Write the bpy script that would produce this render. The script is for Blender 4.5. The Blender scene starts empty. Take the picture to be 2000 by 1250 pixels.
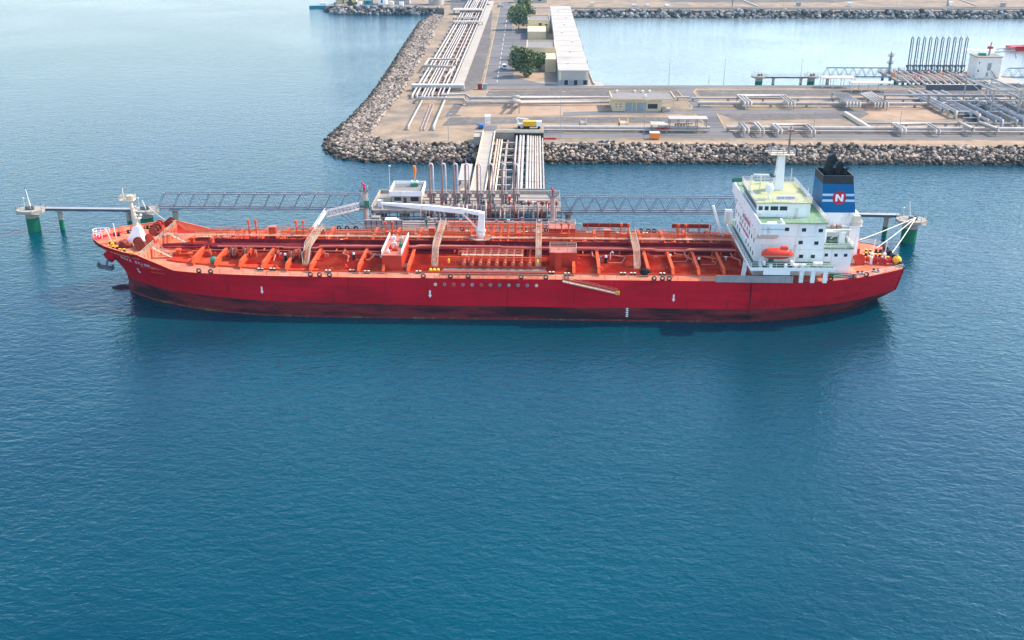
import bpy, math, random
from mathutils import Vector, Matrix
R = math.radians
random.seed(7)
scene = bpy.context.scene
col = scene.collection

# ---------------------------------------------------------------- camera
PITCH, YAW, CAMH, FPX = R(22.8), R(1.2), 83.0, 2000.0
cd = bpy.data.cameras.new('camera')
cd.sensor_width = 36.0
cd.lens = 36.0
cd.clip_start, cd.clip_end = 1.0, 9000.0
cam = bpy.data.objects.new('camera', cd)
col.objects.link(cam)
cam.location = (0, 0, CAMH)
cam.rotation_euler = (R(90) - PITCH, 0, YAW)
scene.camera = cam

# ---------------------------------------------------------------- sky, sun, exposure
SUN_EL, SUN_AZ = R(46), R(70)          # azimuth clockwise from +Y
w = bpy.data.worlds.new('World')
scene.world = w
w.use_nodes = True
wn = w.node_tree
bg = wn.nodes['Background']
sky = wn.nodes.new('ShaderNodeTexSky')
sky.sky_type = 'NISHITA'
sky.sun_disc = False
sky.sun_elevation = SUN_EL
sky.sun_rotation = SUN_AZ
sky.air_density, sky.dust_density, sky.ozone_density = 1.15, 1.2, 1.2
wn.links.new(sky.outputs[0], bg.inputs[0])
bg.inputs[1].default_value = 0.15
sd = bpy.data.lights.new('sun', 'SUN')
sd.energy = 2.0
sd.angle = R(1.2)
sd.color = (1.0, 0.89, 0.76)
sun = bpy.data.objects.new('sun', sd)
col.objects.link(sun)
sun.rotation_euler = Vector((math.sin(SUN_AZ) * math.cos(SUN_EL), math.cos(SUN_AZ) * math.cos(SUN_EL), math.sin(SUN_EL))).to_track_quat('Z', 'Y').to_euler()
scene.view_settings.view_transform = 'Standard'
scene.view_settings.look = 'None'
scene.view_settings.exposure = 1.55
scene.view_settings.gamma = 1.0
scene.cycles.use_denoising = True
scene.cycles.max_bounces = 6
scene.cycles.volume_bounces = 0

# ---------------------------------------------------------------- measuring: a point of the photograph on a level of known height
_fw = Vector((-math.sin(YAW) * math.cos(PITCH), math.cos(YAW) * math.cos(PITCH), -math.sin(PITCH)))
_rt = Vector((math.cos(YAW), math.sin(YAW), 0))
_up = _rt.cross(_fw)
def at(px, py, z=0.0):
    d = _fw * FPX + _rt * (px - 1000) - _up * (py - 625)
    t = (z - CAMH) / d.z
    return Vector((d.x * t, d.y * t, z))
def zat(px, py, Y):
    d = _fw * FPX + _rt * (px - 1000) - _up * (py - 625)
    t = Y / d.y
    return Vector((d.x * t, Y, d.z * t + CAMH))

# ---------------------------------------------------------------- materials
def _n(nt, t, **kw):
    n = nt.nodes.new(t)
    for k, v in kw.items():
        setattr(n, k, v)
    return n
def mat(name, c, rough=0.6, var=0.12, scale=0.35, metal=0.0, c2=None, amt=0.0, s2=0.15, stretch=(1, 1, 1), bump=0.0, bscale=2.0, rnd=None, wet=False, plates=False, streak=None):
    """base colour broken up by fine mottling (var) and by patches of a second colour (c2, amt)"""
    m = bpy.data.materials.new(name)
    m.use_nodes = True
    nt = m.node_tree
    b = nt.nodes['Principled BSDF']
    b.inputs['Roughness'].default_value = rough
    b.inputs['Metallic'].default_value = metal
    if rough > 0.3 and metal == 0:
        b.inputs['Specular IOR Level'].default_value = 0.2 if rough < 0.7 else 0.1
    geo = _n(nt, 'ShaderNodeTexCoord')
    mp = _n(nt, 'ShaderNodeMapping')
    mp.inputs['Scale'].default_value = stretch
    nt.links.new(geo.outputs['Object'], mp.inputs[0])
    nz = _n(nt, 'ShaderNodeTexNoise')
    nz.inputs['Scale'].default_value = scale
    nz.inputs['Detail'].default_value = 6
    nz.inputs['Roughness'].default_value = 0.65
    nt.links.new(mp.outputs[0], nz.inputs['Vector'])
    rmp = _n(nt, 'ShaderNodeMapRange')
    rmp.inputs[1].default_value, rmp.inputs[2].default_value = 0.25, 0.75
    rmp.inputs[3].default_value, rmp.inputs[4].default_value = 1 - var * 1.6, 1 + var * 1.2
    nt.links.new(nz.outputs[0], rmp.inputs[0])
    mul = _n(nt, 'ShaderNodeVectorMath', operation='SCALE')
    cur = None
    if c2 is not None:
        n2 = _n(nt, 'ShaderNodeTexNoise')
        n2.inputs['Scale'].default_value = s2
        n2.inputs['Detail'].default_value = 7
        n2.inputs['Roughness'].default_value = 0.7
        nt.links.new(mp.outputs[0], n2.inputs['Vector'])
        r2 = _n(nt, 'ShaderNodeMapRange')
        r2.inputs[1].default_value = 0.62 - amt * 0.35
        r2.inputs[2].default_value = 0.72 - amt * 0.3
        nt.links.new(n2.outputs[0], r2.inputs[0])
        mx = _n(nt, 'ShaderNodeMix', data_type='RGBA')
        mx.inputs[6].default_value = (*c, 1)
        mx.inputs[7].default_value = (*c2, 1)
        nt.links.new(r2.outputs[0], mx.inputs[0])
        cur = mx.outputs[2]
    else:
        rgb = _n(nt, 'ShaderNodeRGB')
        rgb.outputs[0].default_value = (*c, 1)
        cur = rgb.outputs[0]
    nt.links.new(cur, mul.inputs[0])
    val = rmp.outputs[0]
    if streak:       # rust running down from the deck edge
        m7 = _n(nt, 'ShaderNodeMapping')
        m7.inputs['Scale'].default_value = (1.1, 1.1, 0.07)
        nt.links.new(geo.outputs['Object'], m7.inputs[0])
        n7 = _n(nt, 'ShaderNodeTexNoise')
        n7.inputs['Scale'].default_value = 1.0
        n7.inputs['Detail'].default_value = 5
        nt.links.new(m7.outputs[0], n7.inputs['Vector'])
        r7 = _n(nt, 'ShaderNodeMapRange')
        r7.inputs[1].default_value, r7.inputs[2].default_value = 0.60, 0.78
        r7.inputs[4].default_value = 0.75
        nt.links.new(n7.outputs[0], r7.inputs[0])
        x7 = _n(nt, 'ShaderNodeMix', data_type='RGBA')
        x7.inputs[7].default_value = (*streak, 1)
        nt.links.new(r7.outputs[0], x7.inputs[0])
        nt.links.new(cur, x7.inputs[6])
        nt.links.new(x7.outputs[2], mul.inputs[0])
    if plates:       # welded plate seams
        m8 = _n(nt, 'ShaderNodeMapping')
        m8.inputs['Rotation'].default_value = (R(-90), 0, 0)
        nt.links.new(geo.outputs['Object'], m8.inputs[0])
        b8 = _n(nt, 'ShaderNodeTexBrick')
        b8.inputs['Color1'].default_value = (1, 1, 1, 1)
        b8.inputs['Color2'].default_value = (.88, .88, .88, 1)
        b8.inputs['Mortar'].default_value = (.72, .72, .72, 1)
        b8.inputs['Scale'].default_value = 1.0
        b8.inputs['Mortar Size'].default_value = 0.05
        b8.inputs['Brick Width'].default_value = 9.0
        b8.inputs['Row Height'].default_value = 2.3
        nt.links.new(m8.outputs[0], b8.inputs['Vector'])
        m9 = _n(nt, 'ShaderNodeMath', operation='MULTIPLY')
        nt.links.new(val, m9.inputs[0])
        nt.links.new(b8.outputs[0], m9.inputs[1])
        val = m9.outputs[0]
    if rnd:
        if rnd == 'object':
            src = _n(nt, 'ShaderNodeObjectInfo').outputs['Random']
        else:
            src = _n(nt, 'ShaderNodeNewGeometry').outputs['Random Per Island']
        r3 = _n(nt, 'ShaderNodeMapRange')
        r3.inputs[3].default_value, r3.inputs[4].default_value = 0.2, 1.6
        nt.links.new(src, r3.inputs[0])
        mm = _n(nt, 'ShaderNodeMath', operation='MULTIPLY')
        nt.links.new(val, mm.inputs[0])
        nt.links.new(r3.outputs[0], mm.inputs[1])
        val = mm.outputs[0]
    if wet:      # weed and damp stain stone below the tide line
        sp = _n(nt, 'ShaderNodeSeparateXYZ')
        nt.links.new(_n(nt, 'ShaderNodeNewGeometry').outputs['Position'], sp.inputs[0])
        ad = _n(nt, 'ShaderNodeMath', operation='ADD')
        nt.links.new(sp.outputs[2], ad.inputs[0])
        nt.links.new(nz.outputs[0], ad.inputs[1])
        r5 = _n(nt, 'ShaderNodeMapRange')
        r5.inputs[1].default_value, r5.inputs[2].default_value = 1.1, 2.3
        r5.inputs[3].default_value, r5.inputs[4].default_value = 0.22, 1.0
        nt.links.new(ad.outputs[0], r5.inputs[0])
        m5 = _n(nt, 'ShaderNodeMath', operation='MULTIPLY')
        nt.links.new(val, m5.inputs[0])
        nt.links.new(r5.outputs[0], m5.inputs[1])
        val = m5.outputs[0]
    nt.links.new(val, mul.inputs[3])
    nt.links.new(mul.outputs[0], b.inputs['Base Color'])
    if bump > 0:
        n4 = _n(nt, 'ShaderNodeTexNoise')
        n4.inputs['Scale'].default_value = bscale
        n4.inputs['Detail'].default_value = 5
        nt.links.new(mp.outputs[0], n4.inputs['Vector'])
        bp = _n(nt, 'ShaderNodeBump')
        bp.inputs['Strength'].default_value = min(1.0, bump)
        bp.inputs['Distance'].default_value = max(0.1, bump)
        nt.links.new(n4.outputs[0], bp.inputs['Height'])
        nt.links.new(bp.outputs[0], b.inputs['Normal'])
    return m

def water_mat(name, deep, shallow, amp=1.0, rough=0.06):
    m = bpy.data.materials.new(name)
    m.use_nodes = True
    nt = m.node_tree
    b = nt.nodes['Principled BSDF']
    b.inputs['Roughness'].default_value = rough
    b.inputs['IOR'].default_value = 1.33
    b.inputs['Specular IOR Level'].default_value = 0.5
    b.inputs['Specular Tint'].default_value = (0.0, 0.62, 1.0, 1)
    tc = _n(nt, 'ShaderNodeTexCoord')
    big = _n(nt, 'ShaderNodeTexNoise')
    big.inputs['Scale'].default_value = 0.011
    big.inputs['Detail'].default_value = 4
    big.inputs['Distortion'].default_value = 0.8
    nt.links.new(tc.outputs['Object'], big.inputs['Vector'])
    mx = _n(nt, 'ShaderNodeMix', data_type='RGBA')
    mx.inputs[6].default_value = (*deep, 1)
    mx.inputs[7].default_value = (*shallow, 1)
    rr = _n(nt, 'ShaderNodeMapRange')
    rr.inputs[1].default_value, rr.inputs[2].default_value = 0.35, 0.65
    nt.links.new(big.outputs[0], rr.inputs[0])
    nt.links.new(rr.outputs[0], mx.inputs[0])
    nt.links.new(mx.outputs[2], b.inputs['Base Color'])
    prev = None
    gust = _n(nt, 'ShaderNodeMapRange')      # wind patches: rougher and calmer water
    gust.inputs[1].default_value, gust.inputs[2].default_value = 0.3, 0.7
    gust.inputs[3].default_value, gust.inputs[4].default_value = 0.5, 1.0
    nt.links.new(big.outputs[0], gust.inputs[0])
    # wavelets at three sizes, crests roughly across the wind
    for sc, st, dist in ((0.11, (1.0, 1.6, 1), 0.42), (0.36, (1.0, 1.8, 1), 0.68), (1.0, (1.0, 1.5, 1), 0.32)):
        mp = _n(nt, 'ShaderNodeMapping')
        mp.inputs['Scale'].default_value = st
        mp.inputs['Rotation'].default_value = (0, 0, R(14))
        nt.links.new(tc.outputs['Object'], mp.inputs[0])
        nz = _n(nt, 'ShaderNodeTexNoise')
        nz.inputs['Scale'].default_value = sc
        nz.inputs['Detail'].default_value = 3
        nz.inputs['Roughness'].default_value = 0.55
        nz.inputs['Distortion'].default_value = 0.6
        nt.links.new(mp.outputs[0], nz.inputs['Vector'])
        bp = _n(nt, 'ShaderNodeBump')
        bp.inputs['Distance'].default_value = dist * amp
        nt.links.new(gust.outputs[0], bp.inputs['Strength'])
        nt.links.new(nz.outputs[0], bp.inputs['Height'])
        if prev:
            nt.links.new(prev, bp.inputs['Normal'])
        prev = bp.outputs[0]
    nt.links.new(prev, b.inputs['Normal'])
    return m

M = {}
def reg(key, *a, **k):
    M[key] = mat(key, *a, **k)
reg('hull_red', (0.54, 0.006, 0.020), 0.7, 0.10, 0.12, c2=(0.34, 0.007, 0.017), amt=0.22, s2=0.10, stretch=(0.5, 1, 2.0), plates=True, streak=(0.10, 0.012, 0.012))
reg('boot_red', (0.17, 0.022, 0.026), 0.7, 0.25, 0.6, c2=(0.035, 0.014, 0.017), amt=0.5, s2=0.16, stretch=(0.35, 1, 2.2))
reg('waterline_scum', (0.17, 0.03, 0.03), 0.8, 0.3, 0.8, c2=(0.16, 0.12, 0.03), amt=0.25, s2=0.2)
reg('coral', (0.62, 0.145, 0.070), 0.7, 0.14, 0.3, c2=(0.58, 0.22, 0.13), amt=0.45, s2=0.25)
reg('deck_orange', (0.50, 0.036, 0.011), 0.7, 0.22, 0.35, c2=(0.54, 0.10, 0.04), amt=0.4, s2=0.3)
reg('girder_orange', (0.60, 0.088, 0.028), 0.7, 0.10, 0.4)
reg('catwalk_pink', (0.46, 0.21, 0.13), 0.7, 0.2, 0.5, c2=(0.5, 0.4, 0.3), amt=0.3, s2=0.3)
reg('pipe_red_shaded', (0.17, 0.010, 0.016), 0.5, 0.2, 0.3, c2=(0.25, 0.025, 0.02), amt=0.3, s2=0.2)  # pipe red, darkened so the colour carries the shade under the catwalk
reg('pipe_pink', (0.48, 0.14, 0.09), 0.5, 0.12, 0.3)
reg('winch_brown', (0.20, 0.032, 0.015), 0.55, 0.2, 0.6)
reg('house_red', (0.46, 0.040, 0.018), 0.55, 0.1, 0.4)
reg('white', (0.85, 0.84, 0.81), 0.5, 0.06, 0.25, c2=(0.60, 0.52, 0.44), amt=0.06, s2=0.35, streak=(0.55, 0.42, 0.30))
reg('offwhite', (0.70, 0.67, 0.62), 0.6, 0.10, 0.3, c2=(0.45, 0.32, 0.24), amt=0.12, s2=0.4)
reg('buff', (0.66, 0.56, 0.42), 0.6, 0.1, 0.4)
reg('deck_green', (0.075, 0.14, 0.10), 0.65, 0.2, 0.4, c2=(0.15, 0.21, 0.15), amt=0.3, s2=0.3)
reg('roof_green', (0.38, 0.39, 0.20), 0.65, 0.10, 0.3, c2=(0.42, 0.37, 0.22), amt=0.3, s2=0.25)
reg('wing_green', (0.16, 0.27, 0.14), 0.6, 0.12, 0.4)
reg('glass', (0.02, 0.03, 0.045), 0.12, 0.05, 0.5)
reg('funnel_blue', (0.0, 0.105, 0.27), 0.45, 0.06, 0.3)
reg('funnel_black', (0.035, 0.035, 0.04), 0.6, 0.15, 0.5)
reg('black', (0.018, 0.018, 0.02), 0.5, 0.2, 0.8)
reg('emblem_red', (0.42, 0.022, 0.045), 0.5, 0.04, 0.5)
reg('stripe_grey', (0.46, 0.56, 0.66), 0.5, 0.04, 0.5)
reg('text_white', (0.78, 0.78, 0.80), 0.5, 0.05, 0.5)
reg('text_red', (0.60, 0.10, 0.14), 0.5, 0.05, 0.5)
reg('text_grey', (0.36, 0.36, 0.42), 0.5, 0.05, 0.5)
reg('text_blue', (0.03, 0.05, 0.30), 0.5, 0.05, 0.5)
reg('lifeboat_red', (0.72, 0.06, 0.03), 0.4, 0.06, 0.5)
reg('yellow', (0.78, 0.42, 0.03), 0.5, 0.12, 0.6)
reg('valve_green', (0.05, 0.22, 0.13), 0.5, 0.15, 0.7)
reg('grating', (0.20, 0.17, 0.13), 0.8, 0.25, 0.8)
reg('walkway_pale', (0.46, 0.35, 0.26), 0.7, 0.15, 0.5)
reg('steel', (0.27, 0.28, 0.31), 0.5, 0.12, 0.4, metal=0.2)
reg('steel_dark', (0.10, 0.11, 0.13), 0.55, 0.15, 0.4)
reg('galv', (0.33, 0.32, 0.305), 0.5, 0.12, 0.4, metal=0.1)
reg('concrete', (0.31, 0.265, 0.22), 0.85, 0.14, 0.25, c2=(0.27, 0.235, 0.20), amt=0.3, s2=0.12)
reg('concrete_pale', (0.39, 0.34, 0.28), 0.85, 0.10, 0.25)
reg('pile_green', (0.012, 0.15, 0.075), 0.5, 0.12, 0.5)
reg('arm_brown', (0.30, 0.20, 0.17), 0.6, 0.2, 0.5)
reg('arm_pale', (0.58, 0.50, 0.50), 0.55, 0.12, 0.5)
reg('arm_grey', (0.13, 0.145, 0.17), 0.55, 0.12, 0.5)
reg('pipe_white', (0.46, 0.40, 0.35), 0.5, 0.12, 0.3, c2=(0.36, 0.25, 0.19), amt=0.2, s2=0.1)
reg('pipe_rust', (0.50, 0.36, 0.31), 0.6, 0.15, 0.3)
reg('pipe_grey', (0.30, 0.29, 0.275), 0.5, 0.12, 0.3)
reg('sand', (0.31, 0.225, 0.148), 0.95, 0.2, 0.15, c2=(0.225, 0.178, 0.135), amt=0.45, s2=0.045)
reg('sand_orange', (0.36, 0.245, 0.16), 0.95, 0.16, 0.15, c2=(0.30, 0.225, 0.165), amt=0.35, s2=0.05)
reg('gravel', (0.145, 0.125, 0.112), 0.95, 0.26, 0.5, c2=(0.18, 0.155, 0.135), amt=0.3, s2=0.06)
reg('asphalt', (0.175, 0.16, 0.152), 0.9, 0.16, 0.25, c2=(0.115, 0.108, 0.107), amt=0.4, s2=0.12, stretch=(0.12, 1, 1))
reg('kerb_yellow', (0.40, 0.30, 0.15), 0.8, 0.2, 0.3)
reg('paint_white', (0.75, 0.74, 0.70), 0.7, 0.1, 0.3)
reg('rock_base', (0.05, 0.045, 0.042), 0.95, 0.3, 0.5, bump=0.6, bscale=0.7)
reg('boulder', (0.34, 0.262, 0.20), 0.9, 0.22, 0.6, rnd='object', wet=True, bump=0.25, bscale=1.5)
reg('riprap', (0.34, 0.262, 0.20), 0.9, 0.22, 0.6, rnd='island', wet=True, bump=0.25, bscale=1.5)
reg('riprap_far', (0.20, 0.185, 0.17), 0.9, 0.22, 0.6, rnd='island')
reg('wall_cream', (0.62, 0.49, 0.30), 0.8, 0.06, 0.3)
reg('wall_grey', (0.42, 0.40, 0.36), 0.8, 0.10, 0.3)
reg('roof_grey', (0.24, 0.215, 0.195), 0.9, 0.10, 0.3)
reg('roof_white', (0.42, 0.375, 0.32), 0.7, 0.08, 0.2, c2=(0.33, 0.29, 0.25), amt=0.2, s2=0.05)
reg('door_grey', (0.27, 0.29, 0.31), 0.6, 0.1, 0.4)
reg('leaf', (0.17, 0.20, 0.075), 0.8, 0.3, 0.9, rnd='island')
reg('bark', (0.16, 0.11, 0.07), 0.9, 0.2, 2.0)
reg('blue', (0.03, 0.12, 0.36), 0.5, 0.1, 0.5)
reg('orange', (0.80, 0.22, 0.03), 0.5, 0.1, 0.5)
reg('red', (0.55, 0.03, 0.03), 0.5, 0.1, 0.5)
reg('rubber', (0.02, 0.02, 0.022), 0.85, 0.2, 1.0)
reg('rope', (0.68, 0.62, 0.50), 0.8, 0.1, 1.0)
reg('teal', (0.03, 0.24, 0.26), 0.5, 0.1, 0.5)
M['sea'] = water_mat('sea', (0.0, 0.030, 0.049), (0.0, 0.047, 0.066), 0.42)
M['lagoon'] = water_mat('lagoon', (0.15, 0.205, 0.205), (0.18, 0.225, 0.22), 0.4)

# ---------------------------------------------------------------- mesh builder
class MB:
    def __init__(s):
        s.v, s.f, s.mi, s.sm, s.cur = [], [], [], [], 0
    def add(s, vs, fs, smooth=False):
        o = len(s.v)
        s.v += [tuple(p) for p in vs]
        for f in fs:
            s.f.append([i + o for i in f])
            s.mi.append(s.cur)
            s.sm.append(smooth)
        return s
    def m(s, i):
        s.cur = i
        return s
    def box(s, x0, x1, y0, y1, z0, z1):
        vs = [(x0, y0, z0), (x1, y0, z0), (x1, y1, z0), (x0, y1, z0), (x0, y0, z1), (x1, y0, z1), (x1, y1, z1), (x0, y1, z1)]
        return s.add(vs, [(3, 2, 1, 0), (4, 5, 6, 7), (0, 1, 5, 4), (1, 2, 6, 5), (2, 3, 7, 6), (3, 0, 4, 7)])
    def beam(s, p, q, w, h=None):
        p, q = Vector(p), Vector(q)
        h = h or w
        d = (q - p).normalized()
        u = Vector((0, 0, 1)) if abs(d.z) < 0.95 else Vector((0, 1, 0))
        a = d.cross(u).normalized() * (w / 2)
        b = a.cross(d).normalized() * (h / 2)
        vs = [p - a - b, p + a - b, p + a + b, p - a + b, q - a - b, q + a - b, q + a + b, q - a + b]
        return s.add(vs, [(0, 1, 2, 3), (7, 6, 5, 4), (4, 5, 1, 0), (5, 6, 2, 1), (6, 7, 3, 2), (7, 4, 0, 3)])
    def cyl(s, p, q, r, r2=None, n=8, cap=True):
        return s.tube([p, q], r, n, r2, cap)
    def tube(s, pts, r, n=8, r2=None, cap=True):
        pts = [Vector(p) for p in pts]
        k = len(pts)
        rings, ref = [], None
        for i, p in enumerate(pts):
            d = (pts[min(i + 1, k - 1)] - pts[max(i - 1, 0)]).normalized()
            if ref is None:
                ref = Vector((0, 0, 1)) if abs(d.z) < 0.9 else Vector((1, 0, 0))
            a = d.cross(ref)
            if a.length < 1e-3:
                ref = Vector((1, 0, 0)) if abs(d.x) < 0.9 else Vector((0, 1, 0))
                a = d.cross(ref)
            a.normalize()
            b = a.cross(d).normalized()
            ref = b
            rr = r if r2 is None else r + (r2 - r) * i / (k - 1)
            if 0 < i < k - 1:
                e = (pts[i] - pts[i - 1]).normalized()
                rr = rr / max(0.6, abs(e.dot(d)))
            rings += [p + (a * math.cos(t) + b * math.sin(t)) * rr for t in (2 * math.pi * j / n for j in range(n))]
        fs = [(i * n + j, i * n + (j + 1) % n, (i + 1) * n + (j + 1) % n, (i + 1) * n + j) for i in range(k - 1) for j in range(n)]
        s.add(rings, fs, True)
        if cap:
            s.add(rings[:n], [tuple(range(n))[::-1]])
            s.add(rings[-n:], [tuple(range(n))])
        return s
    def prism(s, poly, z0, z1):
        n = len(poly)
        vs = [(p[0], p[1], z0) for p in poly] + [(p[0], p[1], z1) for p in poly]
        return s.add(vs, [tuple(range(n))[::-1], tuple(range(n, 2 * n))] + [(i, (i + 1) % n, (i + 1) % n + n, i + n) for i in range(n)])
    def sheet(s, poly, z):
        return s.add([(p[0], p[1], z) for p in poly], [tuple(range(len(poly)))])
    def frustum(s, b, z0, t, z1):
        vs = [(b[0], b[2], z0), (b[1], b[2], z0), (b[1], b[3], z0), (b[0], b[3], z0), (t[0], t[2], z1), (t[1], t[2], z1), (t[1], t[3], z1), (t[0], t[3], z1)]
        return s.add(vs, [(3, 2, 1, 0), (4, 5, 6, 7), (0, 1, 5, 4), (1, 2, 6, 5), (2, 3, 7, 6), (3, 0, 4, 7)])
    def ball(s, c, rx, ry=None, rz=None, nu=12, nv=8):
        ry, rz = ry or rx, rz or rx
        vs, fs = [(c[0], c[1], c[2] - rz)], []
        for i in range(1, nv):
            t = -math.pi / 2 + math.pi * i / nv
            for j in range(nu):
                a = 2 * math.pi * j / nu
                vs.append((c[0] + rx * math.cos(t) * math.cos(a), c[1] + ry * math.cos(t) * math.sin(a), c[2] + rz * math.sin(t)))
        vs.append((c[0], c[1], c[2] + rz))
        for j in range(nu):
            fs.append((0, 1 + (j + 1) % nu, 1 + j))
            fs.append((len(vs) - 1, 1 + (nv - 2) * nu + j, 1 + (nv - 2) * nu + (j + 1) % nu))
        for i in range(nv - 2):
            for j in range(nu):
                a, b = 1 + i * nu + j, 1 + i * nu + (j + 1) % nu
                fs.append((a, b, b + nu, a + nu))
        return s.add(vs, fs, True)
    def rail(s, pts, h=1.1, r=0.04, step=2.0, bars=3):
        """posts and horizontal bars along a polyline"""
        pts = [Vector(p) for p in pts]
        for a, b in zip(pts[:-1], pts[1:]):
            for k in range(1, bars + 1):
                dz = Vector((0, 0, h * k / bars))
                s.beam(a + dz, b + dz, r * 1.6)
            nn = max(1, int((b - a).length / step))
            for i in range(nn + 1):
                p = a.lerp(b, i / nn)
                s.beam(p, p + Vector((0, 0, h)), r * 1.8)
        return s
    def build(s, name, mats, parent=None, loc=None):
        me = bpy.data.meshes.new(name)
        me.from_pydata(s.v, [], s.f)
        if not isinstance(mats, (list, tuple)):
            mats = [mats]
        for k in mats:
            me.materials.append(M[k] if isinstance(k, str) else k)
        if len(mats) > 1:
            me.polygons.foreach_set('material_index', s.mi)
        me.polygons.foreach_set('use_smooth', s.sm)
        me.update()
        o = bpy.data.objects.new(name, me)
        col.objects.link(o)
        if parent:
            o.parent = parent
        if loc is not None:
            o.location = loc
        return o

def tag(o, label=None, cat=None, group=None, kind=None):
    if label:
        o['label'] = label
    if cat:
        o['category'] = cat
    if group:
        o['group'] = group
    if kind:
        o['kind'] = kind
    return o
def empty(name, loc=(0, 0, 0), rz=0.0, label=None, cat=None, group=None):
    o = bpy.data.objects.new(name, None)
    o.empty_display_size = 1
    col.objects.link(o)
    o.location = loc
    o.rotation_euler = (0, 0, rz)
    return tag(o, label, cat, group)
def copy_obj(o, parent=None, loc=None, rz=None):
    c = o.copy()
    col.objects.link(c)
    c.parent = parent
    if loc is not None:
        c.location = loc
    if rz is not None:
        c.rotation_euler = (0, 0, rz)
    return c
def copy_tree(o, parent=None, loc=None, rz=None, label=None):
    kids = list(o.children)
    c = copy_obj(o, parent, loc, rz)
    if label:
        c['label'] = label
    for k in kids:
        copy_tree(k, c)
    return c
def struct(mb, name, mats):
    return tag(mb.build(name, mats), kind='structure')
def lettering(name, txt, size, mname, parent, matrix, depth=0.02):
    cu = bpy.data.curves.new(name, 'FONT')
    cu.body = txt
    cu.size = size
    cu.extrude = depth
    cu.offset = size * 0.012
    cu.align_x, cu.align_y = 'CENTER', 'CENTER'
    tmp = bpy.data.objects.new(name, cu)
    col.objects.link(tmp)
    dg = bpy.context.evaluated_depsgraph_get()
    me = bpy.data.meshes.new_from_object(tmp.evaluated_get(dg))
    bpy.data.objects.remove(tmp)
    me.materials.clear()
    me.materials.append(M[mname])
    o = bpy.data.objects.new(name, me)
    col.objects.link(o)
    o.parent = parent
    o.matrix_local = matrix
    return o
ORD = ['first', 'second', 'third', 'fourth', 'fifth', 'sixth', 'seventh', 'eighth', 'ninth', 'tenth', 'eleventh', 'twelfth', 'thirteenth', 'fourteenth', 'fifteenth', 'sixteenth', 'seventeenth', 'eighteenth', 'nineteenth', 'twentieth']
# ================================================================ ground, water, roads
G = 4.4
def P(pts, z=G):
    return [at(x, y, z) for x, y in pts]
# the sea, one sheet to the horizon; a shallow lagoon behind the terminal
sea = MB().sheet([(-3000, -400), (3000, -400), (3000, 4000), (-3000, 4000)], 0.0)
struct(sea, 'water', ['sea'])
lag_y0, lag_y1 = at(1300, 170, G).y, at(1300, 30, 0).y
lq = at(1163, 166, G)
lq2 = at(1107, 31, G)
lag = MB().sheet([(lq.x - 1, lag_y0 - 3), (900, lag_y0 - 3), (900, lag_y1 + 6), (lq2.x - 1, lag_y1 + 6)], 0.05)
struct(lag, 'lagoon_water', ['lagoon'])

W1 = [(843, 29), (820, 45), (800, 75), (775, 115), (745, 160), (720, 195), (690, 225), (660, 252), (641, 272), (634, 288), (640, 300), (662, 310), (700, 316), (800, 319), (925, 319), (1060, 319), (1400, 320), (2000, 322), (2250, 323)]
C1 = [(868, 31), (858, 45), (842, 75), (822, 115), (795, 160), (776, 190), (755, 215), (737, 237), (726, 255), (722, 263), (724, 268), (732, 272), (752, 275), (815, 279), (926, 281), (1060, 281), (1400, 282), (2000, 287), (2250, 289)]
W2 = [(634, 18), (638, 23), (648, 26), (665, 27.5), (843, 28.5)]
C2 = [(654, 8), (657, 10), (662, 11.5), (674, 13.2), (868, 15)]
wl1, cr1 = P(W1, 0), P(C1)
wl2, cr2 = P(W2, 0), P(C2)
farL = at(1107, 20, G)
land = [Vector((cr2[0].x + 5, 3900, 0))] + cr2[:-1] + [at(867, 16, G)] + cr1 + [Vector((700, cr1[-1].y, 0)), Vector((700, lq.y, 0)), lq, lq2, farL, Vector((900, farL.y, 0)), Vector((2400, farL.y, 0)), Vector((2400, 3900, 0))]
tag(MB().prism([(p.x, p.y) for p in land], -3, G).build('ground', ['sand']), kind='structure')

def smooth_line(a, b, n):
    """resample two polylines together, n pieces per span"""
    oa, ob = [], []
    for i in range(len(a) - 1):
        for k in range(n):
            oa.append(a[i].lerp(a[i + 1], k / n))
            ob.append(b[i].lerp(b[i + 1], k / n))
    return oa + [a[-1]], ob + [b[-1]]
def slope(name, wl, cr):
    mb = MB()
    vs = []
    for p, q in zip(wl, cr):
        out = (p - q)
        out.z = 0
        o = p + out * 0.35
        vs += [(o.x, o.y, -1.6), (q.x, q.y, G - 0.25)]
    mb.add(vs, [(2 * i, 2 * i + 1, 2 * i + 3, 2 * i + 2) for i in range(len(wl) - 1)])
    return struct(mb, name, ['rock_base'])
slope('rock_slope', wl1, cr1)
slope('rock_slope', wl2, cr2)
wl3 = [Vector((lq2.x, at(1107, 35, 0).y, 0)), Vector((900, at(1107, 35, 0).y, 0))]
cr3 = [Vector((lq2.x, farL.y, G)), Vector((900, farL.y, G))]
slope('rock_slope', wl3, cr3)

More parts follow.
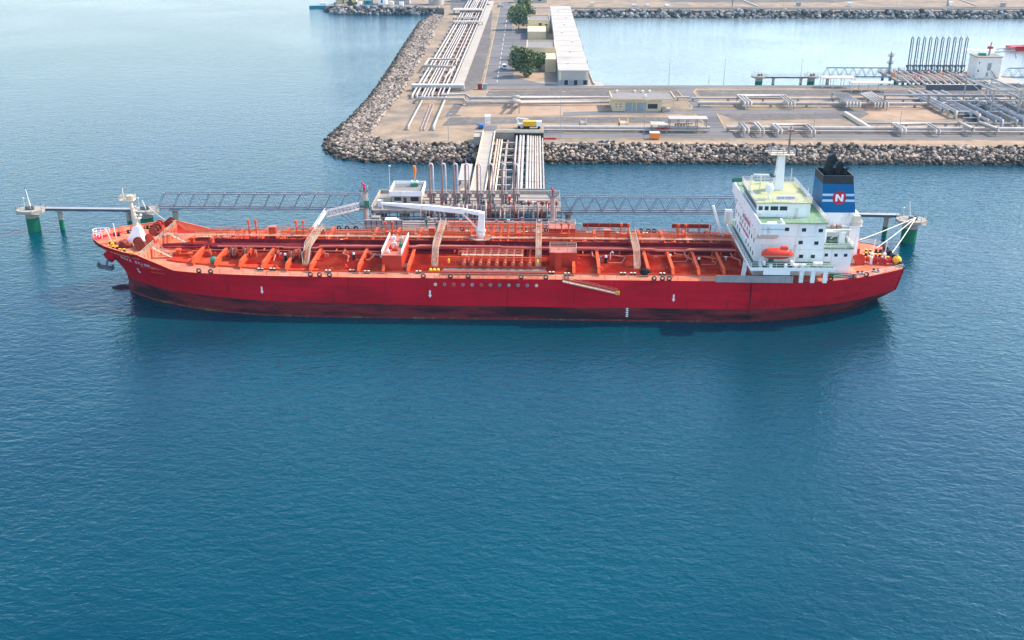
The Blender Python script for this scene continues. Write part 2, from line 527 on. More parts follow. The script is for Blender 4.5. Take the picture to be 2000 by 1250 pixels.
# ---- boulders: eight rough stones; the largest in view stand alone, the rest is one mass of riprap
rng = random.Random(11)
def rock_shape(seed, sx=1.0, sy=0.85, sz=0.75):
    r = random.Random(seed)
    t = (1 + 5 ** .5) / 2
    vs = [Vector(p).normalized() for p in [(-1, t, 0), (1, t, 0), (-1, -t, 0), (1, -t, 0), (0, -1, t), (0, 1, t), (0, -1, -t), (0, 1, -t), (t, 0, -1), (t, 0, 1), (-t, 0, -1), (-t, 0, 1)]]
    fs = [(0, 11, 5), (0, 5, 1), (0, 1, 7), (0, 7, 10), (0, 10, 11), (1, 5, 9), (5, 11, 4), (11, 10, 2), (10, 7, 6), (7, 1, 8), (3, 9, 4), (3, 4, 2), (3, 2, 6), (3, 6, 8), (3, 8, 9), (4, 9, 5), (2, 4, 11), (6, 2, 10), (8, 6, 7), (9, 8, 1)]
    vs = [Vector((v.x * sx, v.y * sy, v.z * sz)) * r.uniform(0.72, 1.2) for v in vs]
    return vs, fs
shapes = [rock_shape(100 + i, rng.uniform(0.85, 1.3), rng.uniform(0.7, 1.0), rng.uniform(0.6, 0.9)) for i in range(10)]
def scatter(wl, cr, size, dens, out):
    for i in range(len(wl) - 1):
        a, b, c, d = wl[i], wl[i + 1], cr[i], cr[i + 1]
        area = ((b - a).length + (d - c).length) / 2 * ((c - a).length + (d - b).length) / 2
        for k in range(int(area * dens / (size * size))):
            u, v = rng.random(), rng.uniform(-0.06, 1.03)
            p = a.lerp(b, u).lerp(c.lerp(d, u), v)
            s = size * rng.choice((0.5, 0.6, 0.75, 0.9, 1.1, 1.3, 1.75)) * rng.uniform(0.85, 1.15)
            p = Vector((p.x, p.y, max(-0.3, p.z) + s * 0.12))
            out.append((p, s, rng.randrange(10), rng.uniform(0, 6.28), rng.uniform(-.5, .5), rng.uniform(-.5, .5)))
near, far = [], []
a1, b1 = smooth_line(wl1, cr1, 4)
scatter(a1, b1, 0.54, 0.55, near)
scatter(wl2, cr2, 1.25, 0.75, far)
scatter(wl3, cr3, 1.25, 0.6, far)
camp = Vector((0, 0, CAMH))
def view_size(e):
    p = e[0]
    dd = p - camp
    x = 1000 + FPX * dd.dot(_rt) / dd.dot(_fw)
    if not 0 < x < 2000 or p.z < 0.1:
        return 0
    return e[1] / dd.length
near.sort(key=view_size, reverse=True)
rock_mesh = []
for i, (vs, fs) in enumerate(shapes):
    o = MB().add(vs, fs).build('boulder', ['boulder'])
    rock_mesh.append(o.data)
    bpy.data.objects.remove(o)
for p, s, k, rz, rx, ry in near[:300]:
    o = bpy.data.objects.new('boulder', rock_mesh[k])
    col.objects.link(o)
    o.location, o.rotation_euler, o.scale = p, (rx, ry, rz), (s, s, s)
    tag(o, 'large tan and grey boulder among the rocks of the seawall slope', 'boulder', 'large boulders on the seawall slope')
def mass(name, lst, m):
    mb = MB()
    for p, s, k, rz, rx, ry in lst:
        mt = Matrix.Rotation(rz, 3, 'Z') @ Matrix.Rotation(rx, 3, 'X') @ Matrix.Rotation(ry, 3, 'Y')
        vs, fs = shapes[k]
        mb.add([p + (mt @ v) * s for v in vs], fs)
    return tag(mb.build(name, [m]), kind='stuff')
tag(mass('riprap', near[300:], 'riprap'), 'smaller tan and grey rocks heaped along the whole seawall', 'rocks')
tag(mass('riprap', far, 'riprap_far'), 'greyish rocks on the far shores of the sea and the lagoon', 'rocks')

# ---- roads, gravel, sand patches: sheets lying a few centimetres above one another
def patch(name, pts, m, lift, z=G):
    return struct(MB().sheet([(p.x, p.y) for p in P(pts, z + lift)], z + lift), name, [m])
E_ = 2300
patch('gravel', [(955, 177), (1335, 176), (1350, 187), (948, 188)], 'gravel', .03)
patch('gravel', [(1358, 176), (E_, 173), (E_, 184), (1368, 188)], 'gravel', .03)
patch('gravel', [(862, 246), (880, 229), (1372, 229), (1378, 240), (1050, 240), (1030, 240)], 'gravel', .03)
patch('gravel', [(1403, 221), (1700, 221), (1680, 231), (1440, 236)], 'gravel', .03)
patch('gravel', [(922, 75), (960, 75), (938, 168), (905, 180)], 'gravel', .03)
patch('gravel', [(935, 20), (962, 20), (957, 75), (922, 75)], 'gravel', .03)
patch('sand', [(888, 202), (940, 202), (900, 226), (868, 228)], 'gravel', .03)
patch('sand', [(905, 203), (1188, 203), (1165, 224), (1000, 227), (890, 224)], 'sand_orange', .035)
patch('sand', [(1690, 207), (1815, 207), (1850, 232), (1790, 235), (1700, 232)], 'sand_orange', .035)
patch('sand', [(1100, 277), (E_, 275), (E_, 281), (1100, 281)], 'sand_orange', .03)
patch('gravel', [(1120, 172), (1330, 172), (1330, 176), (960, 176), (950, 173)], 'gravel', .025)
# causeway road with the parking bays beside it, the two island roads, the crossing and the seaward road
patch('road', [(979, 3), (999, 3), (1001, 60), (1000, 120), (1003, 148), (1040, 160), (1090, 166), (1090, 170.5), (945, 170.5), (945, 163)], 'asphalt', .05)
patch('parking', [(1001, 60), (1031, 58), (1026, 110), (1000, 120)], 'asphalt', .045)
patch('road', [(1090, 167.5), (E_, 164.5), (E_, 170), (1330, 172.5), (1090, 170.5)], 'asphalt', .05)
patch('road', [(1315, 172), (1360, 171.5), (1352, 180), (1375, 206), (1400, 214), (1397, 221), (1417, 253), (1440, 262), (1385, 262), (1380, 243), (1352, 212), (1325, 177)], 'asphalt', .06)
patch('road', [(1100, 219), (1352, 212), (1358, 221), (1100, 226)], 'asphalt', .05)
patch('road', [(1392, 213), (1690, 214), (1690, 221), (1398, 221)], 'asphalt', .05)
patch('road', [(945, 257), (1385, 259), (E_, 265), (E_, 272), (1060, 270), (945, 266)], 'asphalt', .05)
patch('apron', [(1090, 170.5), (1160, 170.5), (1180, 167.5), (1175, 160), (1150, 158), (1092, 160), (1040, 160)], 'concrete_pale', .04)
patch('quay', [(1141, 166), (1163, 166), (1107.5, 31), (1100, 31)], 'concrete', .045)
def kerb(pts, w=0.45, h=0.14, m='kerb_yellow'):
    mb = MB()
    q = P(pts, G)
    for a, b in zip(q[:-1], q[1:]):
        mb.beam(a + Vector((0, 0, h / 2)), b + Vector((0, 0, h / 2)), w, h)
    return struct(mb, 'kerb', [m])
for k in ([(979, 3), (945, 163), (946, 170.5)], [(946, 170.5), (1300, 173), (1323, 177), (1352, 210), (1349, 214), (1330, 217)], [(1354, 180), (1375, 206), (1400, 212), (1690, 212.5)],
          [(1362, 174), (1354, 180)], [(1400, 222), (1417, 253), (1436, 259), (1700, 261), (E_, 264)], [(1100, 259.5), (1360, 259.5), (1378, 257), (1384, 252), (1378, 243), (1356, 224), (1330, 222)],
          [(1062, 270.5), (1300, 271.5), (E_, 273.5)], [(1360, 172.5), (E_, 170.6)], [(945, 257), (1000, 257.5), (1100, 258)], [(1395, 222), (1690, 222)]):
    kerb(k)
# painted lines
ln = MB()
for y0 in range(30, 158, 9):
    a, b = at(991 - (y0 - 30) * .155, y0, G), at(991 - (y0 + 5 - 30) * .155, y0 + 5, G)
    ln.beam(a + Vector((0, 0, .075)), b + Vector((0, 0, .075)), .18, .01)
struct(ln, 'road_marking', ['paint_white'])

# far shore beyond the lagoon and the far land behind the causeway
patch('road', [(1010, 14), (E_, 13), (E_, 16), (1010, 17)], 'asphalt', .06)
patch('road', [(640, 9), (975, 6), (975, 8), (640, 12)], 'asphalt', .06)
patch('gravel', [(1290, -2), (1700, -2), (1640, 4), (1310, 4)], 'gravel', .06)
patch('gravel', [(880, -1), (960, -1), (940, 20), (880, 20)], 'gravel', .03)
patch('road', [(1430, -3), (1448, -3), (1490, 15), (1478, 15)], 'asphalt', .065)
fw_ = MB()
fy = at(1300, 18.5, G).y
for k in range(60):
    fw_.box(farL.x + 3 + k * 9, farL.x + 3 + k * 9 + 8.7, fy, fy + .3, G, G + 1.1)
tag(fw_.build('barrier_wall', ['concrete_pale']), 'long pale concrete barrier along the far lagoon shore', 'barrier')

# the hazy sea air
hz = MB().box(-3100, 3100, -450, 4100, -4.2, 91).build('haze', [])
hm = bpy.data.materials.new('haze')
hm.use_nodes = True
hm.node_tree.nodes.clear()
out = hm.node_tree.nodes.new('ShaderNodeOutputMaterial')
pv = hm.node_tree.nodes.new('ShaderNodeVolumePrincipled')
pv.inputs['Color'].default_value = (0.25, 0.66, 1.0, 1)
pv.inputs['Density'].default_value = 0.00006
pv.inputs['Anisotropy'].default_value = 0.2
hm.node_tree.links.new(pv.outputs[0], out.inputs['Volume'])
hz.data.materials.append(hm)
tag(hz, kind='stuff')
# ================================================================ the tanker (ship frame: x towards the stern, y away from the camera, z up from the water)
ship = empty('oil_tanker', (-11.0, 213.9, 0), R(-0.6), 'long red oil tanker with a white accommodation block and blue funnel, moored at the jetty', 'ship')
def interp(pts, v):
    for (a, b), (c, d) in zip(pts[:-1], pts[1:]):
        if v <= c:
            return b + (d - b) * (v - a) / (c - a)
    return pts[-1][1]
BOWD = [(0, 0.0), (.015, 1.7), (.06, 4.4), (.12, 6.9), (.245, 10.3), (.365, 12.4), (.5, 13.9), (.7, 15.0), (1, 15.9)]
BOWW = [(0, 0.0), (.03, 1.7), (.10, 4.2), (.28, 8.3), (.45, 10.9), (.61, 13.0), (.8, 14.6), (1, 15.6)]
STD = [(50, 16.3), (60, 16.3), (70, 15.8), (76, 14.4), (81.5, 12.2), (86.5, 9.4), (89, 8.0), (90, 6.9)]
STW = [(50, 16.3), (55, 16.15), (62, 15.1), (66, 14.2), (72, 12.0), (78, 9.3), (84, 5.6), (88, 3.0), (90, 1.6)]
STEM = [(-8, -78.5), (-1, -80.6), (0, -80.5), (2, -79.9), (4.5, -80.5), (7, -82.0), (9, -83.7), (11, -85.5), (12.6, -86.6)]
def sheer(x):      # top edge of the shell plating
    return interp([(-87, 12.5), (-80, 12.2), (-72.2, 12.0), (-65.2, 9.25), (-60, 9.1), (91, 9.1)], x)
def half(x_or_v, z, fore):
    if fore:
        bd, bw = interp(BOWD, x_or_v), interp(BOWW, x_or_v)
    else:
        bd, bw = interp(STD, x_or_v), interp(STW, x_or_v)
    if z >= 0:
        t = min(1.0, z / 9.1)
        p = 1.7 if fore else 0.75
        b = bw + (bd - bw) * t ** p
        if z > 9.1:
            b += (z - 9.1) * (0.06 if fore else 0)
        return b
    return bw * (1 + z * 0.02) if fore else max(0.2, bw * (1 + z * (0.02 if x_or_v < 55 else 0.10)))
ZL = [-6, -2, 0.0, 0.35, 1.6, 3.0, 5.0, 7.0, 8.4, None]
stations = [('f', v) for v in (0, .015, .04, .08, .13, .19, .26, .31, .342, .37, .40, .43, .46, .488, .51, .55, .65, .77, .89, 1.0)] + [('m', x) for x in (-36, -26, -10, 8, 26, 42)] + [('a', x) for x in (50, 55, 60, 65, 70, 74, 78, 81.5, 84.5, 87, 89, 90)]
def station_pt(kind, s, zl):
    if kind == 'f':
        x0 = -86.4 + s * 41.4
        z = sheer(x0) if zl is None else (3.0 - x0 * .009 if zl == 3.0 else zl)
        xs = interp(STEM, z)
        x = xs + s * (-45 - xs)
        return Vector((x, half(s, z, True), z))
    x = s
    z = sheer(x) if zl is None else (3.0 - min(0, x) * .009 if zl == 3.0 else zl)
    if kind == 'm':
        b = 16.3 if x > -30 else interp([(-45, 15.9), (-30, 16.3)], x)
        if z < 9:
            bw = interp([(-45, 15.6), (-30, 16.25), (60, 16.3)], x)
            b = bw + (b - bw) * max(0, z) / 9.1
        return Vector((x, b, z))
    if z < 3 and x > 80:      # counter stern: the plating rises out of the water
        x = x - (3 - z) * 0.10 * (x - 80)
    return Vector((x, half(s, z, False), z))
def hull_mesh():
    mb = MB()
    nz = len(ZL)
    for sgn in (-1, 1):
        vs = []
        for k, s in stations:
            for zl in ZL:
                p = station_pt(k, s, zl)
                vs.append((p.x, sgn * p.y, p.z))
        o = len(mb.v)
        mb.v += vs
        for i in range(len(stations) - 1):
            for j in range(nz - 1):
                a, b, c, d = i * nz + j, i * nz + j + 1, (i + 1) * nz + j + 1, (i + 1) * nz + j
                f = (a, b, c, d) if sgn > 0 else (d, c, b, a)
                mb.f.append([t + o for t in f])
                mb.mi.append(2 if ZL[j] < 0.3 else (1 if ZL[j] < 2.9 else 0))
                mb.sm.append(True)
        if sgn < 0:
            t0 = o + (len(stations) - 1) * nz
        else:
            t1 = o + (len(stations) - 1) * nz
            for j in range(nz - 1):
                mb.f.append([t0 + j, t0 + j + 1, t1 + j + 1, t1 + j])
                mb.mi.append(2 if ZL[j] < 0.3 else (1 if ZL[j] < 2.9 else 0))
                mb.sm.append(False)
    return mb
hull_mesh().build('hull', ['hull_red', 'boot_red', 'waterline_scum'], ship)
def side_y(x, z):          # hull surface on the near side
    if x < -45:
        xs = interp(STEM, z)
        return -half((x - xs) / (-45 - xs), z, True)
    if x < 50:
        return -station_pt('m', x, z).y
    return -half(x, z, False)
MB().ball((-81.6, 0, -1.9), 4.0, 2.3, 2.5, 16, 10).build('bulbous_bow', ['boot_red'], ship)

def outline(x0, x1, z, inset, n=40):
    """deck outline: near side then far side back"""
    near_ = []
    for i in range(n + 1):
        x = x0 + (x1 - x0) * i / n
        b = max(0.05, -side_y(x, min(z, 9.1) if x > -64 else z) - inset)
        near_.append((x, b))
    return [(x, -b) for x, b in near_] + [(x, b) for x, b in reversed(near_)]
MB().sheet(outline(-72.0, 89.9, 9.0, 0.05, 60), 9.0).build('main_deck', ['coral'], ship)
FC = 11.2
fo = []
xf0 = interp(STEM, FC)
fov = [0.004, .015, .04, .08, .13, .19, .26, .31]
fn = [(xf0 + v * (-45 - xf0), max(0.05, half(v, FC, True) - 0.15)) for v in fov]
fn.append((-71.9, -side_y(-71.9, FC) - 0.15))
MB().prism([(x, -b) for x, b in fn] + [(x, b) for x, b in reversed(fn)], FC - 0.3, FC).build('forecastle_deck', ['coral'], ship)
# inner face of the bulwark with its stays and cap rail
for s in (-1, 1):
    bw = MB()
    pts = []
    def bp(v, z, inset):
        xs = interp(STEM, z)
        return (xs + v * (-45 - xs), s * max(0.03, half(v, z, True) - inset), z)
    for v in [0.004, .015, .04, .08, .13, .19, .26, .31, .342, .37, .40, .43, .46, .488, .50]:
        zt = sheer(-86.4 + v * 41.4)
        lo = FC - 0.05 if v < .345 else 9.0
        pts.append((bp(v, zt, .16), bp(v, min(lo, zt - .05), .16)))
    for (a, al), (b, bl_) in zip(pts[:-1], pts[1:]):
        bw.add([al, bl_, b, a], [(0, 1, 2, 3)])
        bw.beam((a[0], a[1] + s * 0.12, a[2] + 0.05), (b[0], b[1] + s * 0.12, b[2] + 0.05), 0.34, 0.09)
    for v in [i * .016 + .02 for i in range(21)]:
        x0 = -86.4 + v * 41.4
        zt = sheer(x0)
        xs = interp(STEM, zt)
        x = xs + v * (-45 - xs)
        y = half(v, zt, True) - 0.16
        bw.add([(x, s * y, zt - .05), (x, s * y, FC), (x + .05, s * (y - .75), FC)], [(0, 1, 2)])
        bw.add([(x + .12, s * y, zt - .05), (x + .12, s * y, FC), (x + .17, s * (y - .75), FC)], [(2, 1, 0)])
    bw.build('bulwark', ['coral'], ship)
fb = MB()
yb = -side_y(-71.9, 9.5) - 0.2
fb.box(-72.0, -71.75, -yb, yb, 9.0, FC - 0.02)
for k in range(-6, 7):
    fb.box(-71.74, -71.6, k * 1.9 - .06, k * 1.9 + .06, 9.0, FC - .1)
fb.build('forecastle_bulkhead', ['coral'], ship)
MB().rail([(-71.9, -yb, FC), (-71.9, yb, FC)], 1.1, .055, 1.6).build('forecastle_rail', ['walkway_pale'], ship)
for s in (-1, 1):
    st = MB()
    st.beam((-71.5, s * 5.0, FC), (-67.6, s * 5.0, 9.05), .9, .12)
    st.rail([(-71.5, s * 5.4, FC), (-67.6, s * 5.4, 9.1)], 1.0, .05, 1.0, 2)
    st.rail([(-71.5, s * 4.6, FC), (-67.6, s * 4.6, 9.1)], 1.0, .05, 1.0, 2)
    st.build('stair', ['walkway_pale'], ship)

# cargo deck: the darker orange plating between the girders, with its longitudinal stiffeners
cd_ = MB()
edge = []
for i in range(41):
    x = -68 + (56.5 + 68) * i / 40
    edge.append((x, side_y(x, 9.0) + (3.4 if x > -40 else 3.4 + (-40 - x) * .09)))
poly = [e for e in edge] + [(x, -y) for x, y in reversed(edge)]
cd_.prism(poly, 9.005, 9.05)
for yy in [k * .72 for k in range(-17, 18)]:
    if abs(yy) < 1.2:
        continue
    xs_ = -67 if abs(yy) < 5 else (-54 if abs(yy) < 9 else (-44 if abs(yy) < 11 else -34))
    if abs(yy) < 12.6:
        cd_.box(xs_, 56, yy - .04, yy + .04, 9.05, 9.40)
cd_.build('cargo_deck', ['deck_orange'], ship)
# transverse deck girders standing on the deck, near side and far side
for gx in (-61.2, -56.0, -50.6, -45.6, -40.4, -35.2, -25.1, -19.9, -14.7, 19.8, 25.0, 35.2, 40.3, 45.6, 50.8):
    for s in (-1, 1):
        ye = -side_y(gx, 9.0) - (2.3 if gx > -40 else 2.6 + (-40 - gx) * .07)
        g = MB()
        y0 = 2.2
        prof = [(y0, 9.05), (ye, 9.05), (ye, 9.6), (ye - 1.1, 10.55), (y0, 10.55)]
        vs = [(gx - .09, s * y, z) for y, z in prof] + [(gx + .09, s * y, z) for y, z in prof]
        n = 5
        g.add(vs, [tuple(range(n)), tuple(range(2 * n - 1, n - 1, -1))] + [(i, i + n, (i + 1) % n + n, (i + 1) % n) for i in range(n)])
        g.box(gx - .32, gx + .32, min(s * y0, s * (ye - 1.1)), max(s * y0, s * (ye - 1.1)), 10.55, 10.66)
        g.beam((gx, s * (ye - 1.1), 10.6), (gx, s * ye, 9.62), .64, .1)
        for yy in range(3, int(ye) - 1, 2):
            g.box(gx - .26, gx - .09, s * yy - .05, s * yy + .05, 9.05, 10.55)
        g.build('deck_girder', ['girder_orange'], ship)
# longitudinal coaming that bounds the cargo area on each side
for s in (-1, 1):
    c = MB()
    for a, b in zip(edge[:-1], edge[1:]):
        c.beam((a[0], -s * (a[1] - .05), 9.22), (b[0], -s * (b[1] - .05), 9.22), .12, .34)
    c.build('deck_coaming', ['girder_orange'], ship)

# centreline cargo pipes, an added dark box for shade and the fore and aft catwalk
pt = MB()
for k, (yy, r, x0, x1) in enumerate([(-0.9, .30, -60, 55), (-0.15, .34, -62, 55), (0.65, .34, -62, 55), (1.4, .26, -58, 55)]):
    o = MB().tube([(x0, yy, 10.2), (x1, yy, 10.2)], r, 10)
    for x in range(-58, 55, 9):
        o.cyl((x, yy, 10.2), (x + .25, yy, 10.2), r + .1, n=10)
    o.build('cargo_pipe', ['pipe_red_shaded'], ship)
MB().box(-60, 55, 1.75, 2.0, 9.06, 11.2).box(-60, 55, -1.5, 1.75, 9.06, 9.7).build('catwalk_shade_box', ['pipe_red_shaded'], ship)  # dark red box added to fill in the shadow band beneath the catwalk
sup = MB()
for x in range(-60, 56, 5):
    sup.box(x - .1, x + .1, -2.6, 4.3, 9.05, 9.85)
    sup.box(x - .09, x + .09, -2.75, -2.55, 9.05, 11.0)
    sup.box(x - .09, x + .09, 2.0, 2.2, 9.05, 11.75)
    sup.box(x - .09, x + .09, 3.6, 3.8, 9.05, 11.75)
sup.build('pipe_support', ['girder_orange'], ship)
o = MB()
o.tube([(-31, -2.5, 11.2), (-21.5, -2.5, 11.2)], .24, 10)
o.tube([(-16, -2.5, 11.2), (-14.5, -2.5, 11.2), (-13.8, -1.9, 11.2), (4, -1.9, 11.2), (5, -2.6, 11.2), (37, -2.6, 11.2), (38, -3.4, 11.2), (44, -3.4, 11.2), (45, -2.6, 11.2), (55, -2.6, 11.2)], .24, 10)
o.tube([(-58, -2.6, 10.9), (-44, -2.6, 10.9), (-43, -3.2, 10.9), (-36, -3.2, 10.9), (-35.2, -2.5, 11.1), (-31, -2.5, 11.2)], .2, 8)
o.build('vapour_pipe', ['pipe_pink'], ship)
o = MB()
for yy, x0, x1 in ((-3.5, -30, -20.5), (5.2, -50, 54), (6.1, -44, 52), (-3.3, 20, 54), (7.4, -40, 20), (4.6, -30, 54)):
    o.tube([(x0, yy, 9.9), (x1, yy, 9.9)], .15, 8)
    for x in range(int(x0) + 2, int(x1), 4):
        o.box(x - .08, x + .08, yy - .1, yy + .1, 9.05, 9.8)
o.build('service_pipe', ['girder_orange'], ship)
cw = MB()
cw.box(-71.7, 56.3, 2.2, 3.6, 11.75, 11.85)
cw.m(1)
cw.rail([(-71.5, 2.2, 11.85), (56, 2.2, 11.85)], 1.05, .04, 2.4)
cw.rail([(-71.5, 3.6, 11.85), (56, 3.6, 11.85)], 1.05, .04, 2.4)
cw.build('catwalk', ['catwalk_pink', 'girder_orange'], ship)

# transverse pale gangways crossing over the pipes
def crossing(x, y0, y1, z=12.2, w=.62, skew=0.0):
    o = MB()
    for dx in (-w, w):
        pts = [(x + dx - skew, y0, 9.1), (x + dx, y0 + 3.4, z), (x + dx, y1 - 3.4, z), (x + dx + skew, y1, 9.1)]
        for a, b in zip(pts[:-1], pts[1:]):
            o.m(0).beam(a, b, .1, .2)
            o.rail([a, b], 1.0, .05, 1.4, 2)
    for (a, b) in (((x - skew, y0, 9.1), (x, y0 + 3.4, z)), ((x, y0 + 3.4, z), (x, y1 - 3.4, z)), ((x, y1 - 3.4, z), (x + skew, y1, 9.1))):
        o.m(1).beam(a, b, 1.0, .06)
    o.build('crossing_gangway', ['walkway_pale', 'catwalk_pink'], ship)
crossing(-37.2, -9.6, 10.5)
crossing(-9.6, -9.6, 15, 12.4)
crossing(12.4, -9.4, 15, 12.4, .6)
crossing(33.2, -10.2, 9.5)

# midship deck house with equipment on its roof
dh = MB().box(-20.3, -16.2, -12.3, 0.1, 9.05, 12.5)
dh.m(1).box(-20.45, -16.05, -12.45, 0.25, 12.5, 12.62)
house = dh.build('pump_house', ['house_red', 'pipe_pink'], ship)
MB().rail([(-20.3, 0, 12.62), (-20.3, -12.3, 12.62)], 1.0, .06, 1.5).rail([(-16.2, 0, 12.62), (-16.2, -12.3, 12.62)], 1.0, .06, 1.5).build('roof_rail', ['white'], house)
for (x, y, a, b, h, k) in ((-19.2, -2, .9, .7, .7, 0), (-17.4, -3, .8, 1.1, .9, 1), (-18.6, -5.4, .9, .5, .5, 0), (-17, -6.8, .8, .8, .8, 2), (-19, -8.2, .7, .7, .5, 3), (-17.9, -9.4, 1.2, .6, .5, 3), (-19.2, -10.8, .6, .6, .6, 0)):
    MB().box(x - a / 2, x + a / 2, y - b / 2, y + b / 2, 12.62, 12.62 + h).cyl((x, y, 12.62 + h), (x, y, 13.1 + h), .14, n=8).build('roof_equipment', [('offwhite', 'walkway_pale', 'valve_green', 'house_red')[k]], house)
d = MB().box(-18.9, -18.0, -12.36, -12.3, 9.1, 11.0)
d.build('door', ['house_red'], house)
MB().box(-16.0, -15.2, -11.5, -9.0, 9.05, 9.7).build('hose_locker', ['grating'], ship)
# two red stores farther aft with railed roofs, and small lockers
for (x0, x1, y0, y1, h) in ((14.8, 20.4, -9.2, -5.5, 3.4), (14.6, 20.6, 7.6, 11.4, 3.3)):
    o = MB().box(x0, x1, y0, y1, 9.05, 9.05 + h)
    o.m(1).box(x0 - .1, x1 + .1, y0 - .1, y1 + .1, 9.05 + h, 9.15 + h)
    b = o.build('foam_room', ['house_red', 'pipe_pink'], ship)
    MB().rail([(x0, y0, 9.15 + h), (x1, y0, 9.15 + h), (x1, y1, 9.15 + h), (x0, y1, 9.15 + h), (x0, y0, 9.15 + h)], 1.0, .05, 1.5).build('roof_rail', ['walkway_pale'], b)
for (x, y, w_, d_, h) in ((-47.5, 4.6, 1.5, 1.2, 3.0), (-11.6, 4.8, 1.3, 1.2, 3.0), (27.6, 5.2, 1.3, 1.2, 2.8), (16.6, -10.6, 1.4, 1.2, 2.9)):
    o = MB().box(x - w_ / 2, x + w_ / 2, y - d_ / 2, y + d_ / 2, 9.05 + (1.4 if y > 0 else 0), 10.2 + h)
    o.m(1).box(x - w_ / 2 - .1, x + w_ / 2 + .1, y - d_ / 2 - .1, y + d_ / 2 + .1, 10.2 + h, 10.3 + h)
    o.build('fire_station', ['house_red', 'pipe_pink'], ship)
# mast-like vent posts in pairs
for x in (-52.6, -41.9, -21.9, 7.3, 17.4, 30.6, 43.2):
    o = MB()
    for dx in (0, 1.6):
        o.cyl((x + dx, 3.9, 9.1), (x + dx, 3.9, 14.4), .19, .14, 8)
        o.cyl((x + dx, 3.9, 14.4), (x + dx, 3.9, 14.9), .34, .3, 8)
    for z in (10.5, 11.8, 13.1):
        o.beam((x, 3.9, z), (x + 1.6, 3.9, z + 1.0), .1)
    o.box(x - .3, x + 1.9, 3.4, 4.4, 12.4, 12.5)
    o.build('vent_post', ['girder_orange'], ship)
for (x, y) in ((-42, -7.2), (-27.4, -6.2), (-3, 6.8), (26.8, -6.4), (40.6, -5.2), (46.5, -7.0), (-31, 7), (34, 7)):
    o = MB().cyl((x, y, 9.1), (x, y, 10.6), .34, n=10)
    o.m(1).cyl((x, y, 10.6), (x, y, 11.0), .3, .22, 10)
    o.build('tank_valve', ['black', 'offwhite'], ship)
    o = MB().tube([(x + .5, y - .5, 9.5), (x + 3.4, y - .5, 9.5), (x + 4.3, y + 2.4, 9.8), (x + 1.4, y + 2.6, 10.2)], .13, 8)
    o.build('drain_pipe', ['pipe_pink'], ship)
    MB().ball((x - 1.0, y - 4.0, 9.12), .55, .55, .22, 10, 6).cyl((x - 1.0, y - 4, 9.2), (x - 1, y - 4, 9.7), .2, n=8).build('tank_hatch', ['girder_orange'], ship)

# thin longitudinal lines, rails and racks that fill the far half of the deck
for k, (yy, zz, r, m_) in enumerate(((8.2, 10.3, .13, 'pipe_pink'), (9.0, 10.8, .1, 'catwalk_pink'), (9.8, 10.1, .16, 'girder_orange'), (11.3, 10.4, .1, 'pipe_pink'), (12.3, 10.0, .14, 'girder_orange'), (-4.2, 10.6, .09, 'pipe_pink'), (4.9, 10.9, .1, 'pipe_pink'))):
    x0, x1 = (-52 + 3 * k, 54 - 2 * (k % 3))
    if k == 5:
        x0, x1 = -60, -21
    o = MB().tube([(x0, yy, zz), (x0 + 18, yy, zz), (x0 + 19, yy - .5, zz), (x1 - 14, yy - .5, zz), (x1 - 13, yy, zz), (x1, yy, zz)], r, 6)
    for x in range(int(x0) + 1, int(x1), 5):
        o.box(x - .06, x + .06, yy - .55, yy + .06, 9.05, zz)
    o.build('deck_line', [m_], ship)
for (x0, x1, yy) in ((-50, -38, 8.8), (-34, -22, 7.4), (16, 30, 10.6), (36, 52, 8.4), (-16, -9, 9.2), (-66, -58, 6.4)):
    MB().rail([(x0, yy, 10.0), (x1, yy, 10.0), (x1, yy + 2.2, 10.0), (x0, yy + 2.2, 10.0), (x0, yy, 10.0)], 1.1, .05, 1.6, 2).box(x0, x1, yy, yy + 2.2, 9.9, 9.98).build('valve_platform', ['catwalk_pink'], ship)
for x, y, s in ((-66.5, -3.4, 1.0), (-64.2, 1.0, .8), (-63.4, -5.0, .8), (-66.2, 5.2, .9), (-60, 7.5, .8)):
    o = MB().cyl((x, y, 9.05), (x, y, 9.05 + 1.2 * s), .5 * s, n=10).cyl((x, y, 9.05 + 1.2 * s), (x, y, 9.25 + 1.2 * s), .75 * s, n=12)
    o.build('mushroom_vent', ['girder_orange'], ship)
MB().tube([(-70.6, -3.6, 9.4), (-64, -3.6, 9.4), (-63.4, -3.0, 9.8), (-60, -3.0, 9.8)], .18, 8).build('cross_pipe', ['girder_orange'], ship)
MB().tube([(-71.4, -1.2, 10.0), (-66, -1.2, 10.0), (-61, -.9, 10.2)], .28, 8).build('cross_pipe', ['pipe_red_shaded'], ship)
MB().tube([(-71.4, 0.6, 10.0), (-61, .65, 10.2)], .3, 8).build('cross_pipe', ['pipe_red_shaded'], ship)
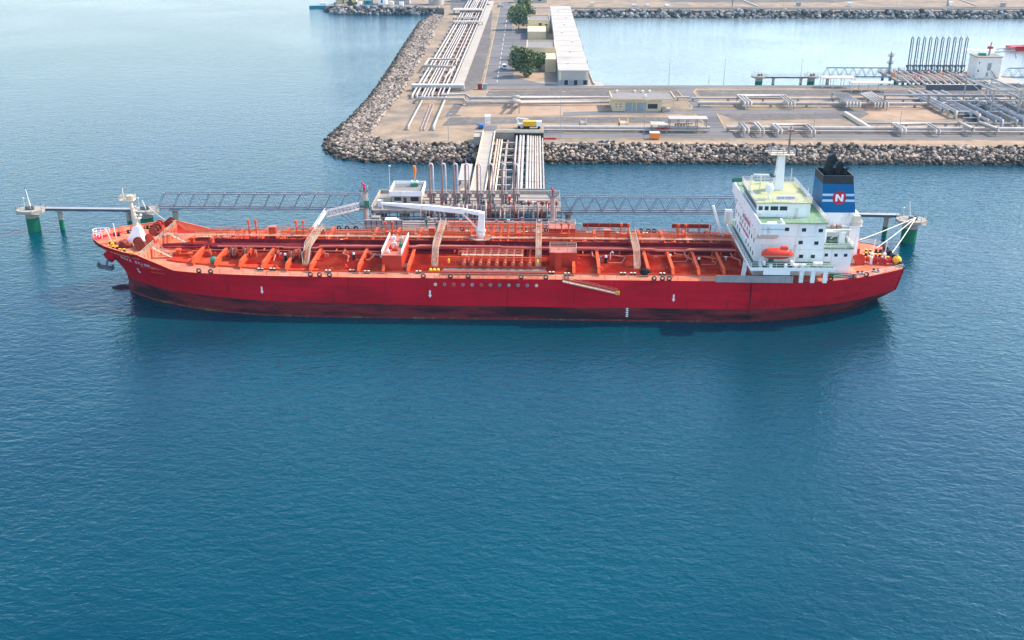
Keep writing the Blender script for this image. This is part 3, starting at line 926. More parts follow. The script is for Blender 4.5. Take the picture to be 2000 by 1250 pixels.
# small deck fittings: hydrants, sounding pipes, vents and junction boxes along the pipes
fr_ = random.Random(31)
for k in range(96):
    x, y = fr_.uniform(-60, 54), fr_.choice((-3.6, -4.4, -5.4, -7.2, 4.6, 5.6, 6.8, 8.4, 10.2)) + fr_.uniform(-.3, .3)
    if -8 < x < 14 and abs(y) > 4.2 or -21 < x < -15.5 and y < 0 or abs(y) > -side_y(x, 9) - 4:
        continue
    h = fr_.uniform(.5, 1.7)
    o = MB()
    q = k % 4
    if q == 0:
        o.tube([(x, y, 9.2), (x, y, 9.2 + h), (x + .4, y, 9.5 + h), (x + .6, y, 9.2 + h)], .11, 8)
    elif q == 1:
        o.cyl((x, y, 9.2), (x, y, 9.2 + h * .7), .16, n=8).cyl((x, y, 9.2 + h * .7), (x, y, 9.32 + h * .7), .34, n=10)
    elif q == 2:
        o.box(x - .3, x + .3, y - .2, y + .2, 9.2 + h * .4, 9.2 + h).box(x - .05, x + .05, y - .05, y + .05, 9.2, 9.2 + h * .4)
    else:
        o.tube([(x, y, 9.8), (x + 1.8, y, 9.8), (x + 1.8, y - 1.2, 9.8), (x + 3.2, y - 1.2, 9.8)], .1, 6).cyl((x, y, 9.2), (x, y, 9.9), .12, n=6)
    o.build(('hydrant', 'sounding_pipe', 'junction_box', 'branch_pipe')[q], [('girder_orange', 'pipe_pink', 'offwhite', 'red', 'pipe_red_shaded', 'girder_orange', 'steel_dark')[k % 7]], ship)
for x in (-48, -32, -6, 22, 42, 52):
    MB().tube([(x, -2.6, 10.0), (x, 5.8, 10.0), (x + 1, 6.4, 10.0), (x + 1, 9.5, 9.8)], .16, 8).build('cross_pipe', ['girder_orange'], ship)
    MB().tube([(x + 2, -2.2, 10.3), (x + 2, -5.0, 10.3), (x + 3.4, -5.6, 10.0), (x + 3.4, -7.4, 9.3)], .17, 8).build('cross_pipe', ['pipe_pink'], ship)

# reel-like hose drums forward
for (x, y) in ((-54.2, -5.6), (-51.5, -5.6), (-41.0, -7.6), (-38.7, -7.6)):
    o = MB()
    for k in range(3):
        o.m(k % 2).cyl((x + k * .45, y, 10.6), (x + k * .45 + .25, y, 10.6), 1.25 if k != 1 else .9, n=16)
    o.m(0).box(x - .2, x + 1.5, y - .1, y + .1, 9.1, 10.6)
    o.build('hose_reel', ['winch_brown', 'walkway_pale'], ship)

# manifold: drip tray, branch pipes, platform
mf = MB().box(-7.6, 14.0, -13.9, -11.3, 9.5, 9.62)
mf.m(1).box(-7.8, 14.2, -14.1, -13.9, 9.1, 10.0).box(-7.8, 14.2, -11.3, -11.1, 9.1, 9.9)
for x in range(-7, 15, 3):
    mf.box(x - .1, x + .1, -14.0, -11.2, 9.05, 9.5)
mf.build('drip_tray', ['grating', 'house_red'], ship)
for i in range(9):
    x = -3.2 + i * 1.72
    o = MB().tube([(x, -11.6, 10.7), (x, -7.0, 10.7), (x, -5.6, 10.3), (x, -1.2, 10.3)], .23, 10)
    o.m(1).cyl((x, -11.9, 10.7), (x, -11.55, 10.7), .42, n=12)
    o.cyl((x, -10.2, 10.7), (x, -9.95, 10.7), .4, n=12)
    o.m(0).cyl((x, -9.2, 10.7), (x, -9.2, 11.7), .12, n=8)
    o.box(x - .12, x + .12, -11.2, -11.0, 9.05, 10.5)
    o.build('manifold_pipe', ['girder_orange', 'pipe_pink'], ship)
for i in range(9):
    x = -3.2 + i * 1.72
    o = MB().tube([(x, 1.5, 10.3), (x, 6.5, 10.3), (x, 8, 10.8), (x, 12.6, 10.8)], .23, 8)
    o.cyl((x, 12.6, 10.8), (x, 12.9, 10.8), .42, n=10)
    o.build('manifold_pipe', ['girder_orange'], ship)
o = MB().box(-4, 9.2, -8.0, -6.8, 11.2, 11.28)
o.m(1).rail([(-4, -8.0, 11.28), (9.2, -8.0, 11.28)], 1.0, .05, 1.5).rail([(-4, -6.8, 11.28), (9.2, -6.8, 11.28)], 1.0, .05, 1.5)
o.m(2)
for x in range(-4, 10, 3):
    for y in (-8, -6.8):
        o.box(x - .07, x + .07, y - .07, y + .07, 9.05, 11.2)
o.build('manifold_platform', ['walkway_pale', 'pipe_pink', 'girder_orange'], ship)
for yr_, zr, hr, ys in ((-11.0, 10.9, 1.0, ((-9.6, 11.4),)), (8.8, 11.2, 1.4, ((7, 11.2),)), (13.6, 10.6, 1.6, ((12.4, 11.8), (10.5, 11.6)))):
    o = MB().rail([(-9, yr_, zr), (14, yr_, zr)], hr, .065, 1.7, 3)
    for x in range(-8, 15, 3):
        o.box(x - .08, x + .08, yr_ - .08, yr_ + .08, 9.05, 11.2)
    o.build('manifold_frame', ['girder_orange'], ship)
    for yy, zz in ys:
        MB().tube([(-8.5, yy, zz), (13.5, yy, zz)], .14, 8).build('manifold_header', ['girder_orange'], ship)
for x in (-6.4, 12.2):
    MB().ball((x, -11.5, 11.2), .28, .28, .6, 8, 6).build('drain_float', ['yellow'], ship)
for k in range(3):
    MB().cyl((-10.2 + k * .8, -12.9, 9.4), (-10.2 + k * .8, -11.9, 9.4), .35, n=10).build('hose_saddle', ['yellow'], ship)
# side rail of the manifold walkway with the hull doors below
o = MB()
o.tube([(-8.2, -15.2, 10.2), (14.4, -15.2, 10.2)], .11, 8)
for x in [-8 + k * 2.05 for k in range(11)]:
    o.box(x - .06, x + .06, -15.26, -15.14, 9.0, 10.2)
o.build('fender_rail', ['pipe_pink'], ship)

# hose handling crane
cr = MB()
cr.prism([(-.5 + 2.6 * math.cos(R(22.5 + 45 * k)), 2.9 + 2.6 * math.sin(R(22.5 + 45 * k))) for k in range(8)], 11.7, 11.82)
cr.m(1).cyl((-.5, 2.9, 9.05), (-.5, 2.9, 11.7), 1.5, n=16)
crane = cr.build('hose_crane', ['walkway_pale', 'house_red'], ship)
MB().rail([(-.5 + 2.55 * math.cos(R(22.5 + 45 * k)), 2.9 + 2.55 * math.sin(R(22.5 + 45 * k)), 11.82) for k in range(9)], 1.0, .05, 1.2).build('platform_rail', ['girder_orange'], crane)
o = MB().cyl((-.5, 2.9, 11.82), (-.5, 2.9, 13.2), .95, n=18)
o.m(1).cyl((-.5, 2.9, 13.2), (-.5, 2.9, 13.5), 1.15, n=18)
o.m(0).frustum((-1.25, .3, 2.1, 3.7), 13.5, (-.85, .4, 2.2, 3.6), 17.5)
o.build('pedestal', ['white', 'buff'], crane)
o = MB()
def boom_seg(a, b, w0, h0, w1, h1):
    a, b = Vector(a), Vector(b)
    vs = []
    for p, ww, hh in ((a, w0, h0), (b, w1, h1)):
        vs += [(p.x, p.y - ww / 2, p.z - hh / 2), (p.x, p.y + ww / 2, p.z - hh / 2), (p.x, p.y + ww / 2, p.z + hh / 2), (p.x, p.y - ww / 2, p.z + hh / 2)]
    o.add(vs, [(0, 1, 2, 3), (7, 6, 5, 4), (4, 5, 1, 0), (5, 6, 2, 1), (6, 7, 3, 2), (7, 4, 0, 3)])
boom_seg((-.2, 2.9, 17.2), (-4.4, 3.0, 17.9), .8, 1.0, .8, .65)
boom_seg((-4.0, 3.0, 17.7), (-12, 3.6, 18.3), .85, 1.15, .85, 1.05)
boom_seg((-12, 3.6, 18.3), (-22.6, 4.4, 18.9), .85, 1.05, .55, .45)
o.m(1).cyl((-1.3, 2.9, 13.8), (-4.6, 3.0, 17.2), .2, n=10)
o.m(0).cyl((-22.4, 4.4, 18.7), (-22.4, 4.4, 17.6), .12, n=8)
o.build('boom', ['white', 'offwhite'], crane)

# forecastle: foremast, windlasses, winches
fmst = MB().frustum((-78.6, -75.0, -1.6, 1.6), FC, (-76.9, -75.7, -.6, .6), 14.6)
fm = fmst.build('foremast', ['white'], ship)
o = MB().cyl((-76.4, 0, 14.5), (-77.0, 0, 20.4), .5, .36, 10)
o.box(-79.2, -76.0, -.9, .9, 20.4, 20.6).box(-77.6, -76.4, -.5, .5, 20.6, 21.5).cyl((-78.4, 0, 20.6), (-78.4, 0, 23.0), .12, n=6)
o.rail([(-79.1, -.9, 20.6), (-76.0, -.9, 20.6), (-76, .9, 20.6), (-79.1, .9, 20.6)], .9, .05, 1)
o.box(-75.9, -75.3, -.7, .7, 16.2, 16.35).ball((-75.2, 0, 17.0), .35).ball((-79.0, 0, 21.4), .25)
for z in range(15, 20):
    o.box(-76.2, -75.9, -.3, .3, z, z + .08)
o.build('mast_pole', ['buff'], fm)
def winch(x, y, z, k=1.0, par=ship, m='winch_brown', ang=0.0):
    c, s_ = math.cos(ang), math.sin(ang)
    o = MB()
    def T(a, b):
        return (x + (a * c - b * s_) * k, y + (a * s_ + b * c) * k)
    for b in (-1.7, -.2, 0.1, 1.7):
        p, q = T(0, b), T(0, b + .12)
        o.cyl((p[0], p[1], z + 1.15 * k), (q[0], q[1], z + 1.15 * k), 1.05 * k, n=16)
    p, q = T(0, -1.6), T(0, 2.1)
    o.cyl((p[0], p[1], z + 1.15 * k), (q[0], q[1], z + 1.15 * k), .55 * k, n=12)
    o.m(1)
    p, q = T(0, 2.15), T(0, 2.7)
    o.cyl((p[0], p[1], z + 1.15 * k), (q[0], q[1], z + 1.15 * k), .4 * k, n=10)
    o.m(0)
    p = T(1.1, 0)
    o.box(p[0] - .5 * k, p[0] + .5 * k, p[1] - 1.6 * k, p[1] + 1.6 * k, z, z + .8 * k)
    return o.build('mooring_winch', [m, 'yellow'], par)
winch(-74.0, -5.8, FC, 1.0, ang=.5)
winch(-73.0, -2.2, FC, .85, ang=.5, m='house_red')
winch(-74.2, 4.6, FC, .9)
winch(-75.0, 8.4, FC, .8, m='house_red')
winch(-73.2, 10.9, FC, .75)
MB().box(-78.8, -76.2, -5.6, -4.0, FC, FC + .7).cyl((-77.8, -5.8, FC + .9), (-77.8, -3.8, FC + .9), .7, n=12).build('windlass', ['winch_brown'], ship)
MB().cyl((-80.4, -4.6, FC + .05), (-80.4, -4.6, FC + .9), .4, n=10).box(-81.4, -80.6, -5.2, -4.4, FC, FC + .5).build('capstan', ['yellow'], ship)
o = MB().box(-79.6, -78.0, -2.9, -2.0, FC, FC + .8)
o.build('deck_locker', ['house_red'], ship)
MB().cyl((-81.8, -1.6, FC), (-82.8, -1.6, FC + 3.4), .14, n=8).build('bow_davit', ['white'], ship)
MB().cyl((-82.0, 1.4, FC), (-82.2, 1.4, FC + 3.4), .1, n=8).build('bow_davit', ['white'], ship)
MB().rail([(-83.6, -2.0, 12.3), (-86.0, -.9, 12.5), (-86.4, 0, 12.5), (-86.0, .9, 12.5), (-83.6, 2.0, 12.3)], 1.1, .07, .8, 2).build('bow_rail', ['white'], ship)
def bollard(x, y, z, m='black', top='buff', par=ship, nm='bollard', k=1.0):
    o = MB()
    for dx in (-.45, .45):
        o.m(0).cyl((x + dx * k, y, z), (x + dx * k, y, z + .62 * k), .26 * k, n=10)
        o.m(1).cyl((x + dx * k, y, z + .62 * k), (x + dx * k, y, z + .74 * k), .32 * k, n=10)
    o.m(0).box(x - .8 * k, x + .8 * k, y - .35 * k, y + .35 * k, z, z + .1)
    return o.build(nm, [m, top], par)
for (x, y) in ((-82.5, 3.0), (-81.2, -2.8), (-79.2, -6.2), (-77.0, -8.0), (-74.6, -10.0), (-73.2, -11.2), (-80.2, 5.0), (-77.0, 8.4), (-74.6, 11.6)):
    bollard(x, y, FC, 'black', 'yellow' if y < 0 else 'black')
def fairlead(x, y, z, s=1.0):
    """closed chock: a ring of black iron standing at the deck edge"""
    pts = [(x + .52 * s * math.cos(t), y, z + .55 * s + .5 * s * math.sin(t)) for t in [2 * math.pi * k / 10 for k in range(11)]]
    o = MB().tube(pts, .2 * s, 8)
    o.box(x - .5 * s, x + .5 * s, y - .15, y + .15, z, z + .2)
    return o.build('fairlead', ['black'], ship)
for x in (-58.6, -56.0, -34.8, -32.9, -30.8, -11.3, -5.7, -2.0, 8.9, 14.0, 18.2, 36.2, 37.9, 39.3, 57.9, 72.4, 77.0, 80.4):
    fairlead(x, side_y(x, 9) + .35, 9.0, .8)
    if -40 < x < 41:
        fairlead(x, -side_y(x, 9) - .35, 9.0, .8)
for x in (-46, -43.5, -31.6, -26.6, -23.4, -12.6, -7.0, -3.8, 0.2, 2.2, 4.6, 6.6, 10.2, 13.2, 15.2, 18.4, 30.0, 32.1, 38.2):
    bollard(x, side_y(x, 9) + 2.9 + .3 * math.sin(x * 3), 9.05, 'black', 'buff', k=.8)
for x in (-47, -26, -4, 9, 24, 31, 37, 46):
    bollard(x, -side_y(x, 9) - 2.5, 9.05, 'black', 'buff', k=.9)
fz = MB().ball((34.6, -13.4, 9.9), 1.2, .7, .75, 12, 8)
tag(fz.build('fender', ['rubber'], ship), 'black rubber fender lying by the deck edge')
MB().ball((-57.0, -9.0, 9.9), .9, .8, .85, 12, 8).build('buoy', ['valve_green'], ship)
# hull side rails
for s in (-1, 1):
    o = MB()
    pts = [(x, s * (-side_y(x, 9) - .2), 9.05) for x in (list(range(-64, 57, 5)))]
    o.rail(pts, 1.05, .042, 2.5, 3)
    o.build('deck_rail', ['walkway_pale'], ship)
    pts = [(x, s * (-side_y(x, 9) - .2), 9.05) for x in (73, 76, 79, 82, 85, 87.5, 89.4)]
    MB().rail(pts, 1.05, .04, 2.0, 3).build('deck_rail', ['offwhite'], ship)

# anchor at the bow
an = MB().tube([(-79.6, -6.0, 10.4), (-80.6, -7.4, 9.6)], 1.1, 14, 1.35)
anc = an.build('anchor_housing', ['hull_red'], ship)
o = MB().cyl((-80.6, -7.5, 9.4), (-81.0, -8.0, 7.9), .25, n=8).beam((-82.5, -8.3, 8.0), (-79.7, -7.9, 7.3), .8, .75).beam((-82.6, -8.3, 8.0), (-82.3, -8.6, 8.9), .5).beam((-79.6, -7.9, 7.3), (-79.4, -8.3, 8.3), .5)
o.build('anchor', ['steel_dark'], ship)

# hull markings: each a thin plate following the side
def on_side(name, x0, x1, z0, z1, m, lift=.03, parent=ship):
    o = MB()
    o.add([(x0, side_y(x0, z0) - lift, z0), (x1, side_y(x1, z0) - lift, z0), (x1, side_y(x1, z1) - lift, z1), (x0, side_y(x0, z1) - lift, z1),
           (x0, side_y(x0, z0) + .02, z0), (x1, side_y(x1, z0) + .02, z0), (x1, side_y(x1, z1) + .02, z1), (x0, side_y(x0, z1) + .02, z1)],
          [(0, 1, 2, 3), (7, 6, 5, 4), (4, 5, 1, 0), (3, 2, 6, 7), (0, 3, 7, 4), (1, 5, 6, 2)])
    return o.build(name, [m], parent)
for x, z in ((-45.3, 5.6), (-10.0, 5.4), (40.4, 5.1), (-73.4, 7.3)):
    o = MB()
    for (a, b, c, d) in ((-.16, .16, -.1, 1.0),):
        o.add([(x + a, side_y(x + a, z + c) - .04, z + c), (x + b, side_y(x + b, z + c) - .04, z + c), (x + b, side_y(x + b, z + d) - .04, z + d), (x + a, side_y(x + a, z + d) - .04, z + d)], [(0, 1, 2, 3)])
    o.add([(x - .36, side_y(x, z) - .05, z), (x, side_y(x, z - .65) - .05, z - .65), (x + .36, side_y(x, z) - .05, z), ], [(0, 1, 2)])
    o.build('tug_arrow', ['text_white'], ship)
for k in range(5):
    on_side('draft_mark', 30.7 + .06 * (k % 2), 31.2, 1.0 + k * .42, 1.26 + k * .42, 'text_white')
cols = ['buff', 'steel', 'pipe_pink', 'steel', 'text_grey', 'pipe_pink', 'steel', 'steel', 'galv', 'steel', 'steel', 'buff']
for k, c_ in enumerate(cols):
    x = -8.8 + k * 1.9
    o = MB().cyl((x, -16.45, 7.75), (x, -16.28, 7.75), .34, n=14)
    o.m(1).cyl((x, -16.48, 7.75), (x, -16.45, 7.75), .15, n=10)
    o.build('hull_disc', [c_, c_ if c_ in ('buff', 'galv') else 'hull_red'], ship)
MB().cyl((56.1, -16.42, .3), (56.1, -16.42, 8.6), .12, n=6).build('drain_pipe', ['boot_red'], ship)
on_side('lashing_bar', -69.9, -66.6, 7.9, 8.15, 'girder_orange', .12)
# the ship's name on the bow, letters spaced along the flare
nm = 'NAVE ORION'
for i, ch in enumerate(nm):
    if ch == ' ':
        continue
    x = -76.6 + i * .74
    z = 10.5 - i * .09
    p0, p1, p2 = Vector((x - .2, side_y(x - .2, z), z)), Vector((x + .2, side_y(x + .2, z), z)), Vector((x, side_y(x, z + .3), z + .3))
    ux = (p1 - p0).normalized()
    uz = (p2 - (p0 + p1) / 2).normalized()
    nn = ux.cross(uz).normalized()
    uz = nn.cross(ux)
    mt = Matrix((ux, uz, nn)).transposed().to_4x4()
    mt.translation = (p0 + p1) / 2 + nn * .05
    lettering('name_letter', ch, .85, 'stripe_grey', ship, mt, .02)

# accommodation ladders
o = MB().beam((17.4, -17.0, 9.0), (28.8, -17.2, 6.5), .9, .22)
o.m(1).rail([(17.4, -17.4, 9.0), (28.8, -17.6, 6.5)], .9, .05, 1.2, 2).rail([(17.4, -16.6, 9.0), (28.8, -16.8, 6.5)], .9, .05, 1.2, 2)
o.m(2).box(28.4, 29.2, -17.5, -16.6, 6.3, 6.9)
o.build('accommodation_ladder', ['walkway_pale', 'pipe_pink', 'yellow'], ship)
o = MB().box(48.6, 64.2, -17.1, -16.9, 9.3, 10.5)
for k in range(14):
    o.m(1).box(48.8 + k * 1.15, 48.9 + k * 1.15, -17.16, -16.84, 9.25, 10.55)
o.m(1).box(48.6, 64.2, -17.15, -16.85, 10.5, 10.6).box(48.6, 64.2, -17.15, -16.85, 9.2, 9.3)
o.build('accommodation_ladder', ['galv', 'steel'], ship)

# ---------------------------------------------------------------- accommodation block
AX, HY = 57.0, 12.0
ac = MB()
ac.box(AX, 71.0, -HY, HY, 9.02, 20.3)
block = ac.build('accommodation_block', ['white'], ship)
# tier ledges
led = MB()
for z in (14.7, 17.5):
    led.box(60.5, 71.05, -HY - .06, -HY, z - .05, z + .05)
led.build('deck_ledge', ['offwhite'], block)
winm = MB().box(-.03, .03, -.3, .3, -.42, .42)
w0 = winm.build('window', ['glass'], block, (AX - .03, 0, 0))
first = [True]
def front_window(y, z):
    if first[0]:
        first[0] = False
        w0.location = (AX - .03, y, z)
    else:
        copy_obj(w0, block, (AX - .03, y, z))
for z in (13.3, 16.1, 18.8):
    for k in range(9):
        y = -10.4 + k * 2.6
        if abs(y) > 11:
            continue
        if z < 15 and k in (4, 5):
            continue
        front_window(y, z)
swm = MB().box(-.42, .42, -.03, .03, -.36, .36)
side_spots = [(62.9, 19.0, 1.6), (66.6, 18.9, 1), (70.0, 18.8, 1), (66.2, 16.2, 1), (69.4, 16.1, 1), (66.6, 13.2, 1), (69.0, 13.2, 1), (62.0, 13.0, 1)]
sw0 = None
for x, z, k in side_spots:
    if sw0 is None:
        sw0 = swm.build('window', ['glass'], block, (x, -HY - .03, z))
        sw0.scale = (k, 1, 1)
    else:
        c = copy_obj(sw0, block, (x, -HY - .03, z))
        c.scale = (k, 1, 1)
def front_text(txt, y, z, size, m):
    mt = Matrix(((0, 0, -1), (-1, 0, 0), (0, 1, 0))).to_4x4()
    mt.translation = (AX - .04, y, z)
    lettering('safety_lettering', txt, size, m, block, mt, .01)
front_text('NO SMOKING', -1.2, 17.55, 1.35, 'text_red')
front_text('SAFETY FIRST', 1.2, 17.3, .7, 'text_grey')
front_text('PROTECT ENVIRONMENT', .6, 14.75, .95, 'text_red')
# bridge deck with wings, curved brackets and the front bulwark
bd = MB().box(AX - .1, 71.3, -HY - .4, HY + .4, 20.3, 20.45).box(AX - .1, 61.6, -16.5, -HY - .4, 20.3, 20.45).box(AX - .1, 61.6, HY + .4, 16.5, 20.3, 20.45)
bd.build('bridge_deck', ['wing_green'], ship)
bl = MB()
bl.box(AX - .28, AX - .1, -16.5, 16.5, 18.9, 21.55)
for s in (-1, 1):
    y0, y1 = sorted((s * 16.3, s * 16.5))
    bl.box(AX - .1, 61.6, y0, y1, 19.2, 21.5)
    y0, y1 = sorted((s * 12.4, s * 16.3))
    bl.box(61.45, 61.6, y0, y1, 19.2, 21.5)
    # bracket below the wing
    for xx in (AX - .1, 61.3):
        bl.add([(xx, s * 12.0, 16.9), (xx, s * 12.0, 20.3), (xx, s * 16.3, 20.3), (xx, s * 16.3, 19.2), (xx, s * 13.6, 18.4)], [(0, 1, 2, 3, 4)])
    bl.add([(AX - .1, s * 12, 16.9), (61.3, s * 12, 16.9), (61.3, s * 13.6, 18.4), (AX - .1, s * 13.6, 18.4)], [(0, 1, 2, 3)])
    bl.add([(AX - .1, s * 13.6, 18.4), (61.3, s * 13.6, 18.4), (61.3, s * 16.3, 19.2), (AX - .1, s * 16.3, 19.2)], [(0, 1, 2, 3)])
bl.build('bridge_bulwark', ['white'], ship)
MB().frustum((58.0, 60.6, -15.6, -14.4), 20.45, (58.4, 60.2, -15.4, -14.6), 21.4).build('wing_console', ['white'], ship)
MB().rail([(61.8, -12.3, 20.45), (71.2, -12.3, 20.45), (71.2, 12.3, 20.45), (61.8, 12.3, 20.45)], 1.05, .05, 1.6).build('bridge_rail', ['offwhite'], ship)
# wheelhouse
wh = MB().box(57.4, 68.4, -8.2, 8.2, 20.45, 23.4)
wheel = wh.build('wheelhouse', ['white'], ship)
rf = MB().box(57.1, 68.7, -8.5, 8.5, 23.4, 23.55)
roof = rf.build('roof', ['roof_green'], wheel)
MB().rail([(57.2, -8.4, 23.55), (68.6, -8.4, 23.55), (68.6, 8.4, 23.55), (57.2, 8.4, 23.55), (57.2, -8.4, 23.55)], 1.0, .04, 1.5).build('roof_rail', ['offwhite'], roof)
fwm = MB().box(-.04, .04, -.62, .62, -.5, .5)
f0 = None
for k in range(11):
    y = -7.4 + k * 1.48
    if f0 is None:
        f0 = fwm.build('window', ['glass'], wheel, (57.37, y, 22.35))
    else:
        copy_obj(f0, wheel, (57.37, y, 22.35))
s0 = None
for x, k in ((58.2, .5), (59.4, .5), (61.0, .95), (62.9, .95)):
    if s0 is None:
        s0 = MB().box(-.8, .8, -.04, .04, -.42, .42).build('window', ['glass'], wheel, (x, -8.23, 22.3))
        s0.scale = (k, 1, 1)
    else:
        c = copy_obj(s0, wheel, (x, -8.23, 22.3))
        c.scale = (k, 1, 1)
MB().box(65.2, 66.0, -8.26, -8.2, 20.5, 22.4).build('door', ['offwhite'], wheel)
nb = MB().box(61.3, 65.0, -8.0, -7.9, 24.0, 24.9).build('name_board', ['white'], wheel)
mt = Matrix(((1, 0, 0), (0, 0, -1), (0, 1, 0))).to_4x4()
mt.translation = (63.15, -8.04, 24.45)
lettering('name_lettering', nm, .62, 'text_blue', nb, mt, .01)
# compass-deck gear
o = MB().cyl((60.2, -5.6, 23.55), (60.2, -5.6, 25.0), .22, n=8)
for k in range(3):
    a = k * 2.1
    o.beam((60.2, -5.6, 24.8), (60.2 + 1.2 * math.cos(a), -5.6 + 1.2 * math.sin(a), 23.55), .07)
o.ball((60.2, -5.6, 25.9), .92, .92, 1.05, 14, 10)
o.build('satellite_dome', ['white'], wheel)
mast = MB().frustum((62.7, 64.7, 1.2, 3.2), 23.55, (63.1, 64.5, 1.6, 2.8), 31.2)
mast.m(1).box(61.2, 66.4, .8, 3.6, 31.2, 31.32).box(60.2, 66.0, 2.0, 2.3, 31.7, 31.95)
rm = mast.build('radar_mast', ['white', 'buff'], wheel)
MB().rail([(61.2, .8, 31.35), (66.4, .8, 31.35), (66.4, 3.6, 31.35), (61.2, 3.6, 31.35), (61.2, .8, 31.35)], 1.0, .05, 1.2).build('mast_rail', ['steel'], rm)
o = MB().cyl((65.2, 2.2, 31.3), (65.2, 2.2, 37.2), .3, .16, 8)
for z in (33, 34.2, 35.4):
    o.box(64.4, 66.0, 2.1, 2.3, z, z + .15)
o.box(64.6, 65.8, 1.6, 2.8, 36.2, 36.5)
o.build('signal_mast', ['arm_brown'], rm)
for z in range(24, 31, 2):
    MB().box(61.9, 62.75, 1.9, 2.3, z + .2, z + .5).ball((62.0, 2.1, z + .8), .3).build('mast_lamp', ['steel_dark'], rm)
for (x, y, h, r) in ((58.4, 4.5, 2.3, .14), (59.6, 1.0, 2.1, .1), (67.6, 7.6, 3.1, .08), (67.8, -7.2, 2.9, .06)):
    MB().cyl((x, y, 23.55), (x, y, 23.55 + h), r, n=8).build('antenna', ['offwhite'], wheel)
MB().cyl((60.9, 6.8, 23.55), (60.9, 6.8, 25.3), .18, n=8).box(59.2, 62.6, 6.6, 6.9, 25.28, 25.6).build('radar_scanner', ['offwhite'], wheel)

# boat deck round the block, its white parapet and arches down to the hull
bk = MB().box(55.6, AX, -16.4, 16.4, 11.9, 12.0).box(AX, 72.6, -16.4, -HY, 11.9, 12.0).box(AX, 72.6, HY, 16.4, 11.9, 12.0)
bk.build('boat_deck', ['deck_green'], ship)
pp = MB()
for s in (-1, 1):
    y0, y1 = sorted((s * 16.4, s * 16.52))
    pp.box(55.6, 72.6, y0, y1, 11.55, 12.25)
    pp.box(58.2, 63.6, y0, y1, 10.7, 11.55)
pp.box(55.48, 55.6, -16.5, 16.5, 11.6, 12.2)
for x in (59.6, 62.6):
    pp.box(x - .3, x + .3, -16.5, -16.0, 12.25, 12.9)
pp.build('boat_deck_parapet', ['white'], ship)
for x in (66.0, 68.3, 70.8):
    for s in (-1, 1):
        y0, y1 = sorted((s * 16.0, s * 16.4))
        o = MB().box(x - .42, x + .42, y0, y1, 9.0, 11.55)
        o.add([(x - .42, s * 16.2, 11.0), (x - .95, s * 16.2, 11.55), (x - .42, s * 16.2, 11.55)], [(0, 1, 2)])
        o.add([(x + .42, s * 16.2, 11.0), (x + .95, s * 16.2, 11.55), (x + .42, s * 16.2, 11.55)], [(0, 1, 2)])
        o.build('arch_pillar', ['white'], ship)
MB().rail([(55.7, -16.3, 12.2), (72.4, -16.3, 12.2)], .95, .05, 1.6, 2).rail([(55.6, -16.3, 12.2), (55.6, 16.3, 12.2)], .95, .05, 1.6, 2).build('boat_deck_rail', ['offwhite'], ship)
for x, xi in ((57.8, 58.4), (64.6, 63.9)):
    o = MB().box(x - .15, x + .15, -14.6, -14.2, 12.0, 16.6).beam((x, -14.4, 16.5), (x, -15.7, 17.0), .25).box(x - .2, x + .2, -15.9, -13.6, 12.0, 12.6)
    o.m(1).box(xi - .2, xi + .2, -16.0, -13.4, 12.6, 13.4)
    o.build('lifeboat_davit', ['offwhite', 'white'], ship)
for x in (64.9, 66.3):
    MB().cyl((x - .6, -15.4, 12.55), (x + .6, -15.4, 12.55), .32, n=10).box(x - .4, x + .4, -15.6, -15.2, 12.0, 12.4).build('liferaft_canister', ['white'], ship)
MB().cyl((68.6, -14.6, 12.5), (70.4, -14.6, 12.5), .42, n=12).box(69, 70, -14.8, -14.4, 12.0, 12.3).build('liferaft_canister', ['white'], ship)
for x in (60.2,):
    MB().cyl((x, -13.4, 12.0), (x, -13.4, 13.3), .6, .5, 10).build('davit_winch', ['valve_green'], ship)
o = MB().beam((55.3, -12.5, 12.0), (54.4, -15.2, 9.1), .8, .1).rail([(54.9, -12.5, 12.0), (54.0, -15.2, 9.1)], .95, .05, 1, 2)
o.build('stair', ['offwhite'], ship)
o = MB().box(55.2, 56.8, 13.2, 15.6, 12.0, 15.0)
o.build('deck_cabin', ['offwhite'], ship)
MB().beam((54.8, 14.2, 9.1), (52.4, 15.6, 15.8), .5).beam((54.8, 12.9, 9.1), (52.4, 15.0, 15.8), .4).build('provision_crane', ['white'], ship)
for (x0, x1) in ((22.6, 33.4), (43.4, 52.0)):
    o = MB().box(x0, x1, 16.4, 16.7, 10.0, 11.0)
    for k in range(4):
        o.m(1).box(x0 + 1 + k * 2.6, x0 + 1.3 + k * 2.6, 16.2, 16.4, 9.0, 10.9)
    o.build('far_gangway', ['winch_brown', 'house_red'], ship)

# after house: lower tier, engine casing, funnel
ah = MB().box(71.0, 77.2, -11.0, 11.0, 9.02, 14.6)
after = ah.build('after_house', ['white'], ship)
MB().box(70.9, 77.5, -11.3, 11.3, 14.6, 14.72).build('roof_deck', ['deck_green'], after)
MB().rail([(71, -11.2, 14.72), (77.4, -11.2, 14.72), (77.4, 11.2, 14.72)], 1.0, .05, 1.4).build('roof_rail', ['offwhite'], after)
s1 = None
for x in (72.0, 74.0, 76.0):
    if s1 is None:
        s1 = MB().box(-.34, .34, -.03, .03, -.32, .32).build('window', ['glass'], after, (x, -11.03, 13.2))
    else:
        copy_obj(s1, after, (x, -11.03, 13.2))
MB().box(76.3, 77.9, -8.8, -6.8, 9.02, 12.4).build('store_locker', ['offwhite'], ship)
MB().box(71.2, 72.6, -7.6, -6.4, 14.72, 17.0).box(75.2, 76.4, -7.8, -6.6, 14.72, 17.0).box(71.2, 76.4, -7.6, -7.3, 17.0, 17.3).build('casing_frame', ['white'], ship)
cs = MB().box(71.6, 80.0, -3.4, 6.2, 14.7, 20.0)
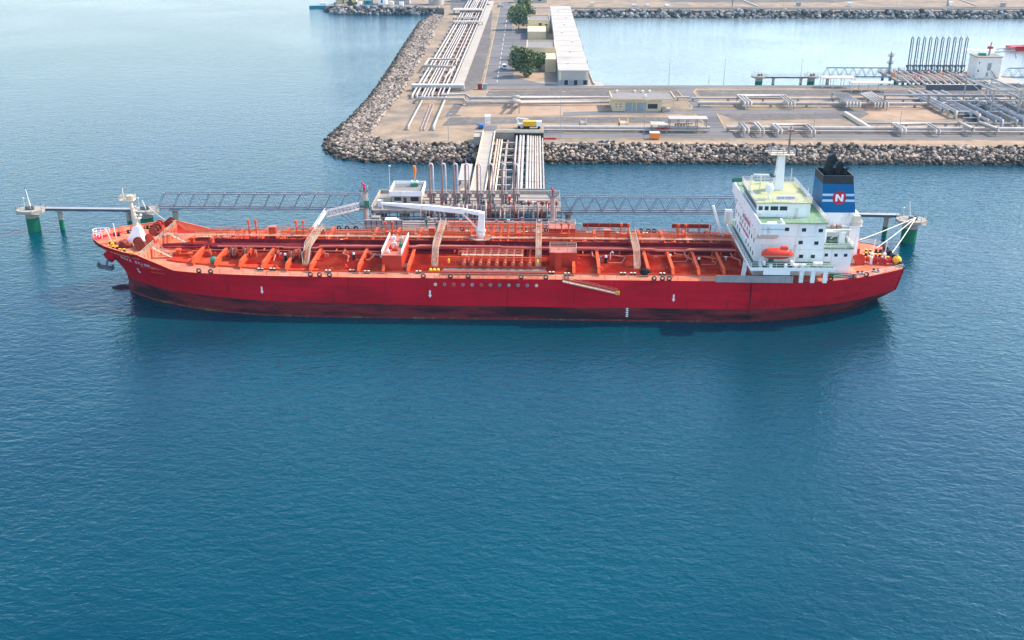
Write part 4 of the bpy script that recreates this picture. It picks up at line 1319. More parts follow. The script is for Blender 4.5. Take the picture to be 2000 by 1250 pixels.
cs.box(78.2, 80.4, -4.2, 6.6, 9.02, 17.5).box(71.2, 80.7, -4.6, 7.0, 17.3, 17.5)
casing = cs.build('engine_casing', ['white'], ship)
MB().frustum((71.4, 73.4, -4.4, -3.4), 17.5, (71.6, 73.2, -4.3, -3.4), 19.4).build('ventilator', ['buff'], casing)
MB().frustum((78.6, 80.4, -4.4, -3.4), 17.5, (78.8, 80.2, -4.3, -3.4), 19.6).build('ventilator', ['buff'], casing)
MB().rail([(71.2, -4.6, 17.5), (80.7, -4.6, 17.5), (80.7, 7, 17.5)], 1.0, .05, 1.4).build('casing_rail', ['offwhite'], casing)
o = MB().cyl((71.6, -6.2, 14.7), (71.6, -6.2, 17.2), .5, n=12).beam((71.6, -6.2, 17.0), (77.2, -8.4, 17.8), .4).beam((73.6, -6.9, 15.4), (75.6, -7.8, 17.4), .2)
o.m(1).ball((74.0, -6.2, 17.8), .5).box(74.8, 75.8, -6.6, -5.6, 17.3, 18.2).box(72.0, 72.8, -5.8, -5.0, 17.3, 18.0)
o.build('stores_crane', ['offwhite', 'arm_brown'], ship)
FB, FT = (72.1, 79.3, -3.2, 5.6), (71.9, 78.1, -2.4, 4.6)
def fr(t):
    return tuple(a + (b - a) * t for a, b in zip(FB, FT))
fu = MB().frustum(fr(0), 20.0, fr(.8), 26.0)
funnel = fu.build('funnel', ['funnel_blue'], casing)
t0, t1 = fr(.8), fr(1)
cap = MB()
x0, x1, y0, y1 = t0
a0, a1, b0, b1 = t1
cap.add([(x0, y0, 26), (x1, y0, 26), (x1, y1, 26), (x0, y1, 26), (a0, b0, 27.7), (a1, b0, 27.7), (a1, b1, 27.7), (a0, b1, 27.7)], [(0, 1, 5, 4), (1, 2, 6, 5), (2, 3, 7, 6), (3, 0, 4, 7)])
cap.add([(x0 + .3, y0 + .3, 26.1), (x1 - .3, y0 + .3, 26.1), (x1 - .3, y1 - .3, 26.1), (x0 + .3, y1 - .3, 26.1), (a0 + .25, b0 + .25, 27.7), (a1 - .25, b0 + .25, 27.7), (a1 - .25, b1 - .25, 27.7), (a0 + .25, b1 - .25, 27.7)], [(3, 2, 1, 0), (4, 5, 1, 0), (5, 6, 2, 1), (6, 7, 3, 2), (7, 4, 0, 3)])
for (p, q) in (((a0, b0), (a1, b0)), ((a1, b0), (a1, b1)), ((a1, b1), (a0, b1)), ((a0, b1), (a0, b0))):
    cap.beam((p[0], p[1], 27.72), (q[0], q[1], 27.72), .3, .12)
for (cx, cy, ex, ey) in ((x0, y0, a0, b0),):
    pass
cap.build('funnel_cap', ['funnel_black'], funnel)
for (x, y, r, h, bend) in ((74.0, 2.2, .95, 4.0, 1.5), (75.8, 1.6, .5, 2.9, 1.0), (76.7, 2.4, .3, 2.2, .7), (77.2, .6, .28, 1.9, .6), (73.0, 3.2, .22, 1.2, .0)):
    o = MB().tube([(x, y, 25.5), (x, y, 26.9 + h * .55), (x + bend * .25, y, 26.9 + h * .8), (x + bend * .9, y, 26.9 + h * .92)], r, 14)
    o.build('exhaust_pipe', ['black'], funnel)
def on_funnel(x, z, lift):      # a point of the funnel's near face
    t = (z - 20) / 7.5
    return Vector((x, FB[2] + (FT[2] - FB[2]) * t - lift, z))
for zc in (23.75, 22.55):
    o = MB()
    l, r = fr((zc - 20) / 7.5)[0] + .02, fr((zc - 20) / 7.5)[1] - .02
    o.add([on_funnel(l, zc - .24, .03), on_funnel(r, zc - .24, .03), on_funnel(r, zc + .24, .03), on_funnel(l, zc + .24, .03)], [(0, 1, 2, 3)])
    o.build('funnel_stripe', ['stripe_grey'], funnel)
o = MB()
cc = [on_funnel(75.6 + 1.45 * math.cos(t), 23.15 + 1.45 * math.sin(t), .06) for t in [2 * math.pi * k / 36 for k in range(36)]]
o.add(cc, [tuple(range(36))])
emb = o.build('funnel_emblem', ['emblem_red'], funnel)
o = MB()
def nq(pts):
    o.add([on_funnel(75.6 + x, 23.15 + z, .09) for x, z in pts], [tuple(range(len(pts)))])
nq([(-.82, -.75), (-.38, -.75), (-.38, .75), (-.82, .75)])
nq([(.38, -.75), (.82, -.75), (.82, .75), (.38, .75)])
o.add([on_funnel(75.6 + x, 23.15 + z, .095) for x, z in [(-.38, .75), (-.60, .75), (.38, -.75), (.60, -.75)][:0] or [(-.80, .75), (.34, -.75), (.80, -.75), (-.34, .75)]], [(0, 1, 2, 3)])
o.build('emblem_letter', ['text_white'], emb)

# poop: winches, bollards, hatch
winch(79.0, 3.0, 9.0, 1.25, m='house_red')
winch(81.2, 4.6, 9.0, 1.25, m='house_red')
winch(80.2, -3.6, 9.0, 1.2, m='house_red', ang=.3)
winch(79.4, .4, 9.0, 1.0, m='house_red', ang=1.5)
winch(84.2, -4.2, 9.0, .8, m='red', ang=1.4)
winch(86.2, -4.6, 9.0, .8, m='red', ang=1.4)
for x in (83.6, 86.2):
    o = MB().cyl((x, -4.4, 9.0), (x, -4.4, 10.6), .4, n=10).cyl((x, -4.4, 10.6), (x + .3, -4.4, 14.6), .1, n=6).ball((x, -4.4, 11.2), .45)
    o.build('deck_ventilator', ['offwhite'], ship)
for (x, y) in ((82.5, -.2), (84.6, 1.2), (86.4, .2), (87.6, -1.6), (85.2, 3.2), (87.4, 3.2), (82.8, 6.2), (79.4, -11.0), (83.2, -9.4), (88.6, -3.4), (88.4, 1.6), (86.6, -2.6), (84.6, -1.2)):
    bollard(x, y, 9.0, 'black', 'yellow' if int(x * 10) % 3 == 0 else 'black')
for y in (-5.6, -3.2, -.6, 2.0, 4.6):
    MB().cyl((89.4, y - .7, 9.6), (89.4, y + .7, 9.6), .5, n=10).box(89.0, 89.8, y - .9, y + .9, 9.0, 9.25).build('stern_roller', ['black'], ship)
MB().beam((89.9, -6.9, 9.2), (89.9, 6.9, 9.2), .35, .4).build('stern_rail', ['steel_dark'], ship)

# ---- things aboard that are not part of the ship
lb = MB()
secs = [(-3.1, .25, .3, -.1), (-2.7, .8, .75, 0), (-1.8, 1.25, 1.1, 0), (0, 1.4, 1.2, 0), (1.8, 1.2, 1.1, 0), (2.7, .8, .75, 0), (3.2, .25, .35, 0)]
rings = []
for x, wy, hz_, dz in secs:
    for k in range(12):
        t = 2 * math.pi * k / 12
        s_, c_ = math.sin(t), math.cos(t)
        rings.append((x, wy * c_ * (1 if s_ < 0 else .92), dz + hz_ * s_ * (1.05 if s_ > 0 else .9)))
lb.add(rings, [(i * 12 + j, i * 12 + (j + 1) % 12, (i + 1) * 12 + (j + 1) % 12, (i + 1) * 12 + j) for i in range(6) for j in range(12)], True)
lb.add(rings[:12], [tuple(range(12))[::-1]]).add(rings[-12:], [tuple(range(12))])
boat = empty('lifeboat', (0, 0, 0), R(-0.6), 'orange enclosed lifeboat hanging beside the white accommodation block', 'lifeboat')
boat.location = ship.matrix_basis @ Vector((0, 0, 0))
boat.location = Matrix.Translation((-11.0, 213.9, 0)) @ Matrix.Rotation(R(-0.6), 4, 'Z') @ Vector((60.9, -15.1, 14.75))
lb.build('hull', ['lifeboat_red'], boat)
MB().frustum((.6, 2.1, -.55, .55), 1.05, (.8, 1.9, -.45, .45), 1.6).build('conning_hatch', ['lifeboat_red'], boat)
MB().box(-3.0, 3.05, -1.44, -1.36, -.12, .0).build('rubbing_strake', ['walkway_pale'], boat)
pm = None
for k in range(7):
    if pm is None:
        pm = MB().cyl((0, -.06, 0), (0, .03, 0), .14, n=8).build('porthole', ['pipe_pink'], boat, (-1.9 + k * .62, -1.2, .42))
    else:
        copy_obj(pm, boat, (-1.9 + k * .62, -1.2, .42))
SM = Matrix.Translation((-11.0, 213.9, 0)) @ Matrix.Rotation(R(-0.6), 4, 'Z')
d0 = {}
for k in range(12):
    c_ = 'valve_green' if k < 6 else 'red'
    p = SM @ Vector((72.9 + (k % 6) * .5 + (0 if k < 6 else 2.6), -13.1 + .05 * (k % 2), 9.02))
    if c_ not in d0:
        o = MB().cyl((0, 0, 0), (0, 0, .95), .26, n=12).cyl((0, 0, .3), (0, 0, .36), .28, n=12).cyl((0, 0, .62), (0, 0, .68), .28, n=12).build('oil_drum', [c_])
        o.location = p
        d0[c_] = o
    else:
        o = copy_obj(d0[c_], None, p)
    tag(o, ('green drum standing in the row beside the white after house' if k < 6 else 'red drum standing in the row beside the white after house'), 'drum', 'drums beside the after house')
fb_ = MB().ball((0, 0, .8), .95, .95, .9, 14, 10).cyl((0, 0, 1.6), (0, 0, 1.95), .2, n=8)
o = fb_.build('mooring_buoy', ['yellow'], None, SM @ Vector((88.9, -4.8, 9.3)))
tag(o, 'round yellow float on the stern rail of the tanker', 'float')
flag = MB()
for k in range(6):
    flag.add([(-k * .42, .12 * math.sin(k), 0), (-(k + 1) * .42, .12 * math.sin(k + 1), 0), (-(k + 1) * .42, .12 * math.sin(k + 1) + .1, .9), (-k * .42, .12 * math.sin(k) + .1, .9)], [(0, 1, 2, 3)])
    flag.add([(-k * .42, .12 * math.sin(k) + .03, 0), (-(k + 1) * .42, .12 * math.sin(k + 1) + .03, 0), (-(k + 1) * .42, .12 * math.sin(k + 1) + .13, .9), (-k * .42, .12 * math.sin(k) + .13, .9)], [(3, 2, 1, 0)])
flag.cyl((.05, 0, -2.4), (.05, 0, 1.1), .06, n=6)
o = flag.build('signal_flag', ['valve_green'], None, SM @ Vector((57.6, 9.5, 23.0)))
tag(o, 'green and white flag flying above the far corner of the bridge', 'flag')
# ================================================================ the jetty the tanker lies at
JY = 257.4
def dolphin(px, py, label, r=3.3, pr_=1.65, post=4.6, z=6.0, pile_top=None, k=1.0, yshift=0.0):
    c = at(px, py, z)
    o = empty('mooring_dolphin', (c.x, c.y + yshift, 0), 0, label, 'dolphin', 'mooring dolphins of the jetties')
    MB().cyl((0, 0, -3), (0, 0, z - 2.2), pr_, n=20).build('pile', ['pile_green'], o)
    MB().cyl((0, 0, z - 2.2), (0, 0, z - 1.0), pr_ * .98, n=20).build('pile_head', ['concrete_pale'], o)
    cap = MB()
    cap.prism([(r * 1.15 * math.cos(R(22.5 + 45 * q)), r * .95 * math.sin(R(22.5 + 45 * q))) for q in range(8)], z - .75, z)
    cap.frustum((-pr_, pr_, -pr_, pr_), z - 1.05, (-r * .9, r * .9, -r * .8, r * .8), z - .76)
    cap.build('cap', ['concrete_pale'], o)
    MB().rail([(r * 1.1 * math.cos(R(22.5 + 45 * q)), r * .9 * math.sin(R(22.5 + 45 * q)), z) for q in range(9)], 1.0, .035, 1.4, 2).build('rail', ['galv'], o)
    h = MB().cyl((.9, -.6, z), (.9, -.6, z + .8), .42, n=10).cyl((.9, -.6, z + .8), (.9, -.6, z + 1.1), .62, .3, 10).box(-.9, .1, -1.2, -.4, z, z + .9)
    h.build('mooring_hook', ['steel_dark'], o)
    m_ = MB().cyl((-.3, .6, z), (-.8, .6, z + post), .26, .12, 8)
    m_.build('mast', ['offwhite'], o)
    l = MB().cyl((-1.9, .8, z), (-1.9, .8, z + 2.6), .05, n=6).box(-2.1, -1.7, .6, 1.0, z + 2.6, z + 2.8)
    l.build('lamp', ['offwhite'], o)
    return o
dl = dolphin(60, 408, 'mooring dolphin on a thick green pile ahead of the bow, with a green tipped mast', post=5.2)
MB().cyl((-.62, .6, 9.2), (-.86, .6, 11.6), .18, .1, 8).build('mast_top', ['pile_green'], dl)
dolphin(284, 408, 'mooring dolphin behind the white foremast of the tanker', post=2.2)
dolphin(1780, 428, 'mooring dolphin astern of the tanker, holding three mooring ropes', r=3.4, pr_=1.9, post=4.4)
dolphin(1500, 412, 'mooring dolphin mostly hidden behind the white accommodation block', post=2)

def walkway(pxa, pxb, pya, pyb, piles, label, z=6.0):
    a, b = at(pxa, pya, z), at(pxb, pyb, z)
    o = empty('access_walkway', (0, 0, 0), 0, label, 'walkway', 'access walkways of the jetties')
    MB().beam((a.x, a.y, z - .45), (b.x, b.y, z - .45), 1.5, .6).build('girder', ['steel_dark'], o)
    MB().beam((a.x, a.y, z - .1), (b.x, b.y, z - .1), 1.6, .08).build('deck', ['galv'], o)
    MB().rail([(a.x, a.y - .75, z), (b.x, b.y - .75, z)], .95, .02, 3.0, 2).rail([(a.x, a.y + .75, z), (b.x, b.y + .75, z)], .95, .02, 3.0, 2).build('rail', ['steel'], o)
    for p in piles:
        t = (p - pxa) / (pxb - pxa)
        q = a.lerp(b, t)
        pl = MB().cyl((q.x, q.y, -3), (q.x, q.y, 2.7), .62, n=14).m(1).cyl((q.x, q.y, 2.7), (q.x, q.y, z - .75), .62, n=14).box(q.x - .9, q.x + .9, q.y - .9, q.y + .9, z - .95, z - .76)
        pl.build('pile', ['pile_green', 'concrete_pale'], o)
    return o
walkway(86, 262, 405, 407, [115, 249], 'low walkway between the outermost dolphin and the bow of the tanker')
walkway(1530, 1756, 414, 418, [1733], 'low walkway behind the stern leading to the last dolphin')

def truss(pxa, pxb, pya, pyb, piles, label, z=6.0, h=3.9, group='truss footbridges of the jetties', bay=4.1):
    a, b = at(pxa, pya, z), at(pxb, pyb, z)
    o = empty('truss_bridge', (0, 0, 0), 0, label, 'footbridge', group)
    d = (b - a)
    n = max(3, round(d.length / bay))
    off = Vector((0, .9, 0))
    for s in (-1, 1):
        mb = MB()
        p0, p1 = a + off * s, b + off * s
        mb.beam(p0, p1, .26, .34)
        t0, t1 = p0.lerp(p1, .5 / n) + Vector((0, 0, h)), p0.lerp(p1, 1 - .5 / n) + Vector((0, 0, h))
        mb.beam(t0, t1, .22, .26)
        for k in range(n):
            lo, hi, lo2 = p0.lerp(p1, k / n), p0.lerp(p1, (k + .5) / n) + Vector((0, 0, h)), p0.lerp(p1, (k + 1) / n)
            mb.beam(lo, hi, .15)
            mb.beam(hi, lo2, .13)
        mb.build('truss_frame', ['steel'], o)
    dk = MB().beam(a + Vector((0, 0, -.05)), b + Vector((0, 0, -.05)), 1.5, .1)
    for k in range(n + 1):
        p = a.lerp(b, k / n)
        dk.beam(p - off + Vector((0, 0, -.2)), p + off + Vector((0, 0, -.2)), .14)
    dk.build('deck', ['steel_dark'], o)
    tb = MB()
    for k in range(n):
        p = a.lerp(b, (k + .5) / n) + Vector((0, 0, h))
        tb.beam(p - off, p + off, .12)
        if k < n - 1:
            q = a.lerp(b, (k + 1.5) / n) + Vector((0, 0, h))
            tb.beam(p - off, q + off, .08)
    tb.build('top_bracing', ['steel'], o)
    hand = MB().beam(a + off * .9 + Vector((0, 0, 1)), b + off * .9 + Vector((0, 0, 1)), .05).beam(a - off * .9 + Vector((0, 0, 1)), b - off * .9 + Vector((0, 0, 1)), .05)
    hand.tube([a - off * 1.3 + Vector((0, 0, -.4)), b - off * 1.3 + Vector((0, 0, -.4))], .09, 6)
    hand.build('handrail', ['galv'], o)
    for p in piles:
        q = a.lerp(b, (p - pxa) / (pxb - pxa))
        pl = MB().cyl((q.x, q.y, -3), (q.x, q.y, 2.6), .75, n=14).m(1).cyl((q.x, q.y, 2.6), (q.x, q.y, z - .5), .75, n=14).box(q.x - 1.2, q.x + 1.2, q.y - 1.3, q.y + 1.3, z - .75, z - .4)
        pl.build('pile', ['pile_green', 'concrete_pale'], o)
    return o
truss(310, 722, 404.5, 407, [341], 'grey steel truss footbridge from the loading platform to the bow dolphin')
truss(1083, 1486, 412, 413.5, [1110], 'grey steel truss footbridge from the loading platform to behind the white superstructure')

# ---- loading platform
pf = empty('loading_platform', (0, 0, 0), 0, 'concrete loading platform behind the middle of the tanker, full of pipes', 'platform')
PX0, PX1 = -41.6, 7.0
MB().box(-40.5, PX1, 246.2, 262.0, 8.2, 9.0).build('upper_deck', ['concrete'], pf)
MB().box(PX0, PX1 + .6, 239.4, 246.19, 5.4, 6.1).build('lower_deck', ['concrete'], pf)
MB().box(-40.5, PX1, 261.7, 262.0, 9.0, 9.9).box(-40.5, -40.2, 246.2, 261.7, 9.0, 9.9).build('parapet', ['concrete_pale'], pf)
mb = MB()
for x in range(-39, 8, 6):
    for y in (241.5, 247.5, 254, 260.5):
        mb.cyl((x, y, -3), (x, y, 8.2 if y > 246 else 5.4), .55, n=12)
mb.build('pile_group', ['concrete'], pf)['kind'] = 'stuff'
mb = MB()
for x in [-40 + k * 2.05 for k in range(24)]:
    mb.box(x - .12, x + .12, 245.8, 246.1, 6.1, 9.0)
mb.box(PX0, PX1, 245.85, 246.05, 7.4, 7.6)
mb.build('deck_frame', ['steel_dark'], pf)
mb = MB()
for k in range(2):
    x = -41 + k * 4.9
    mb.box(x, x + 4.2, 239.2, 239.6, 3.5, 8.6)
    for q in range(4):
        mb.m(1).box(x + .2 + q * 1.3, x + .4 + q * 1.3, 239.0, 239.2, 3.5, 8.6)
    mb.m(0)
mb.build('fender_panel', ['wall_grey', 'steel_dark'], pf)
MB().rail([(-40.4, 246.4, 9.0), (-36, 246.4, 9.0)], 1.1, .04, 1.5).rail([(-27.5, 246.4, 9.0), (7, 246.4, 9.0), (7, 262, 9)], 1.1, .04, 1.5).build('rail', ['galv'], pf)
rr = random.Random(5)
# header pipes along the front of the platform, and the clutter of valves
for k, (y, z, r, m_) in enumerate(((241.2, 7.0, .28, 'pipe_rust'), (242.6, 7.2, .24, 'pipe_white'), (244.0, 7.5, .3, 'steel_dark'), (247.6, 9.7, .2, 'pipe_white'), (252.8, 9.8, .26, 'pipe_rust'), (254.2, 10.2, .22, 'pipe_white'))):
    MB().tube([(-29 if k > 2 else -38, y, z), (6.4, y, z)], r, 8).build('header_pipe', [m_], pf)
for k in range(46):
    x, y = rr.uniform(-28, 6), rr.choice((240.8, 242, 243.4, 248.4, 251.6, 253.4))
    z = 6.1 if y < 246 else 9.0
    h = rr.uniform(.8, 2.0)
    mb = MB().cyl((x, y, z), (x, y, z + h), rr.uniform(.12, .26), n=8).ball((x, y, z + h * .8), .38, .38, .32, 8, 6)
    mb.cyl((x - .35, y, z + h + .1), (x + .35, y, z + h + .1), .3, n=8)
    mb.build('valve', [rr.choice(('arm_brown', 'steel_dark', 'galv', 'valve_green', 'pipe_rust', 'offwhite', 'red'))], pf)
for k in range(30):
    x = -28 + k * 1.17 + rr.uniform(-.2, .2)
    z1 = rr.uniform(8.6, 10.6)
    MB().tube([(x, 245.4, 6.1), (x, 245.4, z1), (x, 246.6, z1 + .3), (x, 248.2, z1 + .2)], rr.choice((.12, .2, .28)), 8).build('riser_pipe', [rr.choice(('arm_brown', 'steel_dark', 'winch_brown', 'pipe_rust'))], pf)
for k in range(7):
    x = -1.0 + k * 1.15
    MB().cyl((x, 249.8, 9.9), (x, 251.0, 9.9), .42, n=10).box(x - .2, x + .2, 250.2, 250.6, 9.0, 9.9).build('strainer', ['winch_brown'], pf)
for (x, y, w_, d_, h, m_) in ((-38.6, 241.6, 2.0, 1.6, 2.6, 'concrete'), (-35.0, 242.2, 2.6, 1.6, 1.9, 'white'), (-33.4, 240.6, 1.1, 1.0, 2.2, 'white'), (-38.5, 249.5, 1.3, 1.0, 1.6, 'offwhite'), (-37.2, 253.5, 1.8, 1.5, 1.3, 'buff')):
    z = 6.1 if y < 246 else 9.0
    mb = MB().box(x - w_ / 2, x + w_ / 2, y - d_ / 2, y + d_ / 2, z, z + h)
    mb.box(x - w_ / 2 - .08, x + w_ / 2 + .08, y - d_ / 2 - .08, y + d_ / 2 + .08, z + h, z + h + .1)
    mb.build('equipment_cabinet', [m_], pf)

# ---- control building
cb = empty('control_building', (0, 0, 0), 0, 'white flat roofed control hut on the loading platform behind the crane jib', 'building')
bx0, bx1, by0, by1 = -35.6, -28.2, 249.3, 258.4
MB().box(bx0, bx1, by0, by1, 9.02, 11.9).build('wall', ['concrete_pale'], cb)
mb = MB().box(bx0 - .5, bx1 + .4, by0 - .5, by1 + .3, 11.9, 12.3)
for (a, b, c, d) in ((bx0 - .5, bx1 + .4, by0 - .5, by0 - .3), (bx0 - .5, bx1 + .4, by1 + .1, by1 + .3), (bx0 - .5, bx0 - .3, by0 - .3, by1 + .1), (bx1 + .2, bx1 + .4, by0 - .3, by1 + .1)):
    mb.box(a, b, c, d, 12.3, 13.2)
rf_ = mb.build('roof', ['white'], cb)
MB().box(bx0 - .3, bx1 + .2, by0 - .3, by1 + .1, 12.3, 12.36).build('roof_surface', ['roof_grey'], rf_)
for (x0, x1, z0, z1) in ((-34.9, -33.2, 10.5, 11.5), (-32.6, -31.8, 9.1, 11.4), (-30.8, -28.8, 10.4, 11.6)):
    f_ = MB().box(x0, x1, by0 - .05, by0, z0, z1).build('window', ['glass'], cb)
    MB().box(x0 - .1, x1 + .1, by0 - .09, by0, z0 - .12, z0 - .01).build('sill', ['white'], f_)
mb = MB().box(-31.5, -29.6, 256.0, 257.4, 12.36, 13.2)
mb.m(1).ball((-31.2, 256.4, 13.6), .4).ball((-29.9, 256.4, 13.6), .4)
mb.build('air_conditioner', ['valve_green', 'white'], cb)
MB().cyl((-36.0, 250, 12.4), (-36.0, 250, 19.2), .06, n=6).box(-36.1, -35.6, 249.8, 250.2, 19.2, 19.5).build('lamp_pole', ['offwhite'], cb)
mb = MB().cyl((-30.6, 257.6, 12.36), (-30.6, 257.6, 17.6), .05, n=6)
mb.m(1).tube([(-30.55, 257.6, 17.5), (-30.4, 257.6, 16.4), (-30.5, 257.6, 15.2), (-30.45, 257.6, 14.3)], .42, 10, .22)
tag(mb.build('windsock', ['offwhite', 'orange']), 'orange windsock hanging limp above the white control hut', 'windsock')

# ---- loading arms of this berth
def loading_arm(m_a, m_b, top, base=0.0):
    o = empty('cargo_loader', (0, 0, 0))
    MB().cyl((0, 0, base), (0, 0, base + 3.0), .42, n=12).cyl((0, 0, base), (0, 0, base + .3), .7, n=12).cyl((0, 0, base + 3.0), (0, 0, base + 3.4), .55, n=12).build('riser', [m_a], o)
    MB().tube([(0, 0, base + 3.2), (-.15, 0, base + 3.9), (-.15, 0, top - .3)], .27, 10).build('inboard_arm', [m_a], o)
    MB().tube([(-.15, -.15, top - .3), (.1, -.15, top), (.55, -.15, top - .1), (.72, -.15, top - .6), (.78, -.15, base + 4.2), (.7, -.2, base + 3.4)], .19, 10).build('outboard_arm', [m_b], o)
    MB().tube([(-.15, 0, top - .4), (.0, 0, top + 1.0)], .07, 6).beam((.4, 0, top - .1), (0, 0, top + .9), .06).build('apex_sheave', [m_b], o)
    MB().box(-.9, -.3, -.35, .35, base + 2.2, base + 3.4).beam((-.6, 0, base + 3), (.9, 0, base + 3.3), .2).box(.7, 1.4, -.4, .4, base + 2.6, base + 3.5).build('counterweight', [m_a], o)
    MB().tube([(.7, -.2, base + 3.4), (.8, -.8, base + 2.4), (.8, -1.0, base + 1.4)], .2, 8).cyl((.8, -1.0, base + 1.4), (.8, -1.0, base + 1.0), .36, n=10).build('coupler', ['steel_dark'], o)
    MB().cyl((0, -4.0, base - 3), (0, -4.0, base + .6), .3, n=10).tube([(0, -4.0, base + .6), (0, -2.0, base + .8), (0, 0, base + .6)], .24, 8).build('feed_pipe', [m_a], o)
    return o
arm = None
for i, px in enumerate((842, 866, 889, 911, 934, 957, 982, 1005)):
    p = at(px, 402, 9.0)
    p.y = 250.2
    p.x = zat(px, 400, 250.2).x
    mirror = 'loading arm folded upright behind the tanker, %s from the white control hut' % ORD[i]
    if arm is None:
        arm = loading_arm('arm_brown', 'arm_pale', 20.0, 9.0)
        o = arm
    else:
        o = copy_tree(arm)
        if i == 4:
            pass
    o.location = (p.x, p.y, 0)
    tag(o, mirror, 'loading arm', 'loading arms behind the tanker')

# ---- fire monitor towers
def monitor_tower(x, y, z0, z1, label, mid, m_='pipe_rust'):
    o = empty('fire_monitor_tower', (x, y, 0), 0, label, 'tower', 'fire monitor towers')
    MB().cyl((0, 0, z0), (0, 0, z1 - 1.8), .62, .5, 12).build('column', [m_], o)
    pf_ = MB().cyl((0, 0, z1 - 1.9), (0, 0, z1 - 1.75), 1.3, n=14)
    if mid:
        MB().cyl((0, 0, mid), (0, 0, mid + .15), 1.45, n=14).build('platform', ['steel_dark'], o)
    pf_.build('platform', ['steel_dark'], o)
    rl = MB()
    for zz in ([z1 - 1.75] + ([mid + .15] if mid else [])):
        rl.rail([(1.25 * math.cos(R(45 * q)), 1.25 * math.sin(R(45 * q)), zz) for q in range(9)], 1.0, .035, 1.0, 2)
    rl.build('rail', ['steel'], o)
    MB().cyl((0, 0, z1 - 1.75), (0, 0, z1 - .9), .22, n=8).tube([(0, 0, z1 - .9), (.1, -.1, z1 - .5), (-.5, -.8, z1 + .3)], .24, 8, .15).build('water_monitor', ['red'], o)
    ld = MB()
    for s in (-.25, .25):
        ld.beam((.75, s, z0), (.75, s, z1 - .8), .06)
    for k in range(int((z1 - z0) / .5)):
        ld.beam((.75, -.25, z0 + k * .5), (.75, .25, z0 + k * .5), .04)
    ld.build('ladder', ['offwhite'], o)
    return o
monitor_tower(-41.0, 241.2, 6.1, 17.3, 'fire monitor tower with two round platforms at the left end of the loading platform', 11.6)
monitor_tower(4.9, 243.6, 6.1, 15.6, 'fire monitor tower with a single platform at the right end of the loading platform', None)

# ---- ship-shore gangway
gw = empty('gangway', (0, 0, 0), 0, 'white lattice gangway reaching from the jetty tower down to the tanker deck', 'gangway')
a, b = Vector((-49.6, 236.4, 10.2)), Vector((-41.9, 237.4, 11.9))
mb = MB()
for dy in (-.6, .6):
    for dz in (0, 1.5):
        mb.beam(a + Vector((0, dy, dz)), b + Vector((0, dy, dz)), .16, .2)
    for k in range(9):
        p, q = a.lerp(b, k / 9), a.lerp(b, (k + 1) / 9)
        mb.beam(p + Vector((0, dy, 0)), p + Vector((0, dy, 1.5)), .1)
        mb.beam(p + Vector((0, dy, 1.5 if k % 2 else 0)), q + Vector((0, dy, 0 if k % 2 else 1.5)), .08)
mb.build('lattice_boom', ['offwhite'], gw)
MB().beam(a + Vector((0, 0, .06)), b + Vector((0, 0, .06)), 1.1, .06).build('walkway', ['walkway_pale'], gw)
MB().beam((-49.8, 236.4, 11.6), (-51.6, 229.2, 9.1), .9, .18).rail([(-49.8, 236.0, 11.6), (-51.6, 228.8, 9.1)], 1.0, .05, 1.2, 2).build('deck_stair', ['offwhite'], gw)
MB().beam((-45.2, 237, 10.9), (-40.4, 239.6, 6.3), .18).beam((-46.3, 237, 10.7), (-42.8, 239.6, 6.3), .14).build('support_strut', ['arm_brown'], gw)
MB().box(-41.0, -39.8, 239.9, 240.6, 11.4, 13.2).build('control_box', ['valve_green'], gw)

# ---- trestle to the shore: road deck, pipe bents and the pipes on them
TY0, TY1 = 262.0, 344.0
tr = empty('trestle', (0, 0, 0), 0, 'concrete road and pipe trestle running from the loading platform to the seawall', 'trestle')
MB().add([(-16.9, TY0, 7.2), (-12.9, TY0, 7.2), (-13.0, TY1, 7.2), (-17.0, TY1, 7.2), (-16.9, TY0, 6.6), (-12.9, TY0, 6.6), (-13.0, TY1, 6.6), (-17.0, TY1, 6.6)],
         [(0, 1, 2, 3), (7, 6, 5, 4), (4, 5, 1, 0), (5, 6, 2, 1), (6, 7, 3, 2), (7, 4, 0, 3)]).build('road_deck', ['concrete_pale'], tr)
for x in (-16.95, -12.95):
    MB().box(x - .14, x + .14, TY0, TY1, 7.2, 7.85).build('parapet', ['buff'], tr)
mb = MB()
for y in range(270, 344, 9):
    mb.box(-16.8, -13.1, y - .05, y + .05, 7.2, 7.21)
mb.build('deck_joint', ['gravel'], tr)
for y in (258.5, 266.5, 274.5, 283, 291.5, 300, 309, 318, 327, 336):
    MB().box(-12.6, 3.4, y - .45, y + .45, 4.9, 5.7).build('cross_beam', ['concrete_pale'], tr)
    for x in (-15, -10.5, -4, 2.2):
        if y < 332:
            MB().cyl((x, y, -3), (x, y, 6.6 if x < -13 else 4.9), .5, n=10).build('pile', ['concrete'], tr)
MB().box(-8.9, -8.3, 258, TY1 - 4, 5.0, 5.5).build('edge_beam', ['concrete_pale'], tr)
MB().box(2.9, 3.3, 258, TY1 - 4, 5.75, 6.3).build('edge_beam', ['concrete_pale'], tr)
abut = MB().box(-19.8, 3.6, 344.0, 346.2, 2.5, 7.25)
abut.build('abutment', ['concrete'], tr)
MB().box(-12.8, 3.6, 343.7, 344.0, 7.25, 8.2).build('head_wall', ['buff'], tr)
MB().box(-6.4, 3.2, 343.6, 343.98, 4.6, 6.9).build('pipe_opening', ['black'], tr)
MB().box(-12.2, -8.6, 337.6, 338.0, 4.6, 6.2).build('pipe_opening', ['black'], tr)
MB().box(-17.2, -12.7, 346.2, 356, 4.45, 7.2).build('ramp', ['asphalt'], tr)
MB().box(-19.9, -17.3, 338, 346, 4.6, 7.0).build('lay_by', ['concrete_pale'], tr)
